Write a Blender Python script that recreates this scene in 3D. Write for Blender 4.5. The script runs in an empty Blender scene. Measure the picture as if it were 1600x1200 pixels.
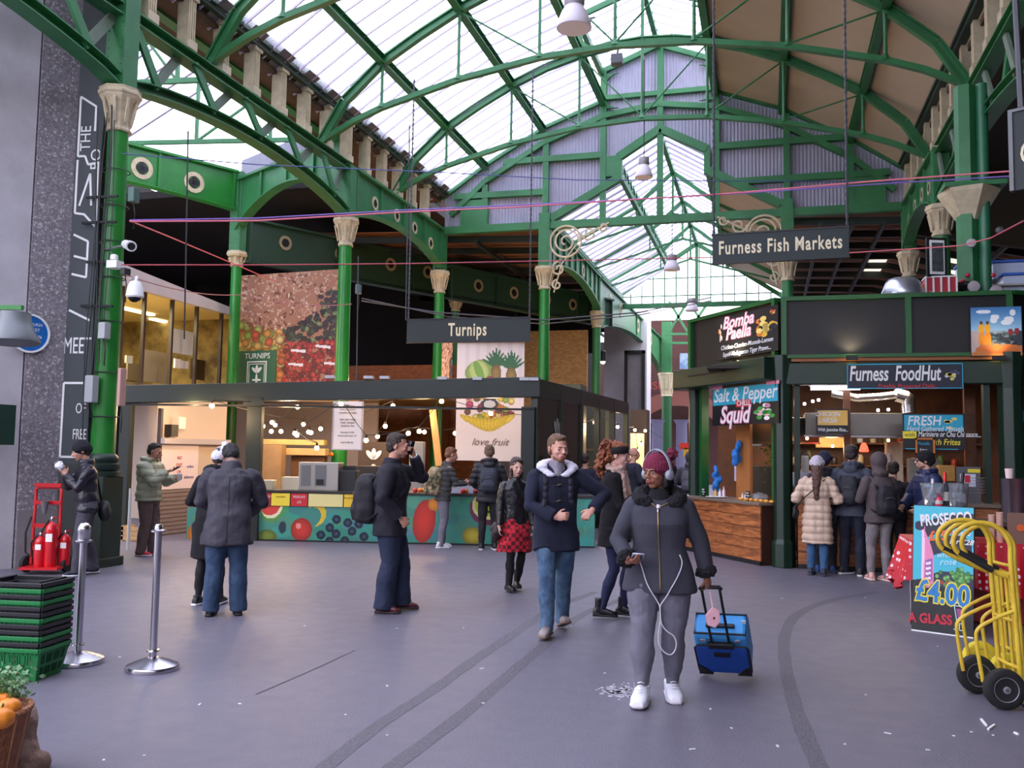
import bpy, bmesh, math, random
import numpy as np
from mathutils import Vector, Matrix, noise, Quaternion
from mathutils.bvhtree import BVHTree
random.seed(7)
sc = bpy.context.scene
COL = sc.collection
V = Vector
pi = math.pi

# ---------------------------------------------------------------- camera
FPX = 1420.0
PITCH, ROLL, YAW = math.radians(4.327), math.radians(0.913), math.radians(15.726)
EYE = V((0, 0, 1.6))
_F = V((-math.sin(YAW)*math.cos(PITCH), math.cos(YAW)*math.cos(PITCH), math.sin(PITCH)))
_r = V((math.cos(YAW), math.sin(YAW), 0)); _u = _r.cross(_F)
_R = _r*math.cos(ROLL)+_u*math.sin(ROLL); _U = -_r*math.sin(ROLL)+_u*math.cos(ROLL)
cd = bpy.data.cameras.new('camera'); cam = bpy.data.objects.new('camera', cd); COL.objects.link(cam)
cd.sensor_width = 36; cd.lens = FPX/1600*36; cd.clip_end = 300
m = Matrix.Identity(4)
for i in range(3):
    m[i][0], m[i][1], m[i][2], m[i][3] = _R[i], _U[i], -_F[i], EYE[i]
cam.matrix_world = m
sc.camera = cam

# ---------------------------------------------------------------- sky, exposure
w = bpy.data.worlds.new('world'); sc.world = w; w.use_nodes = True
bg = w.node_tree.nodes['Background']
bg.inputs[0].default_value = (0.86, 0.87, 1.0, 1); bg.inputs[1].default_value = 4.4
sc.view_settings.view_transform = 'Standard'; sc.view_settings.look = 'None'
sc.view_settings.gamma = 1; sc.view_settings.exposure = 0.34
try: sc.view_settings.use_curve_mapping = False
except Exception: pass

# measured places: a point of the photograph meets a known plane of the hall
def ray(x, y): return _F+_R*((x-800)/FPX)-_U*((y-600)/FPX)
def onZ(x, y, z=0.0): d = ray(x, y); return EYE+d*((z-EYE.z)/d.z)
def onX(x, y, X): d = ray(x, y); return EYE+d*(X/d.x)
def onY(x, y, Y): d = ray(x, y); return EYE+d*(Y/d.y)

# ---------------------------------------------------------------- materials
def lin(c):
    return tuple((x/255/12.92 if x/255 <= .04045 else ((x/255+.055)/1.055)**2.4) for x in c)+(1,)
MATS = {}
def mat(name, rgb, rough=.6, metal=0.0, var=None, bump=None, emit=0, spec=None, trans=0, vc=False, coat=0):
    """var=(scale, amount 0..1[, rgb2])  bump=(scale, strength)"""
    if name in MATS: return MATS[name]
    m = bpy.data.materials.new(name); m.use_nodes = True; nt = m.node_tree; N = nt.nodes; L = nt.links
    b = N['Principled BSDF']; b.inputs['Base Color'].default_value = lin(rgb)
    b.inputs['Roughness'].default_value = rough; b.inputs['Metallic'].default_value = metal
    if spec is not None: b.inputs['Specular IOR Level'].default_value = spec
    if trans: b.inputs['Transmission Weight'].default_value = trans
    if coat: b.inputs['Coat Weight'].default_value = coat
    if emit:
        b.inputs['Emission Color'].default_value = lin(rgb); b.inputs['Emission Strength'].default_value = emit
    if vc:
        a = N.new('ShaderNodeVertexColor'); a.layer_name = 'Col'; L.new(a.outputs[0], b.inputs['Base Color'])
    if var or bump: tc = N.new('ShaderNodeTexCoord')
    if var:
        n = N.new('ShaderNodeTexNoise'); n.inputs['Scale'].default_value = var[0]; n.inputs['Detail'].default_value = 6
        n.inputs['Roughness'].default_value = .65
        L.new(tc.outputs['Object'], n.inputs['Vector'])
        mx = N.new('ShaderNodeMix'); mx.data_type = 'RGBA'
        c2 = lin(var[2]) if len(var) > 2 else tuple(max(0, x*(1-var[1])) for x in lin(rgb)[:3])+(1,)
        mr = N.new('ShaderNodeMapRange'); mr.inputs[1].default_value = .38; mr.inputs[2].default_value = .66
        L.new(n.outputs[0], mr.inputs[0]); L.new(mr.outputs[0], mx.inputs[0])
        mx.inputs[6].default_value = lin(rgb); mx.inputs[7].default_value = c2
        L.new(mx.outputs[2], b.inputs['Base Color'])
    if bump:
        n2 = N.new('ShaderNodeTexNoise'); n2.inputs['Scale'].default_value = bump[0]; n2.inputs['Detail'].default_value = 5
        L.new(tc.outputs['Object'], n2.inputs['Vector'])
        bp = N.new('ShaderNodeBump'); bp.inputs['Strength'].default_value = bump[1]; bp.inputs['Distance'].default_value = .02
        L.new(n2.outputs[0], bp.inputs['Height']); L.new(bp.outputs[0], b.inputs['Normal'])
    MATS[name] = m
    return m

# ---------------------------------------------------------------- object helpers
WM = {}
def setp(o, label=None, cat=None, group=None, kind=None):
    if label: o['label'] = label
    if cat: o['category'] = cat
    if group: o['group'] = group
    if kind: o['kind'] = kind
    return o
def thing(name, label, cat, loc=(0, 0, 0), rz=0.0, group=None, kind=None):
    o = bpy.data.objects.new(name, None); o.empty_display_size = .1; COL.objects.link(o)
    o.location = loc; o.rotation_euler = (0, 0, rz)
    WM[o] = Matrix.Translation(loc) @ Matrix.Rotation(rz, 4, 'Z')
    return setp(o, label, cat, group, kind)
def link_mesh(me, name, m, parent=None, local=False, smooth=False, **kw):
    """me holds world coordinates unless local"""
    o = bpy.data.objects.new(name, me); COL.objects.link(o)
    if m is not None and not me.materials:
        for mm in (m if isinstance(m, (list, tuple)) else [m]): me.materials.append(mm)
    if parent is not None:
        W = WM[parent]; WM[o] = W; o.parent = parent
        if not local: me.transform(W.inverted())
    elif not local:
        n = len(me.vertices)
        if n:
            a = np.empty(n*3); me.vertices.foreach_get('co', a); a = a.reshape(-1, 3)
            lo, hi = a.min(0), a.max(0); c = V(((lo[0]+hi[0])/2, (lo[1]+hi[1])/2, lo[2]))
            me.transform(Matrix.Translation(-c)); o.location = c; WM[o] = Matrix.Translation(c)
    if smooth:
        me.polygons.foreach_set('use_smooth', [True]*len(me.polygons))
    setp(o, **kw)
    return o
class Fr:
    """a flat face in the hall: origin, right, up, normal towards the viewer"""
    def __init__(s, o, r, u=(0, 0, 1)):
        s.o = V(o); s.r = V(r).normalized(); s.u = V(u).normalized(); s.n = s.r.cross(s.u)*1.0
    def p(s, x, y, z=0): return s.o+s.r*x+s.u*y+s.n*z
class MB:
    def __init__(s): s.v = []; s.f = []
    def add(s, vs, fs):
        k = len(s.v); s.v += [tuple(x) for x in vs]; s.f += [tuple(i+k for i in f) for f in fs]; return s
    def hexa(s, p):
        return s.add(p, [(0, 3, 2, 1), (4, 5, 6, 7), (0, 1, 5, 4), (1, 2, 6, 5), (2, 3, 7, 6), (3, 0, 4, 7)])
    def box(s, x0, x1, y0, y1, z0, z1):
        return s.hexa([(x0, y0, z0), (x1, y0, z0), (x1, y1, z0), (x0, y1, z0), (x0, y0, z1), (x1, y0, z1), (x1, y1, z1), (x0, y1, z1)])
    def fbox(s, fr, x0, x1, y0, y1, z0, z1):
        q = fr.p
        return s.hexa([q(x0, y0, z0), q(x1, y0, z0), q(x1, y1, z0), q(x0, y1, z0), q(x0, y0, z1), q(x1, y0, z1), q(x1, y1, z1), q(x0, y1, z1)])
    def fpoly(s, fr, pts, z0, z1):
        n = len(pts); vs = [fr.p(x, y, z0) for x, y in pts]+[fr.p(x, y, z1) for x, y in pts]
        return s.add(vs, [tuple(range(n-1, -1, -1)), tuple(range(n, 2*n))]+[(i, (i+1) % n, n+(i+1) % n, n+i) for i in range(n)])
    def disc(s, fr, x, y, rx, ry, z0, z1, n=20, rot=0):
        c, sn = math.cos(rot), math.sin(rot)
        return s.fpoly(fr, [(x+rx*math.cos(a)*c-ry*math.sin(a)*sn, y+rx*math.cos(a)*sn+ry*math.sin(a)*c) for a in [2*pi*i/n for i in range(n)]], z0, z1)
    def ring(s, fr, x, y, r0, r1, z0, z1, n=20):
        vs = []
        for r, z in ((r0, z0), (r1, z0), (r1, z1), (r0, z1)):
            vs += [fr.p(x+r*math.cos(2*pi*i/n), y+r*math.sin(2*pi*i/n), z) for i in range(n)]
        fs = []
        for k in range(4):
            for i in range(n):
                fs.append((k*n+i, k*n+(i+1) % n, ((k+1) % 4)*n+(i+1) % n, ((k+1) % 4)*n+i))
        return s.add(vs, fs)
    def beam(s, a, b, wd, ht=None, up=(0, 0, 1)):
        a, b = V(a), V(b); ht = ht or wd; d = (b-a)
        if d.length < 1e-6: return s
        d.normalize(); up = V(up)
        x = d.cross(up)
        if x.length < 1e-3: x = d.cross(V((1, 0, 0)))
        x.normalize(); y = x.cross(d); x *= wd/2; y *= ht/2
        return s.hexa([a-x-y, a+x-y, a+x+y, a-x+y, b-x-y, b+x-y, b+x+y, b-x+y])
    def ibeam(s, a, b, wd, ht, t=.02, up=(0, 0, 1)):
        a, b = V(a), V(b); d = (b-a).normalized(); x = d.cross(V(up)).normalized(); y = x.cross(d)
        s.beam(a+y*(ht/2), b+y*(ht/2), wd, t, up); s.beam(a-y*(ht/2), b-y*(ht/2), wd, t, up); return s.beam(a, b, t, ht, up)
    def chain(s, pts, wd, ht=None, up=(0, 0, 1)):
        for i in range(len(pts)-1): s.beam(pts[i], pts[i+1], wd, ht, up)
        return s
    def tube(s, pts, r, n=8, closed=False):
        pts = [V(p) for p in pts]; N = len(pts)
        if N < 2: return s
        rs = r if isinstance(r, (list, tuple)) else [r]*N
        ref = None; vs = []
        for i, p in enumerate(pts):
            if closed: d = pts[(i+1) % N]-pts[i-1]
            else: d = pts[min(i+1, N-1)]-pts[max(i-1, 0)]
            d = d.normalized() if d.length > 1e-9 else V((0, 0, 1))
            if ref is None:
                ref = d.orthogonal().normalized()
            ref = (ref-d*ref.dot(d))
            ref = ref.normalized() if ref.length > 1e-6 else d.orthogonal().normalized()
            b = d.cross(ref)
            for k in range(n):
                a = 2*pi*k/n; vs.append(p+(ref*math.cos(a)+b*math.sin(a))*rs[i])
        fs = []
        for i in range(N if closed else N-1):
            j = (i+1) % N
            for k in range(n): fs.append((i*n+k, i*n+(k+1) % n, j*n+(k+1) % n, j*n+k))
        if not closed: fs += [tuple(range(n-1, -1, -1)), tuple((N-1)*n+k for k in range(n))]
        return s.add(vs, fs)
    def lathe(s, prof, o, n=20, ax=(0, 0, 1)):
        o = V(o); ax = V(ax).normalized(); x = ax.orthogonal().normalized(); y = ax.cross(x); vs = []
        for r, z in prof:
            r = max(r, 1e-4)
            vs += [o+ax*z+(x*math.cos(2*pi*k/n)+y*math.sin(2*pi*k/n))*r for k in range(n)]
        N = len(prof); fs = []
        for i in range(N-1):
            for k in range(n): fs.append((i*n+k, i*n+(k+1) % n, (i+1)*n+(k+1) % n, (i+1)*n+k))
        fs += [tuple(range(n-1, -1, -1)), tuple((N-1)*n+k for k in range(n))]
        return s.add(vs, fs)
    def ell(s, c, r, R=None, n=16, mrow=10):
        c = V(c); vs = []; fs = []
        rr = r if isinstance(r, (tuple, list)) else (r, r, r)
        for i in range(mrow+1):
            t = pi*i/mrow
            for k in range(n):
                a = 2*pi*k/n
                p = V((rr[0]*math.sin(t)*math.cos(a), rr[1]*math.sin(t)*math.sin(a), rr[2]*math.cos(t)))
                if i in (0, mrow): p += V((1e-5*math.cos(a), 1e-5*math.sin(a), 0))
                if R is not None: p = R @ p
                vs.append(c+p)
        for i in range(mrow):
            for k in range(n): fs.append((i*n+k, (i+1)*n+k, (i+1)*n+(k+1) % n, i*n+(k+1) % n))
        fs += [tuple(range(n)), tuple(mrow*n+k for k in range(n-1, -1, -1))]
        return s.add(vs, fs)
    def loft(s, rings, n=20, sup=2.0):
        """rings: (centre, axis x vector, axis y vector) ellipses; sup>2 squarer"""
        vs = []; fs = []
        for c, ax, ay in rings:
            c, ax, ay = V(c), V(ax), V(ay)
            for k in range(n):
                a = 2*pi*k/n; ca, sa = math.cos(a), math.sin(a)
                e = 2/sup; ca = math.copysign(abs(ca)**e, ca); sa = math.copysign(abs(sa)**e, sa)
                vs.append(c+ax*ca+ay*sa)
        N = len(rings)
        for i in range(N-1):
            for k in range(n): fs.append((i*n+k, i*n+(k+1) % n, (i+1)*n+(k+1) % n, (i+1)*n+k))
        fs += [tuple(range(n-1, -1, -1)), tuple((N-1)*n+k for k in range(n))]
        return s.add(vs, fs)
    def mesh(s, name='m'):
        me = bpy.data.meshes.new(name); me.from_pydata(s.v, [], s.f); me.update()
        return me
    def build(s, name, m, parent=None, local=False, smooth=False, fix=True, bevel=0, **kw):
        me = s.mesh(name)
        if fix or bevel:
            bm = bmesh.new(); bm.from_mesh(me); bmesh.ops.recalc_face_normals(bm, faces=bm.faces)
            if bevel:
                es = [e for e in bm.edges if len(e.link_faces) == 2 and e.calc_face_angle(0) > .5]
                bmesh.ops.bevel(bm, geom=es, offset=bevel, segments=2, affect='EDGES', profile=.5)
            bm.to_mesh(me); bm.free()
        o = link_mesh(me, name, m, parent, local, smooth, **kw)
        if smooth:
            try: me.set_sharp_from_angle(angle=math.radians(42))
            except Exception: pass
        return o
_tmp = bpy.data.scenes.new('tmp_eval')
def evaluated(ob):
    _tmp.collection.objects.link(ob); vl = _tmp.view_layers[0]; vl.update()
    me = bpy.data.meshes.new_from_object(ob.evaluated_get(vl.depsgraph)); _tmp.collection.objects.unlink(ob)
    return me
def remesh(mb, vox, smooth=4, post=None, decim=None):
    me = mb.mesh('t'); o = bpy.data.objects.new('t', me)
    r = o.modifiers.new('r', 'REMESH'); r.mode = 'VOXEL'; r.voxel_size = vox
    if smooth:
        q = o.modifiers.new('s', 'SMOOTH'); q.iterations = smooth; q.factor = .5
    if decim:
        d = o.modifiers.new('d', 'DECIMATE'); d.ratio = decim
    out = evaluated(o); bpy.data.objects.remove(o)
    if post is not None:
        n = len(out.vertices); a = np.empty(n*3); out.vertices.foreach_get('co', a); a = a.reshape(-1, 3)
        nn = np.empty(n*3); out.vertices.foreach_get('normal', nn); nn = nn.reshape(-1, 3)
        a = post(a, nn); out.vertices.foreach_set('co', a.ravel()); out.update()
    return out
def wob(a, nn, sc_, amp):
    return a+nn*np.array([[noise.noise(V(p)*sc_)] for p in a])*amp
def text(s_, size, fr, x, y, m, parent=None, name='lettering', z=.004, shear=0, bold=0, ext=.002, align='CENTER', sx=1.0, rot=0, sp=1.0, arch=0, **kw):
    cu = bpy.data.curves.new('t', 'FONT'); cu.body = s_; cu.size = size; cu.align_x = align; cu.align_y = 'CENTER'
    cu.shear = shear; cu.offset = bold*size; cu.extrude = ext; cu.space_character = sp; cu.resolution_u = 3
    o = bpy.data.objects.new('t', cu); me = evaluated(o); bpy.data.objects.remove(o)
    a = np.empty(len(me.vertices)*3); me.vertices.foreach_get('co', a); a = a.reshape(-1, 3)
    c, sn = math.cos(rot), math.sin(rot)
    for k, p in enumerate(a):
        px, py = p[0]*sx, p[1]
        if arch: py += arch*(1-(px*px)/(max(1e-6, (len(s_)*size*.28*sx)**2)))
        q = fr.p(x+px*c-py*sn, y+px*sn+py*c, z+p[2]); a[k] = q
    me.vertices.foreach_set('co', a.ravel()); me.update()
    return link_mesh(me, name, m, parent, **kw)
def picture(name, fr, x0, x1, y0, y1, arr, parent=None, z=.003, rough=.5, world=True, **kw):
    """a printed or painted picture: arr[h][w][3] in sRGB 0..255, drawn by the functions below"""
    h, w_ = arr.shape[:2]; vs = []; fs = []
    for j in range(h+1):
        for i in range(w_+1): vs.append(tuple(fr.p(x0+(x1-x0)*i/w_, y1+(y0-y1)*j/h, z)))
    for j in range(h):
        for i in range(w_):
            k = j*(w_+1)+i; fs.append((k, k+w_+1, k+w_+2, k+1))
    me = bpy.data.meshes.new(name); me.from_pydata(vs, [], fs)
    ca = me.color_attributes.new('Col', 'FLOAT_COLOR', 'CORNER')
    c = arr.reshape(-1, 3)/255.0; c = np.where(c <= .04045, c/12.92, ((c+.055)/1.055)**2.4)
    c = np.repeat(np.concatenate([c, np.ones((len(c), 1))], 1), 4, axis=0)
    ca.data.foreach_set('color', c.ravel().astype(np.float32)); me.update()
    return link_mesh(me, name, mat('painted_print', (200, 200, 200), rough, vc=True), parent, **kw)
def canvas(h, w_, rgb): return np.ones((h, w_, 3))*np.array(rgb, float)
def spot(a, x, y, rx, ry, rgb, rot=0, shade=0, soft=False):
    h, w_ = a.shape[:2]; yy, xx = np.mgrid[0:h, 0:w_]; X = xx-x; Y = yy-y
    c, s_ = math.cos(rot), math.sin(rot); U = (X*c+Y*s_)/rx; W = (-X*s_+Y*c)/ry; d = U*U+W*W
    m_ = d < 1
    a[m_] = (np.array(rgb)*(1-shade*d[m_][:, None])).clip(0, 255)
def poly(a, pts, rgb):
    h, w_ = a.shape[:2]; yy, xx = np.mgrid[0:h, 0:w_]; ins = np.zeros((h, w_), bool); n = len(pts)
    for i in range(n):
        (x1, y1), (x2, y2) = pts[i], pts[(i+1) % n]
        if y1 == y2: continue
        cnd = ((yy < y1) != (yy < y2)) & (xx < (x2-x1)*(yy-y1)/(y2-y1)+x1); ins ^= cnd
    a[ins] = rgb
def copy_tree(o, parent=None):
    c = o.copy(); COL.objects.link(c)
    if parent is not None: c.parent = parent
    for ch in list(o.children): copy_tree(ch, c)
    return c
def dup(root, delta=None, loc=None, rz=None, label=None, group=None):
    c = copy_tree(root)
    if loc is not None: c.location = loc
    if delta is not None: c.location = root.location+V(delta)
    if rz is not None: c.rotation_euler.z = rz
    if label: c['label'] = label
    if group: c['group'] = group
    WM[c] = Matrix.Translation(c.location) @ Matrix.Rotation(c.rotation_euler.z, 4, 'Z')
    return c
def lamp(kind, name, loc, energy, color, size=.1, rot=None, **kw):
    l = bpy.data.lights.new(name, kind); l.energy = energy; l.color = color
    if kind == 'AREA': l.size = size
    else: l.shadow_soft_size = size
    o = bpy.data.objects.new(name, l); COL.objects.link(o); o.location = loc
    if rot: o.rotation_euler = rot
    return o

G_IRON = mat('green_iron_paint', (50, 122, 72), .45, var=(1.3, .30), bump=(14, .15))
G_DARK = mat('dark_green_paint', (28, 48, 38), .4, var=(2, .25))
G_COL = mat('bright_green_column_paint', (38, 128, 48), .3, var=(1.2, .25), bump=(8, .1))
CREAM = mat('cream_iron_paint', (205, 190, 158), .55, var=(6, .25), bump=(30, .2))
BLACK = mat('black_paint', (22, 22, 24), .5)
STEEL = mat('brushed_steel', (180, 180, 185), .25, 1.0)
WHITE = mat('white_paint', (235, 235, 235), .5)
# ================================================================= THE HALL
XL, XR, YG = -8.68, 3.3, 23.3
# ---- floor
def floor_material():
    m = bpy.data.materials.new('asphalt'); m.use_nodes = True; nt = m.node_tree; N = nt.nodes; L = nt.links; b = N['Principled BSDF']
    tc = N.new('ShaderNodeTexCoord')
    def nz(s, d=6):
        n = N.new('ShaderNodeTexNoise'); n.inputs['Scale'].default_value = s; n.inputs['Detail'].default_value = d; L.new(tc.outputs['Object'], n.inputs['Vector']); return n
    a, g, p = nz(.45), nz(90, 3), nz(6)
    r1 = N.new('ShaderNodeMix'); r1.data_type = 'RGBA'; r1.inputs[6].default_value = lin((102, 98, 111)); r1.inputs[7].default_value = lin((110, 106, 119))
    L.new(a.outputs[0], r1.inputs[0])
    r2 = N.new('ShaderNodeMix'); r2.data_type = 'RGBA'; r2.blend_type = 'MULTIPLY'; r2.inputs[0].default_value = .55
    L.new(r1.outputs[2], r2.inputs[6])
    mr = N.new('ShaderNodeMapRange'); mr.inputs[1].default_value = .3; mr.inputs[2].default_value = .7; mr.inputs[3].default_value = .72; mr.inputs[4].default_value = 1.15
    L.new(g.outputs[0], mr.inputs[0]); L.new(mr.outputs[0], r2.inputs[7]); L.new(r2.outputs[2], b.inputs['Base Color'])
    m2 = N.new('ShaderNodeMapRange'); m2.inputs[1].default_value = .3; m2.inputs[2].default_value = .7; m2.inputs[3].default_value = .42; m2.inputs[4].default_value = .5
    L.new(p.outputs[0], m2.inputs[0]); L.new(m2.outputs[0], b.inputs['Roughness'])
    bp = N.new('ShaderNodeBump'); bp.inputs['Strength'].default_value = .25; bp.inputs['Distance'].default_value = .01
    L.new(g.outputs[0], bp.inputs['Height']); L.new(bp.outputs[0], b.inputs['Normal'])
    return m
fl = MB().box(-40, 30, -14, 60, -.3, 0).build('floor', floor_material(), kind='structure')
def strip(pts, wd, z=.0015):
    P = [onZ(x, y) for x, y in pts]; Q = []
    for i in range(len(P)-1):
        for k in range(6): Q.append(P[i].lerp(P[i+1], k/6))
    Q.append(P[-1])
    for _ in range(6):
        Q = [Q[0]]+[(Q[i-1]+Q[i]*2+Q[i+1])/4 for i in range(1, len(Q)-1)]+[Q[-1]]
    mb = MB(); vs = []
    for i, p in enumerate(Q):
        d = (Q[min(i+1, len(Q)-1)]-Q[max(i-1, 0)]).normalized(); s_ = V((-d.y, d.x, 0))*wd/2*random.uniform(.9, 1.1)
        vs += [p+s_+V((0, 0, z)), p-s_+V((0, 0, z))]
    return mb.add(vs, [(2*i, 2*i+1, 2*i+3, 2*i+2) for i in range(len(Q)-1)])
TM = mat('tyre_mark_asphalt', (84, 80, 88), .6, var=(30, .3, (100, 96, 106)), bump=(60, .4))
for pts, wd in (([(470, 1230), (590, 1132), (675, 1080), (735, 1035), (800, 992), (860, 950), (930, 925)], .1), ([(570, 1230), (720, 1120), (800, 1050), (860, 1000), (905, 960), (990, 930)], .1),
                ([(1290, 1220), (1250, 1130), (1230, 1060), (1222, 1000), (1238, 962), (1290, 938), (1370, 925)], .1)):
    strip(pts, wd).build('tyre_mark', TM, fl, fix=False)
strip([(400, 1085), (440, 1068), (500, 1042), (555, 1016)], .012).build('crack', mat('crack_dark', (60, 57, 64), .8), fl, fix=False)
mb = MB()
for k in range(150):
    p = onZ(966+random.gauss(0, 14), 1080+random.gauss(0, 5)); s_ = random.uniform(.004, .014)
    mb.box(p.x-s_, p.x+s_, p.y-s_, p.y+s_, 0, .002)
mb.build('chalky_stain', mat('spilt_white', (190, 186, 196), .8), fl)
mb = MB()
for x, y in ((187, 1027), (312, 1101), (375, 1100), (225, 1181), (162, 1188), (605, 1072), (605, 1149), (540, 1117), (680, 905), (753, 1045), (755, 1099), (1143, 1138), (1110, 1108), (945, 1052), (1082, 1171), (1320, 1163), (1387, 1146),
             (1465, 1010), (1518, 1144), (1552, 1149), (1353, 1086), (1215, 1166), (1222, 935), (1352, 934), (892, 979), (1450, 1172), (1490, 1150), (476, 978), (724, 981), (620, 982)):
    p = onZ(x, y); a = random.uniform(0, 3); d = V((math.cos(a), math.sin(a), 0))*random.uniform(.006, .02)
    mb.beam(p-d+V((0, 0, .002)), p+d+V((0, 0, .002)), .012, .003)
setp(mb.build('litter', mat('litter_white', (215, 212, 218), .8)), 'tiny white scraps of litter scattered over the grey asphalt', 'litter', kind='stuff')
for i, (x0, y0, x1, y1) in enumerate(((1333, 1125, 1341, 1135), (1344, 1141, 1354, 1134), (1385, 1146, 1391, 1149))):
    a, b = onZ(x0*1.0+200, y0), onZ(x1*1.0+200, y1)
    MB().beam(a+V((0, 0, .006)), b+V((0, 0, .006)), .012, .01).build('cigarette_end', mat('paper_white', (235, 232, 228), .7), label=('white cigarette end on the asphalt below the yellow trucks, upright one of the pair', 'white cigarette end lying flatter, just right of its upright neighbour', 'smallest white paper stub on the asphalt at lower right')[i], cat='cigarette end')

# ---- columns
def column(x, y, zc=6.56, top=7.7, r0=.165, r1=.135, label='', plinth=False, capr=.29, m=None, sq=.30, capz=.58, group='green iron market columns'):
    m = m or G_COL
    t = thing('iron_column', label, 'column', (x, y, 0), group=group)
    zb = 1.25 if plinth else .45
    if plinth:
        b = MB().box(x-.2, x+.2, y-.2, y+.2, 0, 1.2); b.box(x-.235, x+.235, y-.235, y+.235, 0, .12)
        b.build('plinth', G_DARK, t, bevel=.012)
        MB().lathe([(.24, 1.2), (.24, 1.25), (.2, 1.27), (.23, 1.31), (.23, 1.36), (.19, 1.38), (.21, 1.42), (.21, 1.45), (r0, 1.5)], (x, y, 0), 28).build('base_moulding', G_DARK, t, smooth=True)
    else:
        MB().lathe([(r0+.07, 0), (r0+.07, .1), (r0+.03, .14), (r0+.03, .4), (r0, .45)], (x, y, 0), 24).build('base_moulding', m, t, smooth=True)
    zn = zc-capz
    MB().lathe([(r0, zb), (r0+(r1-r0)*.5, (zb+zn)/2), (r1, zn)], (x, y, 0), 28).build('shaft', m, t, smooth=True)
    c = MB().lathe([(r1+.03, zn-.03), (r1+.04, zn), (r1+.02, zn+.03), (r1+.015, zn+.1), (r1+.03, zn+.25), (r1+.07, zn+.36), (capr-.03, zc-.14), (capr-.02, zc-.11), (capr, zc-.09), (capr, zc-.05), (capr-.02, zc-.04), (capr-.01, zc)], (x, y, 0), 8)
    for k in range(8):
        a = k*pi/4+pi/8; c.beam((x+math.cos(a)*(r1+.03), y+math.sin(a)*(r1+.03), zn+.08), (x+math.cos(a)*(capr-.05), y+math.sin(a)*(capr-.05), zc-.16), .04, .03)
    c.build('capital', CREAM, t, bevel=.006)
    if top > zc:
        u = MB().box(x-sq/2, x+sq/2, y-sq/2, y+sq/2, zc, top)
        for k in range(int((top-zc)/.12)):
            for sx in (-1, 1):
                u.ell((x+sx*sq*.36, y-sq/2, zc+.08+k*.12), .014, n=6, mrow=4)
        u.build('upper_post', G_IRON, t)
    return t
colA = column(-8.68, 10.4, 6.56, 8.6, plinth=True, label='tall green column beside the pebbledash wall, hung with cameras and cables')
colB = column(-8.68, 17.5, label='green column rising through the right edge of the large fruit mural')
colC = column(-8.68, 23.3, label='green column under the left corner of the grey gable, behind the small hanging sign')
colD = column(-5.7, 23.3, top=8.0, label='green column in the middle below the scrollwork bracket, right of the white fruit banner')
colF = column(.5, 23.3, top=8.0, m=G_IRON, label='green column standing directly behind the hut, under the wide black hanging sign')
colG = column(3.3, 23.3, m=G_IRON, label='green column behind the silver bowl on the hut roof')
colH = column(3.3, 19.1, m=G_IRON, r0=.17, r1=.15, capr=.3, label='green column behind the framed picture on the hut roof')
colE = column(-12.9, 19.95, 6.56, 8.6, r0=.15, r1=.13, capr=.26, capz=.36, label='green column at the left edge of the large fruit mural')
colK = column(-9.64, 27.4, m=G_IRON, top=7.3, r0=.13, r1=.12, capr=.26, capz=.42, label='darker green column seen just right of the one behind the small hanging sign')
colM = column(-5.7, 31.0, m=G_IRON, top=7.6, label='green column beside the white painted pier', r0=.15, r1=.14, capr=.26, capz=.55)
_cn = onY(1042, 583, 48)
colN = column(_cn.x, 48, _cn.z, m=mat('deep_green_column', (24, 78, 38), .5), top=8.6, label='most distant green column, left of the food hut', r0=.28, r1=.26, capr=.48, capz=1.2, sq=.5)

# ---- arcade girders, spring 6.6, top chord 7.7
def archz(t, z0=6.62, rise=.42): return z0+rise*math.sin(pi*min(max(t, 0), 1))**.7
def lattice(x, ya, yb, label, panels=5, rise=.42, flip=1, grp='lattice girders of the arcades'):
    t = thing('lattice_girder', label, 'girder', (x, (ya+yb)/2, 6.6), group=grp)
    L_ = yb-ya
    MB().ibeam((x, ya+.15, 7.66), (x, yb-.15, 7.66), .26, .16).build('top_chord', G_IRON, t)
    P = [(x, ya+L_*k/16, archz(k/16, rise=rise)) for k in range(17)]
    c = MB()
    for k in range(16): c.ibeam(P[k], P[k+1], .26, .15)
    c.build('bottom_chord', G_IRON, t)
    for k in range(panels):
        a = (k+.18)/panels; b_ = (k+.82)/panels
        ym = ya+L_*(k+.5)/panels
        MB().beam((x+.07, ya+L_*(k+.02)/panels+.1, 7.6), (x+.07, ym, archz((k+.5)/panels, rise=rise)+.05), .14, .05, (1, 0, 0)).build('brace', G_IRON, t)
        MB().beam((x-.05, ya+L_*(k+.98)/panels-.1, 7.6), (x-.05, ym, archz((k+.5)/panels, rise=rise)+.05), .14, .05, (1, 0, 0)).build('brace', mat('grey_green_paint', (120, 135, 120), .5, var=(3, .2)), t)
    return t
def quatre(mb_ring, mb_hole, fr, x, y, r):
    mb_ring.ring(fr, x, y, r*.6, r, 0, .05, 24)
    for k in range(4):
        a = k*pi/2+pi/4*0; mb_hole.disc(fr, x+r*.3*math.cos(a), y+r*.3*math.sin(a), r*.26, r*.26, .005, .02, 12)
    mb_hole.disc(fr, x, y, r*.2, r*.2, .005, .02, 12)
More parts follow.
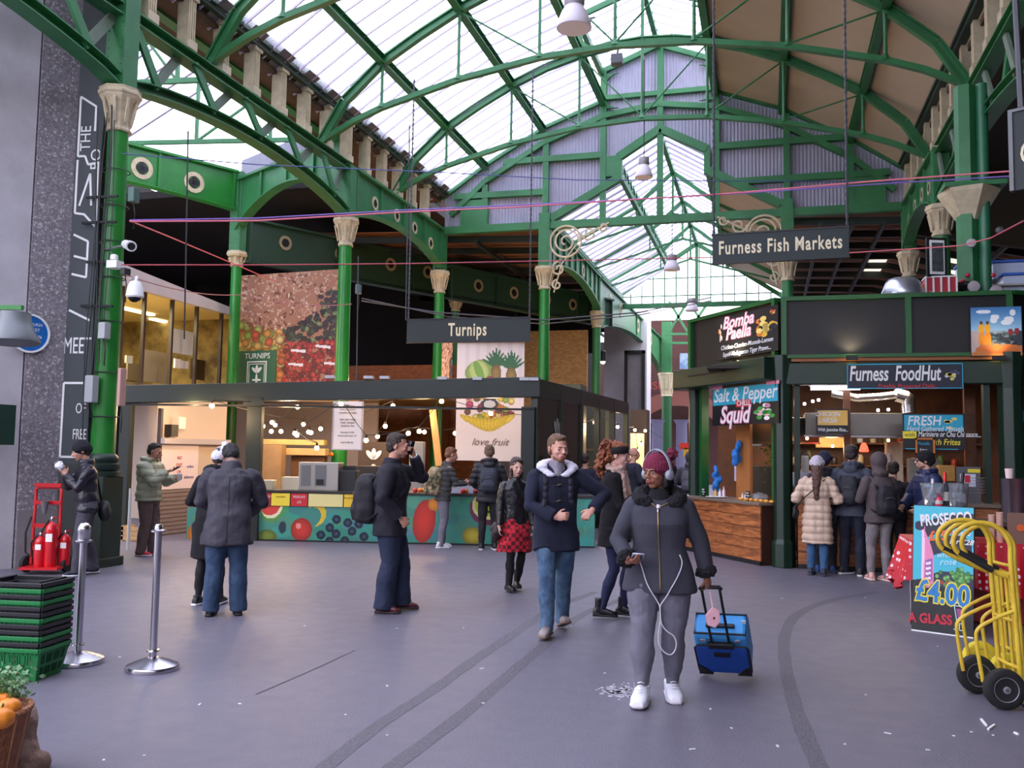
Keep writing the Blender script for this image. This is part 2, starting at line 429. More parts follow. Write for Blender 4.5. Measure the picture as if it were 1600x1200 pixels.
def plate(a, b, z0, z1, rise, holes, label, r=.16, m=None, both=True, flat_ends=.0, ringm=None, grp='quatrefoil plate girders', ribs=4, ribc=False):
    """riveted plate girder between plan points a, b; holes at (t, z)"""
    m = m or G_IRON; a = V((a[0], a[1], 0)); b = V((b[0], b[1], 0)); fr = Fr(a, b-a); L_ = (b-a).length
    t = thing('plate_girder', label, 'girder', ((a+b)/2+V((0, 0, z0))), group=grp)
    n = 20; w_ = MB(); e = MB()
    def zb(k): return z0+rise*math.sin(pi*k/n)**.75 if rise else z0
    for k in range(n):
        x0, x1 = L_*k/n, L_*(k+1)/n
        w_.add([fr.p(x0, zb(k), .03), fr.p(x1, zb(k+1), .03), fr.p(x1, z1, .03), fr.p(x0, z1, .03), fr.p(x0, zb(k), -.03), fr.p(x1, zb(k+1), -.03), fr.p(x1, z1, -.03), fr.p(x0, z1, -.03)],
               [(0, 1, 2, 3), (7, 6, 5, 4), (0, 4, 5, 1), (3, 2, 6, 7)])
        e.hexa([fr.p(x0, zb(k)-.02, -.13), fr.p(x1, zb(k+1)-.02, -.13), fr.p(x1, zb(k+1)-.02, .13), fr.p(x0, zb(k)-.02, .13), fr.p(x0, zb(k)+.02, -.13), fr.p(x1, zb(k+1)+.02, -.13), fr.p(x1, zb(k+1)+.02, .13), fr.p(x0, zb(k)+.02, .13)])
    e.fbox(fr, 0, L_, z1-.04, z1+.02, -.13, .13).build('flange', m, t)
    rb = w_
    for k in range(ribs+1):
        x = L_*k/ribs; x = min(max(x, .08), L_-.08); z_ = zb(round(n*k/ribs)); rb.fbox(fr, x-.03, x+.03, z_, z1, -.09, .09)
    for k in range(int(L_/.13)):
        x = .06+k*.13; rb.ell(fr.p(x, zb(min(n, int(n*x/L_+.5)))+.07, .035), .013, n=5, mrow=3)
    w_.build('web', m, t)
    for (tt, z) in holes:
        q, h = MB(), MB(); quatre(q, h, fr, L_*tt, z, r)
        ro = q.build('ring', ringm or CREAM, t, fix=True)
        h2 = MB(); h2.v = [tuple(V(v)+fr.n*.03) for v in h.v]; h2.f = h.f
        h2.build('quatrefoil', BLACK, ro, bevel=0)
    return t
lattice(XL, 10.4, 17.5, 'green lattice girder rising from the tall column towards the fruit mural')
lattice(XL, 3.3, 10.4, 'green lattice girder crossing in front of the pebbledash wall at top left')
plate((XL+.05, 17.65), (XL+.05, 23.15), 6.62, 7.7, .42, [(.2, 7.22), (.43, 7.27), (.64, 7.25), (.85, 7.12)], 'green plate girder with four pale rings above the small hanging sign')
plate((3.25, 23.15), (3.25, 19.25), 6.62, 7.7, .4, [(.16, 7.15), (.38, 7.25), (.62, 7.25), (.84, 7.15)], 'green plate girder with pale rings behind the hut, far right', r=.15)
lattice(XR, 12.6, 19.1, 'green lattice girder above the framed picture on the right', rise=.3)
lattice(XR, 5.5, 12.6, 'green lattice girder at the extreme upper right behind the cropped sign', rise=.15)
# girders of the left aisle, set at an angle
ux, uy = math.sin(math.radians(28)), math.cos(math.radians(28))
plate((-12.9-ux*8.2, 19.95-uy*8.2), (-12.95, 19.85), 7.62, 8.6, .12, [(.70, 8.1), (.86, 8.06)], 'green girder with two large white quatrefoils, left of the mural', r=.26, m=G_COL)
plate((-12.85, 19.9), (-8.8, 17.6), 7.1, 8.4, .75, [], 'plain arched green girder above the fruit mural')
E2 = onX(380, 400, -14.2); 
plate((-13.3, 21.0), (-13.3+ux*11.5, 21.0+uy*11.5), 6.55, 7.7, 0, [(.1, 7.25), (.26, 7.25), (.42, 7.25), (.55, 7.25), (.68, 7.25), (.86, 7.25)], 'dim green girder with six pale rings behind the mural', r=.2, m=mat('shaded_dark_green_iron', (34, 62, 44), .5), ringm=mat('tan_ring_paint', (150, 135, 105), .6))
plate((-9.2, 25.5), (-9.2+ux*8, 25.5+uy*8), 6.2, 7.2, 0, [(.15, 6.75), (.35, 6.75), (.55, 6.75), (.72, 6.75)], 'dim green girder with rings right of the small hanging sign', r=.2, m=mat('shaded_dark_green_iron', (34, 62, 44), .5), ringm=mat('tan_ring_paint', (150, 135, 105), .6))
# beyond the gable: middle nave
plate((-5.65, 23.6), (-5.65, 30.85), 6.62, 7.75, .45, [(.62, 7.4), (.8, 7.35)], 'ribbed green girder curving away behind the scrollwork bracket', ribs=9, r=.2)
plate((-5.65, 31.1), (-5.45, 48), 6.0, 7.75, .75, [(.12, 7.25), (.26, 7.3), (.53, 7.3), (.78, 7.25)], 'green girder with four pale rings above the white pier', r=.3, ribs=2)
# ---- corbels and gutters
CORB = thing('corbel_row', 'row of cream bracket posts carrying the gutter of the left arcade', 'corbels', (XL, 17, 7.75))
for k in range(15):
    y = 9.0+k*.93
    c = MB().box(XL-.1, XL+.1, y-.09, y+.09, 7.9, 8.62); c.box(XL-.13, XL+.13, y-.12, y+.12, 7.76, 7.9); c.box(XL-.14, XL+.14, y-.12, y+.12, 8.55, 8.64)
    for q in (-.05, .0, .05): c.box(XL+.1, XL+.12, y+q-.012, y+q+.012, 7.9, 8.55)
    c.build('corbel', CREAM, CORB)
CORB = thing('corbel_row', 'row of cream bracket posts carrying the gutter of the right arcade', 'corbels', (XR, 17, 7.75))
for k in range(15):
    y = 10.0+k*.93
    c = MB().box(XR-.1, XR+.1, y-.09, y+.09, 7.9, 8.62); c.box(XR-.13, XR+.13, y-.12, y+.12, 7.76, 7.9); c.build('corbel', CREAM, CORB)
GUT = mat('gutter_green_black', (36, 60, 48), .5, var=(2, .3)); BRN = mat('brown_soffit', (88, 66, 52), .8, var=(3, .4))
for side, x in ((-1, XL), (1, XR)):
    g = MB().box(min(x, x-side*.12)-.05, max(x, x-side*.12)+.05, -12, YG, 8.62, 8.86); g.box(min(x-side*.22, x-side*.17), max(x-side*.22, x-side*.17), 0, YG, 8.7, 8.92)
    g.build('trim_%d' % (1 if side < 0 else 2), GUT, kind='structure')
    g = MB().box(min(x, x+side*1.1), max(x, x+side*1.1), 0, YG, 8.5, 8.62); g.build('trim_%d' % (3 if side < 0 else 4), BRN, kind='structure')

# ---- main roof
PROF = [(-8.85, 8.5), (-7.39, 9.5), (-5.78, 10.4), (-4.15, 11.0)]
def mir(p): return (-5.4-p[0], p[1])
glass = bpy.data.materials.new('roof_glass'); glass.use_nodes = True
_n = glass.node_tree; _n.nodes.clear(); _o = _n.nodes.new('ShaderNodeOutputMaterial'); _t = _n.nodes.new('ShaderNodeBsdfTransparent'); _t.inputs[0].default_value = (.86, .87, .93, 1)
_d = _n.nodes.new('ShaderNodeBsdfTranslucent'); _d.inputs[0].default_value = (.9, .9, .95, 1); _x = _n.nodes.new('ShaderNodeMixShader'); _x.inputs[0].default_value = .18
_n.links.new(_t.outputs[0], _x.inputs[1]); _n.links.new(_d.outputs[0], _x.inputs[2]); _n.links.new(_x.outputs[0], _o.inputs[0])
BAR = mat('glazing_bar_lilac', (200, 190, 218), .5)
BOARD = mat('tan_ceiling_board', (190, 172, 148), .8, var=(.7, .12), bump=(4, .1))
Y0 = -12.0
def slope(name, pts, y0, y1, m, parent=None, th=.02, **kw):
    mb = MB()
    for i in range(len(pts)-1):
        (xa, za), (xb, zb) = pts[i], pts[i+1]
        mb.hexa([(xa, y0, za), (xb, y0, zb), (xb, y1, zb), (xa, y1, za), (xa, y0, za+th), (xb, y0, zb+th), (xb, y1, zb+th), (xa, y1, za+th)])
    return mb.build(name, m, parent, **kw)
roofL = slope('ceiling', PROF, Y0, YG, glass, kind='structure')
LANT = [(-4.35, 11.78), (-2.7, 12.42), (-1.05, 11.78)]
roofT = slope('ceiling', LANT, Y0, YG, glass, kind='structure')
roofR = slope('ceiling', [mir(p) for p in PROF][::-1], Y0, YG, BOARD, th=.06, kind='structure')
def bars(parent, pts, y0, y1, step=.47, w_=.026, h=.05):
    mb = MB(); y = y0
    while y < y1:
        for i in range(len(pts)-1):
            a = V((pts[i][0], y, pts[i][1]-.02)); b = V((pts[i+1][0], y, pts[i+1][1]-.02)); mb.beam(a, b, w_, h)
        y += step
    return mb.build('glazing_bars', BAR, parent)
bars(roofL, PROF, -2, YG); bars(roofT, LANT, -2, YG)
mb = MB()
for k in range(26):      # stained lower edges of the panes
    y = 1+k*.94; mb.hexa([(-8.8, y, 8.49), (-8.35, y, 8.8), (-8.35, y+.42, 8.8), (-8.8, y+.42, 8.49), (-8.8, y, 8.5), (-8.35, y, 8.81), (-8.35, y+.42, 8.81), (-8.8, y+.42, 8.5)])
mb.build('lead_flashing', mat('dirty_flashing', (120, 112, 118), .8, var=(4, .3)), roofL)
mb = MB()
for x, z in [PROF[1], PROF[2], PROF[3]]:
    mb.ibeam((x, Y0, z-.1), (x, YG, z-.1), .16, .16)
    X_, Z_ = mir((x, z)); mb.ibeam((X_, Y0, z-.1), (X_, YG, z-.1), .16, .16)
for x, z in ((-4.2, 11.72), (-1.2, 11.72), (-2.7, 12.3)): mb.beam((x, Y0, z), (x, YG, z), .12, .16)
setp(mb.build('purlins', G_IRON), 'long green purlins running under the glass and board roof', 'roof beams')
# lantern lattice sides
def truss(y, label):
    t = thing('roof_truss', label, 'roof truss', (-2.7, y, 8), group='arched green roof trusses')
    rib = [(-8.68, 7.85), (-8.2, 8.65), (-7.39, 9.38), (-6.6, 9.85), (-5.78, 10.28), (-4.95, 10.62), (-4.15, 10.85), (-3.4, 10.98), (-2.7, 11.02)]
    rib = rib+[mir(p) for p in rib[:-1]][::-1]
    ch = [(-8.68, 7.85), (-8.0, 8.2), (-7.39, 8.43), (-5.78, 8.85), (-4.15, 9.12), (-2.7, 9.2)]
    ch = ch+[mir(p) for p in ch[:-1]][::-1]
    def zi(L_, x):
        for i in range(len(L_)-1):
            if L_[i][0] <= x <= L_[i+1][0]: return L_[i][1]+(L_[i+1][1]-L_[i][1])*(x-L_[i][0])/(L_[i+1][0]-L_[i][0])
    a = MB()
    for i in range(len(rib)-1): a.ibeam((rib[i][0], y, rib[i][1]), (rib[i+1][0], y, rib[i+1][1]), .13, .15, .03)
    a.build('arched_rib', G_IRON, t)
    a = MB()
    for i in range(len(ch)-1): a.beam((ch[i][0], y, ch[i][1]), (ch[i+1][0], y, ch[i+1][1]), .11, .1)
    a.build('bottom_chord', G_IRON, t)
    for x in (-7.39, -5.78, -4.15, -2.7, -1.25, .38, 1.99):
        z0, z1 = zi(ch, x), zi(rib, x)
        p = MB().lathe([(.09, 0), (.035, .12), (.03, (z1-z0)/2), (.035, z1-z0-.12), (.09, z1-z0)], (x, y, z0), 8)
        p.build('post', G_IRON, t)
    for x in (-4.15, -1.25): MB().beam((x, y, zi(rib, x)), (x, y, 11.75), .1, .1).build('lantern_post', G_IRON, t)
    a = MB()
    for sx, x in ((1, -4.1), (-1, -1.3)):
        for z, sz in ((11.0, 1), (11.7, -1)):
            pts = [(x+sx*(.3-.3*math.sin(k*pi/12)), z+sz*(.3-.3*math.cos(k*pi/12))) for k in range(7)]
            fr = Fr((0, y, 0), (1, 0, 0)); a.fpoly(fr, [(x, z)]+pts, -.03, .03)
    a.beam((-4.3, y, 11.72), (-2.7, y, 12.3), .08, .12); a.beam((-2.7, y, 12.3), (-1.1, y, 11.72), .08, .12); a.beam((-2.7, y, 11.0), (-2.7, y, 12.3), .07)
    a.build('lantern_frame', G_IRON, t)
    for (x0, x1) in ((-2.7, -1.25), (-1.25, .38), (.38, 1.99), (-2.7, -4.15), (-4.15, -5.78)):
        MB().tube([(x0, y, zi(ch, x0)+.05), (x1, y, zi(rib, x1)-.05)], .018, 6).build('tie_rod', G_IRON, t)
    return t
T1 = truss(16.3, 'arched green roof truss in front of the gable, second from the back')
T2 = dup(T1, (0, 3.8, 0), label='arched green roof truss nearest to the gable')
T3 = dup(T1, (0, -3.85, 0), label='arched green roof truss crossing the very top of the picture')
T4 = dup(T1, (0, -7.7, 0), label='arched green roof truss overhead, nearest the viewer')

# ---- gable at the end of the hall
def ztop(x):
    P = PROF+[(-4.149, 11.8), (-2.7, 12.36)]; P = P+[mir(p) for p in P[:-1]][::-1]
    for i in range(len(P)-1):
        if P[i][0] <= x <= P[i+1][0]: return P[i][1]+(P[i+1][1]-P[i][1])*(x-P[i][0])/(P[i+1][0]-P[i][0])-.03
    return 8.5
OPN = [(-5.55, 7.85), (-3.72, 8.85), (-3.719, 9.42), (-2.65, 10.08), (-1.451, 9.45), (-1.45, 8.9), (.35, 7.9)]
def zopen(x):
    P = OPN
    if x <= P[0][0] or x >= P[-1][0]: return 7.75
    for i in range(len(P)-1):
        if P[i][0] <= x <= P[i+1][0]: return P[i][1]+(P[i+1][1]-P[i][1])*(x-P[i][0])/(P[i+1][0]-P[i][0])
mb = MB(); vs = []; fs = []; x = -8.6; k = 0
while x < 3.3:
    dy = .012*math.cos(k*pi/2)+.012*math.sin(k*pi/2)
    vs += [(x, YG+.08+dy, zopen(x)), (x, YG+.08+dy, max(ztop(x), zopen(x)+.01))]
    if k: fs.append((2*k-2, 2*k, 2*k+1, 2*k-1))
    x += .022; k += 1
mb.add(vs, fs); gw = mb.build('wall_back', mat('corrugated_lilac_sheet', (168, 166, 184), .55, var=(1.0, .15), bump=(3, .05)), fix=False, kind='structure')
mb = MB(); y = YG
def gb(a, b, w_=.16, h=.16): mb.beam((a[0], y, a[1]), (b[0], y, b[1]), w_, h)
pr = PROF+[(-4.15, 11.8), (-2.7, 12.36)]; pr = pr+[mir(p) for p in pr[:-1]][::-1]
for i in range(len(pr)-1): gb(pr[i], pr[i+1], .12, .14)
gb((-8.7, 7.68), (3.3, 7.68), .2, .2)
gb((-8.3, 8.62), (-5.7, 8.6)); gb((-6.9, 9.5), (-4.15, 9.5)); gb((-1.2, 9.5), (1.95, 9.5)); gb((-.9, 8.55), (2.9, 8.55)); gb((-4.15, 11.05), (-1.25, 11.05), .12, .12)
arc = [(-8.4, 8.1), (-7.4, 9.0), (-5.78, 9.95), (-4.15, 10.55), (-2.7, 10.75)]; arc += [mir(p) for p in arc[:-1]][::-1]
for i in range(len(arc)-1): gb(arc[i], arc[i+1], .18, .14)
for x, z0, z1 in ((-7.4, 7.7, 8.9), (-5.7, 7.7, 10.0), (-4.15, 7.7, 11.8), (-2.65, 7.7, 12.3), (-1.22, 7.7, 11.8), (.5, 7.7, 10.2), (2.0, 7.7, 9.3)): gb((x, z0), (x, z1), .14, .16)
for i in (0, 2, 3, 5): gb(OPN[i], OPN[i+1], .2, .2)
gb((-3.72, 8.8), (-3.72, 9.5)); gb((-1.45, 8.8), (-1.45, 9.5))
mb.box(-4.1, -3.72, y-.05, y+.05, 8.9, 9.45); mb.box(-7.3, -8.2+.1, y-.05, y+.05, 7.75, 8.5); mb.box(2.05, 2.8, y-.05, y+.05, 7.75, 8.5)
for sx, x in ((1, -4.1), (-1, -1.3)):
    for z, sz in ((10.75, 1), (11.7, -1)):
        pts = [(x+sx*(.35-.35*math.sin(k*pi/12)), z+sz*(.35-.35*math.cos(k*pi/12))) for k in range(7)]
        mb.fpoly(Fr((0, y, 0), (1, 0, 0)), [(x, z)]+pts, -.03, .03)
mb.build('gable_frame', G_IRON, gw)
# scrollwork brackets
def scroll(cx, cz, sx, y=YG-.1):
    t = MB()
    def spiral(x, z, r, turns, d=1, a0=0, w_=.03):
        P = [(x+d*(r*(1-.8*k/40))*math.cos(a0+turns*2*pi*k/40), y, z+(r*(1-.8*k/40))*math.sin(a0+turns*2*pi*k/40)) for k in range(41)]
        t.chain(P, w_*1.6, w_, (0, 1, 0))
    t.tube([(cx+.42*math.cos(a*pi/12), y, cz+.42*math.sin(a*pi/12)) for a in range(24)], .03, 6, closed=True)
    spiral(cx, cz, .36, 1.7, sx); spiral(cx+sx*.62, cz+.2, .2, 1.3, sx, pi); spiral(cx+sx*1.0, cz+.35, .13, 1.3, sx, pi)
    spiral(cx-sx*.18, cz-.72, .2, 1.3, sx, pi/2); spiral(cx-sx*.22, cz-1.15, .14, 1.3, sx, pi/2)
    t.tube([(cx-sx*.3, y, cz-1.35), (cx-sx*.1, y, cz-.6), (cx+sx*.4, y, cz+.05), (cx+sx*1.15, y, cz+.45)], .022, 6)
    return t
scroll(-5.12, 7.2, 1).build('scroll_bracket', CREAM, label='cream scrollwork bracket above the middle column', cat='bracket', group='cream scroll brackets')
scroll(-.05, 7.2, -1).build('scroll_bracket', CREAM, label='cream scrollwork bracket above the wide black hanging sign', cat='bracket', group='cream scroll brackets')

# ---- middle nave beyond the gable
YF = 36.0
NAV = [(-5.7, 7.95), (-3.72, 9.0)]; NT = [(-3.9, 9.35), (-2.65, 10.1), (-1.4, 9.35)]
r1_ = slope('ceiling', NAV, YG+.15, YF, glass, kind='structure'); r2_ = slope('ceiling', NT, YG+.15, YF, glass, kind='structure')
slope('ceiling', [(-1.45, 9.0), (.6, 7.95)], YG+.15, YF, BOARD, th=.05, kind='structure')
bars(r1_, NAV, YG+.3, YF, .5, .08); bars(r2_, NT, YG+.3, YF, .5, .06)
mb = MB()
for x, z in ((-3.72, 8.95), (-1.45, 8.95), (-2.65, 9.95), (-5.6, 7.9)): mb.beam((x, YG, z), (x, YF, z), .12, .14)
k = 0; yy = YG+.2
while yy < YF-.6:   # open lattice under the lantern
    for x in (-3.72, -1.45): mb.beam((x, yy, 9.0), (x, yy+.6, 9.4), .05); mb.beam((x, yy+.6, 9.0), (x, yy, 9.4), .05)
    yy += .6
for yt in (26.6, 29.8, 33.0):
    for i in range(len(NAV)-1): mb.beam((NAV[i][0], yt, NAV[i][1]), (NAV[i+1][0], yt, NAV[i+1][1]), .1, .14)
    mb.beam((-3.72, yt, 9.0), (-2.65, yt, 9.95), .1); mb.beam((-2.65, yt, 9.95), (-1.45, yt, 9.0), .1); mb.beam((-1.45, yt, 9.0), (.5, yt, 7.9), .1, .14)
    mb.beam((-5.6, yt, 7.8), (-2.65, yt, 8.7), .06); mb.beam((-2.65, yt, 8.7), (.4, yt, 7.8), .06); mb.beam((-2.65, yt, 8.7), (-2.65, yt, 9.95), .06)
    mb.beam((-3.72, yt, 8.35), (-3.72, yt, 9.0), .05); mb.beam((-1.5, yt, 8.35), (-1.5, yt, 9.0), .05)
setp(mb.build('nave_roof_trusses', G_IRON), 'green trusses and lattice under the glass of the farther, narrower hall', 'roof trusses')
fg = MB(); wx = MB()
for x in np.arange(-6.6, 2.6, .45): fg.box(x-.02, x+.02, YF-.03, YF+.03, 7.55, 7.6+max(0, 2.3-abs(x+2.65)*.72))
for z in (7.6, 7.9, 8.6): fg.box(-6.6+max(0, z-7.4)*1.4, 2.4-max(0, z-7.4)*1.6, YF-.02, YF+.02, z-.02, z+.02)
fg.beam((-6.6, YF, 7.4), (-2.65, YF, 9.95), .15); fg.beam((-2.65, YF, 9.95), (.8, YF, 7.6), .15); fg.beam((-6.6, YF, 7.5), (3, YF, 7.5), .15); fg.beam((-2.65, YF, 7.6), (-2.65, YF, 9.9), .12)
gz = MB().add([(-6.6, YF+.05, 7.5), (.9, YF+.05, 7.5), (-2.65, YF+.05, 9.95)], [(0, 1, 2)]).build('window_1', glass, kind='structure', fix=False)
fg.build('window_frame', G_IRON, gz)
# slatted timber ceilings of the side aisles beyond
SLAT = mat('aged_timber_ceiling', (150, 95, 60), .7, var=(1.2, .45)); SLD = mat('dark_rafter', (26, 34, 30), .6)
def aisle(x0, x1, z0, z1, ya, yb, lab, n=9, holes=()):
    o = slope('ceiling', [(x0, z0), (x1, z1)], ya, yb, SLAT, kind='structure')
    mb = MB()
    for k in range(n):
        yy = ya+.3+(yb-ya)*k/n; mb.beam((x0, yy, z0-.15), (x1, yy, z1-.15), .1, .18)
    for q in (.25, .5, .75):
        mb.beam((x0+(x1-x0)*q, ya, z0+(z1-z0)*q-.28), (x0+(x1-x0)*q, yb, z0+(z1-z0)*q-.28), .08, .12)
    mb.build('rafters', SLD, o)
    return o
aisle(-13.5, -5.8, 7.9, 7.6, YG+.2, 44, 'l', 14)
aisle(.6, 3.5, 7.72, 7.6, YG+.2, 40, 'r', 12); ra = aisle(3.5, 12, 7.6, 5.6, YG+.2, 40, 'r', 12)
mb = MB()
for x, yy, w_, l_ in ((4.8, 27.5, .8, 2.2), (6.5, 31, 1.0, 2.5), (4.0, 33, .7, 2.0), (8.0, 26, .8, 1.6), (3.0, 29, .5, 2.0)):
    zf = lambda X: 7.6-2.0*max(0, X-3.5)/8.5-.03
    mb.hexa([(x, yy, zf(x)), (x+w_, yy, zf(x+w_)), (x+w_, yy+l_, zf(x+w_)), (x, yy+l_, zf(x))]+[(x, yy, zf(x)+.02), (x+w_, yy, zf(x+w_)+.02), (x+w_, yy+l_, zf(x+w_)+.02), (x, yy+l_, zf(x)+.02)])
mb.build('skylight_panes', mat('lit_skylight', (255, 246, 226), .5, emit=.9), ra)
# dark surroundings: walls and ceilings coloured near-black for the unlit void
DK = mat('unlit_void_black', (30, 24, 26), .9, var=(.6, .4)); BLOCKER = mat('light_blocker_tan', (170, 150, 138), .8, var=(1, .3))
def brickmat(name, c1, c2, mortar, scale=4.0, rough=.85):
    m = bpy.data.materials.new(name); m.use_nodes = True; N = m.node_tree.nodes; L = m.node_tree.links; b = N['Principled BSDF']; b.inputs['Roughness'].default_value = rough
    tc = N.new('ShaderNodeTexCoord'); mp = N.new('ShaderNodeMapping'); mp.inputs['Rotation'].default_value = (pi/2, 0, 0); L.new(tc.outputs['Object'], mp.inputs[0])
    br = N.new('ShaderNodeTexBrick'); br.inputs['Color1'].default_value = lin(c1); br.inputs['Color2'].default_value = lin(c2); br.inputs['Mortar'].default_value = lin(mortar)
    br.inputs['Scale'].default_value = scale; L.new(mp.outputs[0], br.inputs[0]); L.new(br.outputs[0], b.inputs['Base Color'])
    bp = N.new('ShaderNodeBump'); bp.inputs['Strength'].default_value = .4; L.new(br.outputs[1], bp.inputs['Height']); bp.invert = True; L.new(bp.outputs[0], b.inputs['Normal'])
    return m
YBR = brickmat('yellow_stock_brick', (190, 150, 95), (165, 120, 75), (120, 100, 80)); RBR = brickmat('red_brick', (84, 44, 40), (70, 36, 34), (60, 46, 44)); OBR = brickmat('orange_brown_brick', (150, 88, 50), (128, 72, 40), (90, 64, 48))
def wall(name, x0, x1, y0, y1, z0, z1, m): return MB().box(x0, x1, y0, y1, z0, z1).build(name, m, kind='structure')
wall('wall_back', -30, -9.5, 34, 34.4, 3.6, 12, DK)
MB().box(-24, -9.3, 21.5, 34, 8.6, 8.8).build('ceiling', DK, kind='structure')
wall('wall_light_block', -24, 14, -12.4, -12, 0, 6.2, BLOCKER)  # added unseen wall behind the camera, cuts frontal light and bounces some back
wall('wall_left', -24.4, -24, 0, 46, 0, 12, DK)
wall('wall_right', 14, 14.4, -12, 46, 0, 12, DK)
wall('wall_back', -30, 30, 56, 56.4, 0, 8.6, DK)
MB().hexa([(3.5, 23.4, 7.0), (14, 23.4, 5.1), (14, 23.6, 5.1), (3.5, 23.6, 7.0), (3.5, 23.4, 9), (14, 23.4, 9), (14, 23.6, 9), (3.5, 23.6, 9)]).build('wall_back', mat('right_end_board', (60, 52, 40), .8), kind='structure')
wall('wall_back', -30, -6.7, 36.2, 36.5, 5.7, 9, DK); wall('wall_back', 3, 30, 36.2, 36.5, 5.0, 10, DK)
MB().box(3.6, 14, -12, YG, 8.3, 8.5).build('ceiling', mat('right_aisle_board', (70, 62, 52), .8), kind='structure')
wall('wall_right', 7.5, 7.7, 4, 22, 0, 8.4, mat('right_aisle_dark', (40, 40, 38), .8, var=(.8, .5)))
# left aisle glass roof seen through the lattice
AP = [(-20, 9.4), (-14.4, 12.2), (-9.2, 8.9)]
ag = slope('ceiling', AP, 4, 22, glass, kind='structure'); bars(ag, AP, 4, 22, .8, .08, .1)
mb = MB()
for k in range(90):
    a_ = V((-12.9, 20.0, 0)).lerp(V((-8.75, 17.75, 0)), k/90); mb.box(a_.x, a_.x+.025, a_.y, a_.y+.03, 8.3, 8.95)
mb.build('wall_back', mat('corrugated_lilac_sheet', (168, 166, 184), .55), kind='structure')
mb = MB()
for yt in (8, 11.5, 15, 18.5):
    mb.chain([(AP[i][0], yt, AP[i][1]-.15) for i in range(3)], .1, .16); mb.beam((-19, yt, 9.3), (-9.2, yt, 8.7), .08, .1)
    for x, za, zb in ((-11.2, 8.82, 10.1), (-13.2, 8.95, 11.3)): mb.beam((x, yt, za), (x, yt, zb), .07)
    mb.beam((-13.2, yt, 8.95), (-11.2, yt, 10.1), .05); mb.beam((-11.2, yt, 8.82), (-13.2, yt, 11.3), .05)
mb.beam((-11.2, 4, 10.1), (-11.2, 22, 10.1), .1); mb.beam((-13.2, 4, 11.3), (-13.2, 22, 11.3), .1); mb.beam((-9.3, 4, 8.6), (-9.3, 18, 8.6), .2, .3)
setp(mb.build('aisle_roof_trusses', G_IRON), 'small green trusses under the glass seen through the left lattice girder', 'roof trusses')
# ================================================================= LEFT WALL, BANNER, OFFICE
def onF(fr, x, y, off=0):
    d = ray(x, y); o = fr.o+fr.n*off; return EYE+d*((o-EYE).dot(fr.n)/d.dot(fr.n))
def fxy(fr, x, y, off=0):
    q = onF(fr, x, y, off)-fr.o; return q.dot(fr.r), q.dot(fr.u)
PW = Fr((-9.42, 9.76, 0), (.36, .85, 0))
PEB = bpy.data.materials.new('pebbledash'); PEB.use_nodes = True
_N = PEB.node_tree.nodes; _L = PEB.node_tree.links; _b = _N['Principled BSDF']; _b.inputs['Roughness'].default_value = .75
_tc = _N.new('ShaderNodeTexCoord'); _v = _N.new('ShaderNodeTexVoronoi'); _v.inputs['Scale'].default_value = 40; _L.new(_tc.outputs['Object'], _v.inputs['Vector'])
_cr = _N.new('ShaderNodeValToRGB'); _e = _cr.color_ramp.elements; _e[0].color = lin((118, 112, 118)); _e[1].color = lin((196, 190, 194)); _e[1].position = 1
for ps, c in ((.3, (130, 122, 130)), (.55, (150, 143, 150)), (.75, (122, 118, 126)), (.9, (166, 158, 162))):
    q = _cr.color_ramp.elements.new(ps); q.color = lin(c)
_sp = _N.new('ShaderNodeSeparateColor'); _L.new(_v.outputs['Color'], _sp.inputs[0]); _L.new(_sp.outputs[0], _cr.inputs[0]); _L.new(_cr.outputs[0], _b.inputs['Base Color'])
_bp = _N.new('ShaderNodeBump'); _bp.inputs['Strength'].default_value = .7; _bp.invert = True; _L.new(_v.outputs['Distance'], _bp.inputs['Height']); _L.new(_bp.outputs[0], _b.inputs['Normal'])
MB().fbox(PW, 0, .72, 0, 9.5, -1.2, 0).build('wall_left', PEB, kind='structure')
MB().fbox(PW, -1.6, -.02, 0, 9.5, -1.2, -.03).build('wall_left', mat('smooth_concrete', (196, 192, 198), .8, var=(1.5, .2), bump=(20, .1)), kind='structure')
MB().fbox(PW, 0, .72, 0, .75, 0, .02).build('wall_left', mat('rendered_plinth', (140, 133, 136), .85, var=(3, .25)), kind='structure')
# banner
BF = Fr((-9.24, 10.22, 0), (1, .12, 0))
bt = thing('market_banner', 'tall grey vertical banner with white lettering beside the tall green column', 'banner', (-9.04, 10.22, 0))
BG_ = mat('banner_grey', (66, 72, 76), .7, var=(1, .15)); LW = mat('lettering_white', (225, 225, 225), .6)
MB().fbox(BF, 0, .42, 1.35, 8.3, -.03, 0).build('panel', BG_, bt)
g = MB()
for a, b_ in (((.06, 6.45), (.06, 5.6)), ((.06, 6.45), (.3, 6.3)), ((.3, 6.3), (.3, 5.95)), ((.06, 5.6), (.17, 5.6)), ((.17, 5.6), (.22, 5.48)), ((.22, 5.48), (.38, 5.5)), ((.06, 5.55), (.06, 4.8)), ((.06, 4.8), (.2, 4.78)), ((.2, 4.78), (.38, 4.6)), ((.38, 5.5), (.38, 4.65)), ((.05, 3.45), (.38, 3.3)), ((.03, 2.45), (.36, 2.45)), ((.03, 2.45), (.03, 1.45)), ((.03, 1.45), (.25, 1.45)), ((.06, 4.5), (.28, 4.4)), ((.28, 4.4), (.28, 3.9)), ((.28, 3.9), (.06, 3.95)), ((.08, 4.2), (.28, 4.15)), ((.26, 5.35), (.12, 4.9)), ((.26, 5.35), (.3, 4.9))):
    g.beam(BF.p(a[0], a[1], .004), BF.p(b_[0], b_[1], .004), .03, .006, BF.n)
g.build('line_work', LW, bt)
text('THE', .22, BF, .17, 5.85, LW, bt, rot=pi/2, sx=.9); text('BO', .22, BF, .34, 5.55, LW, bt, rot=pi/2)
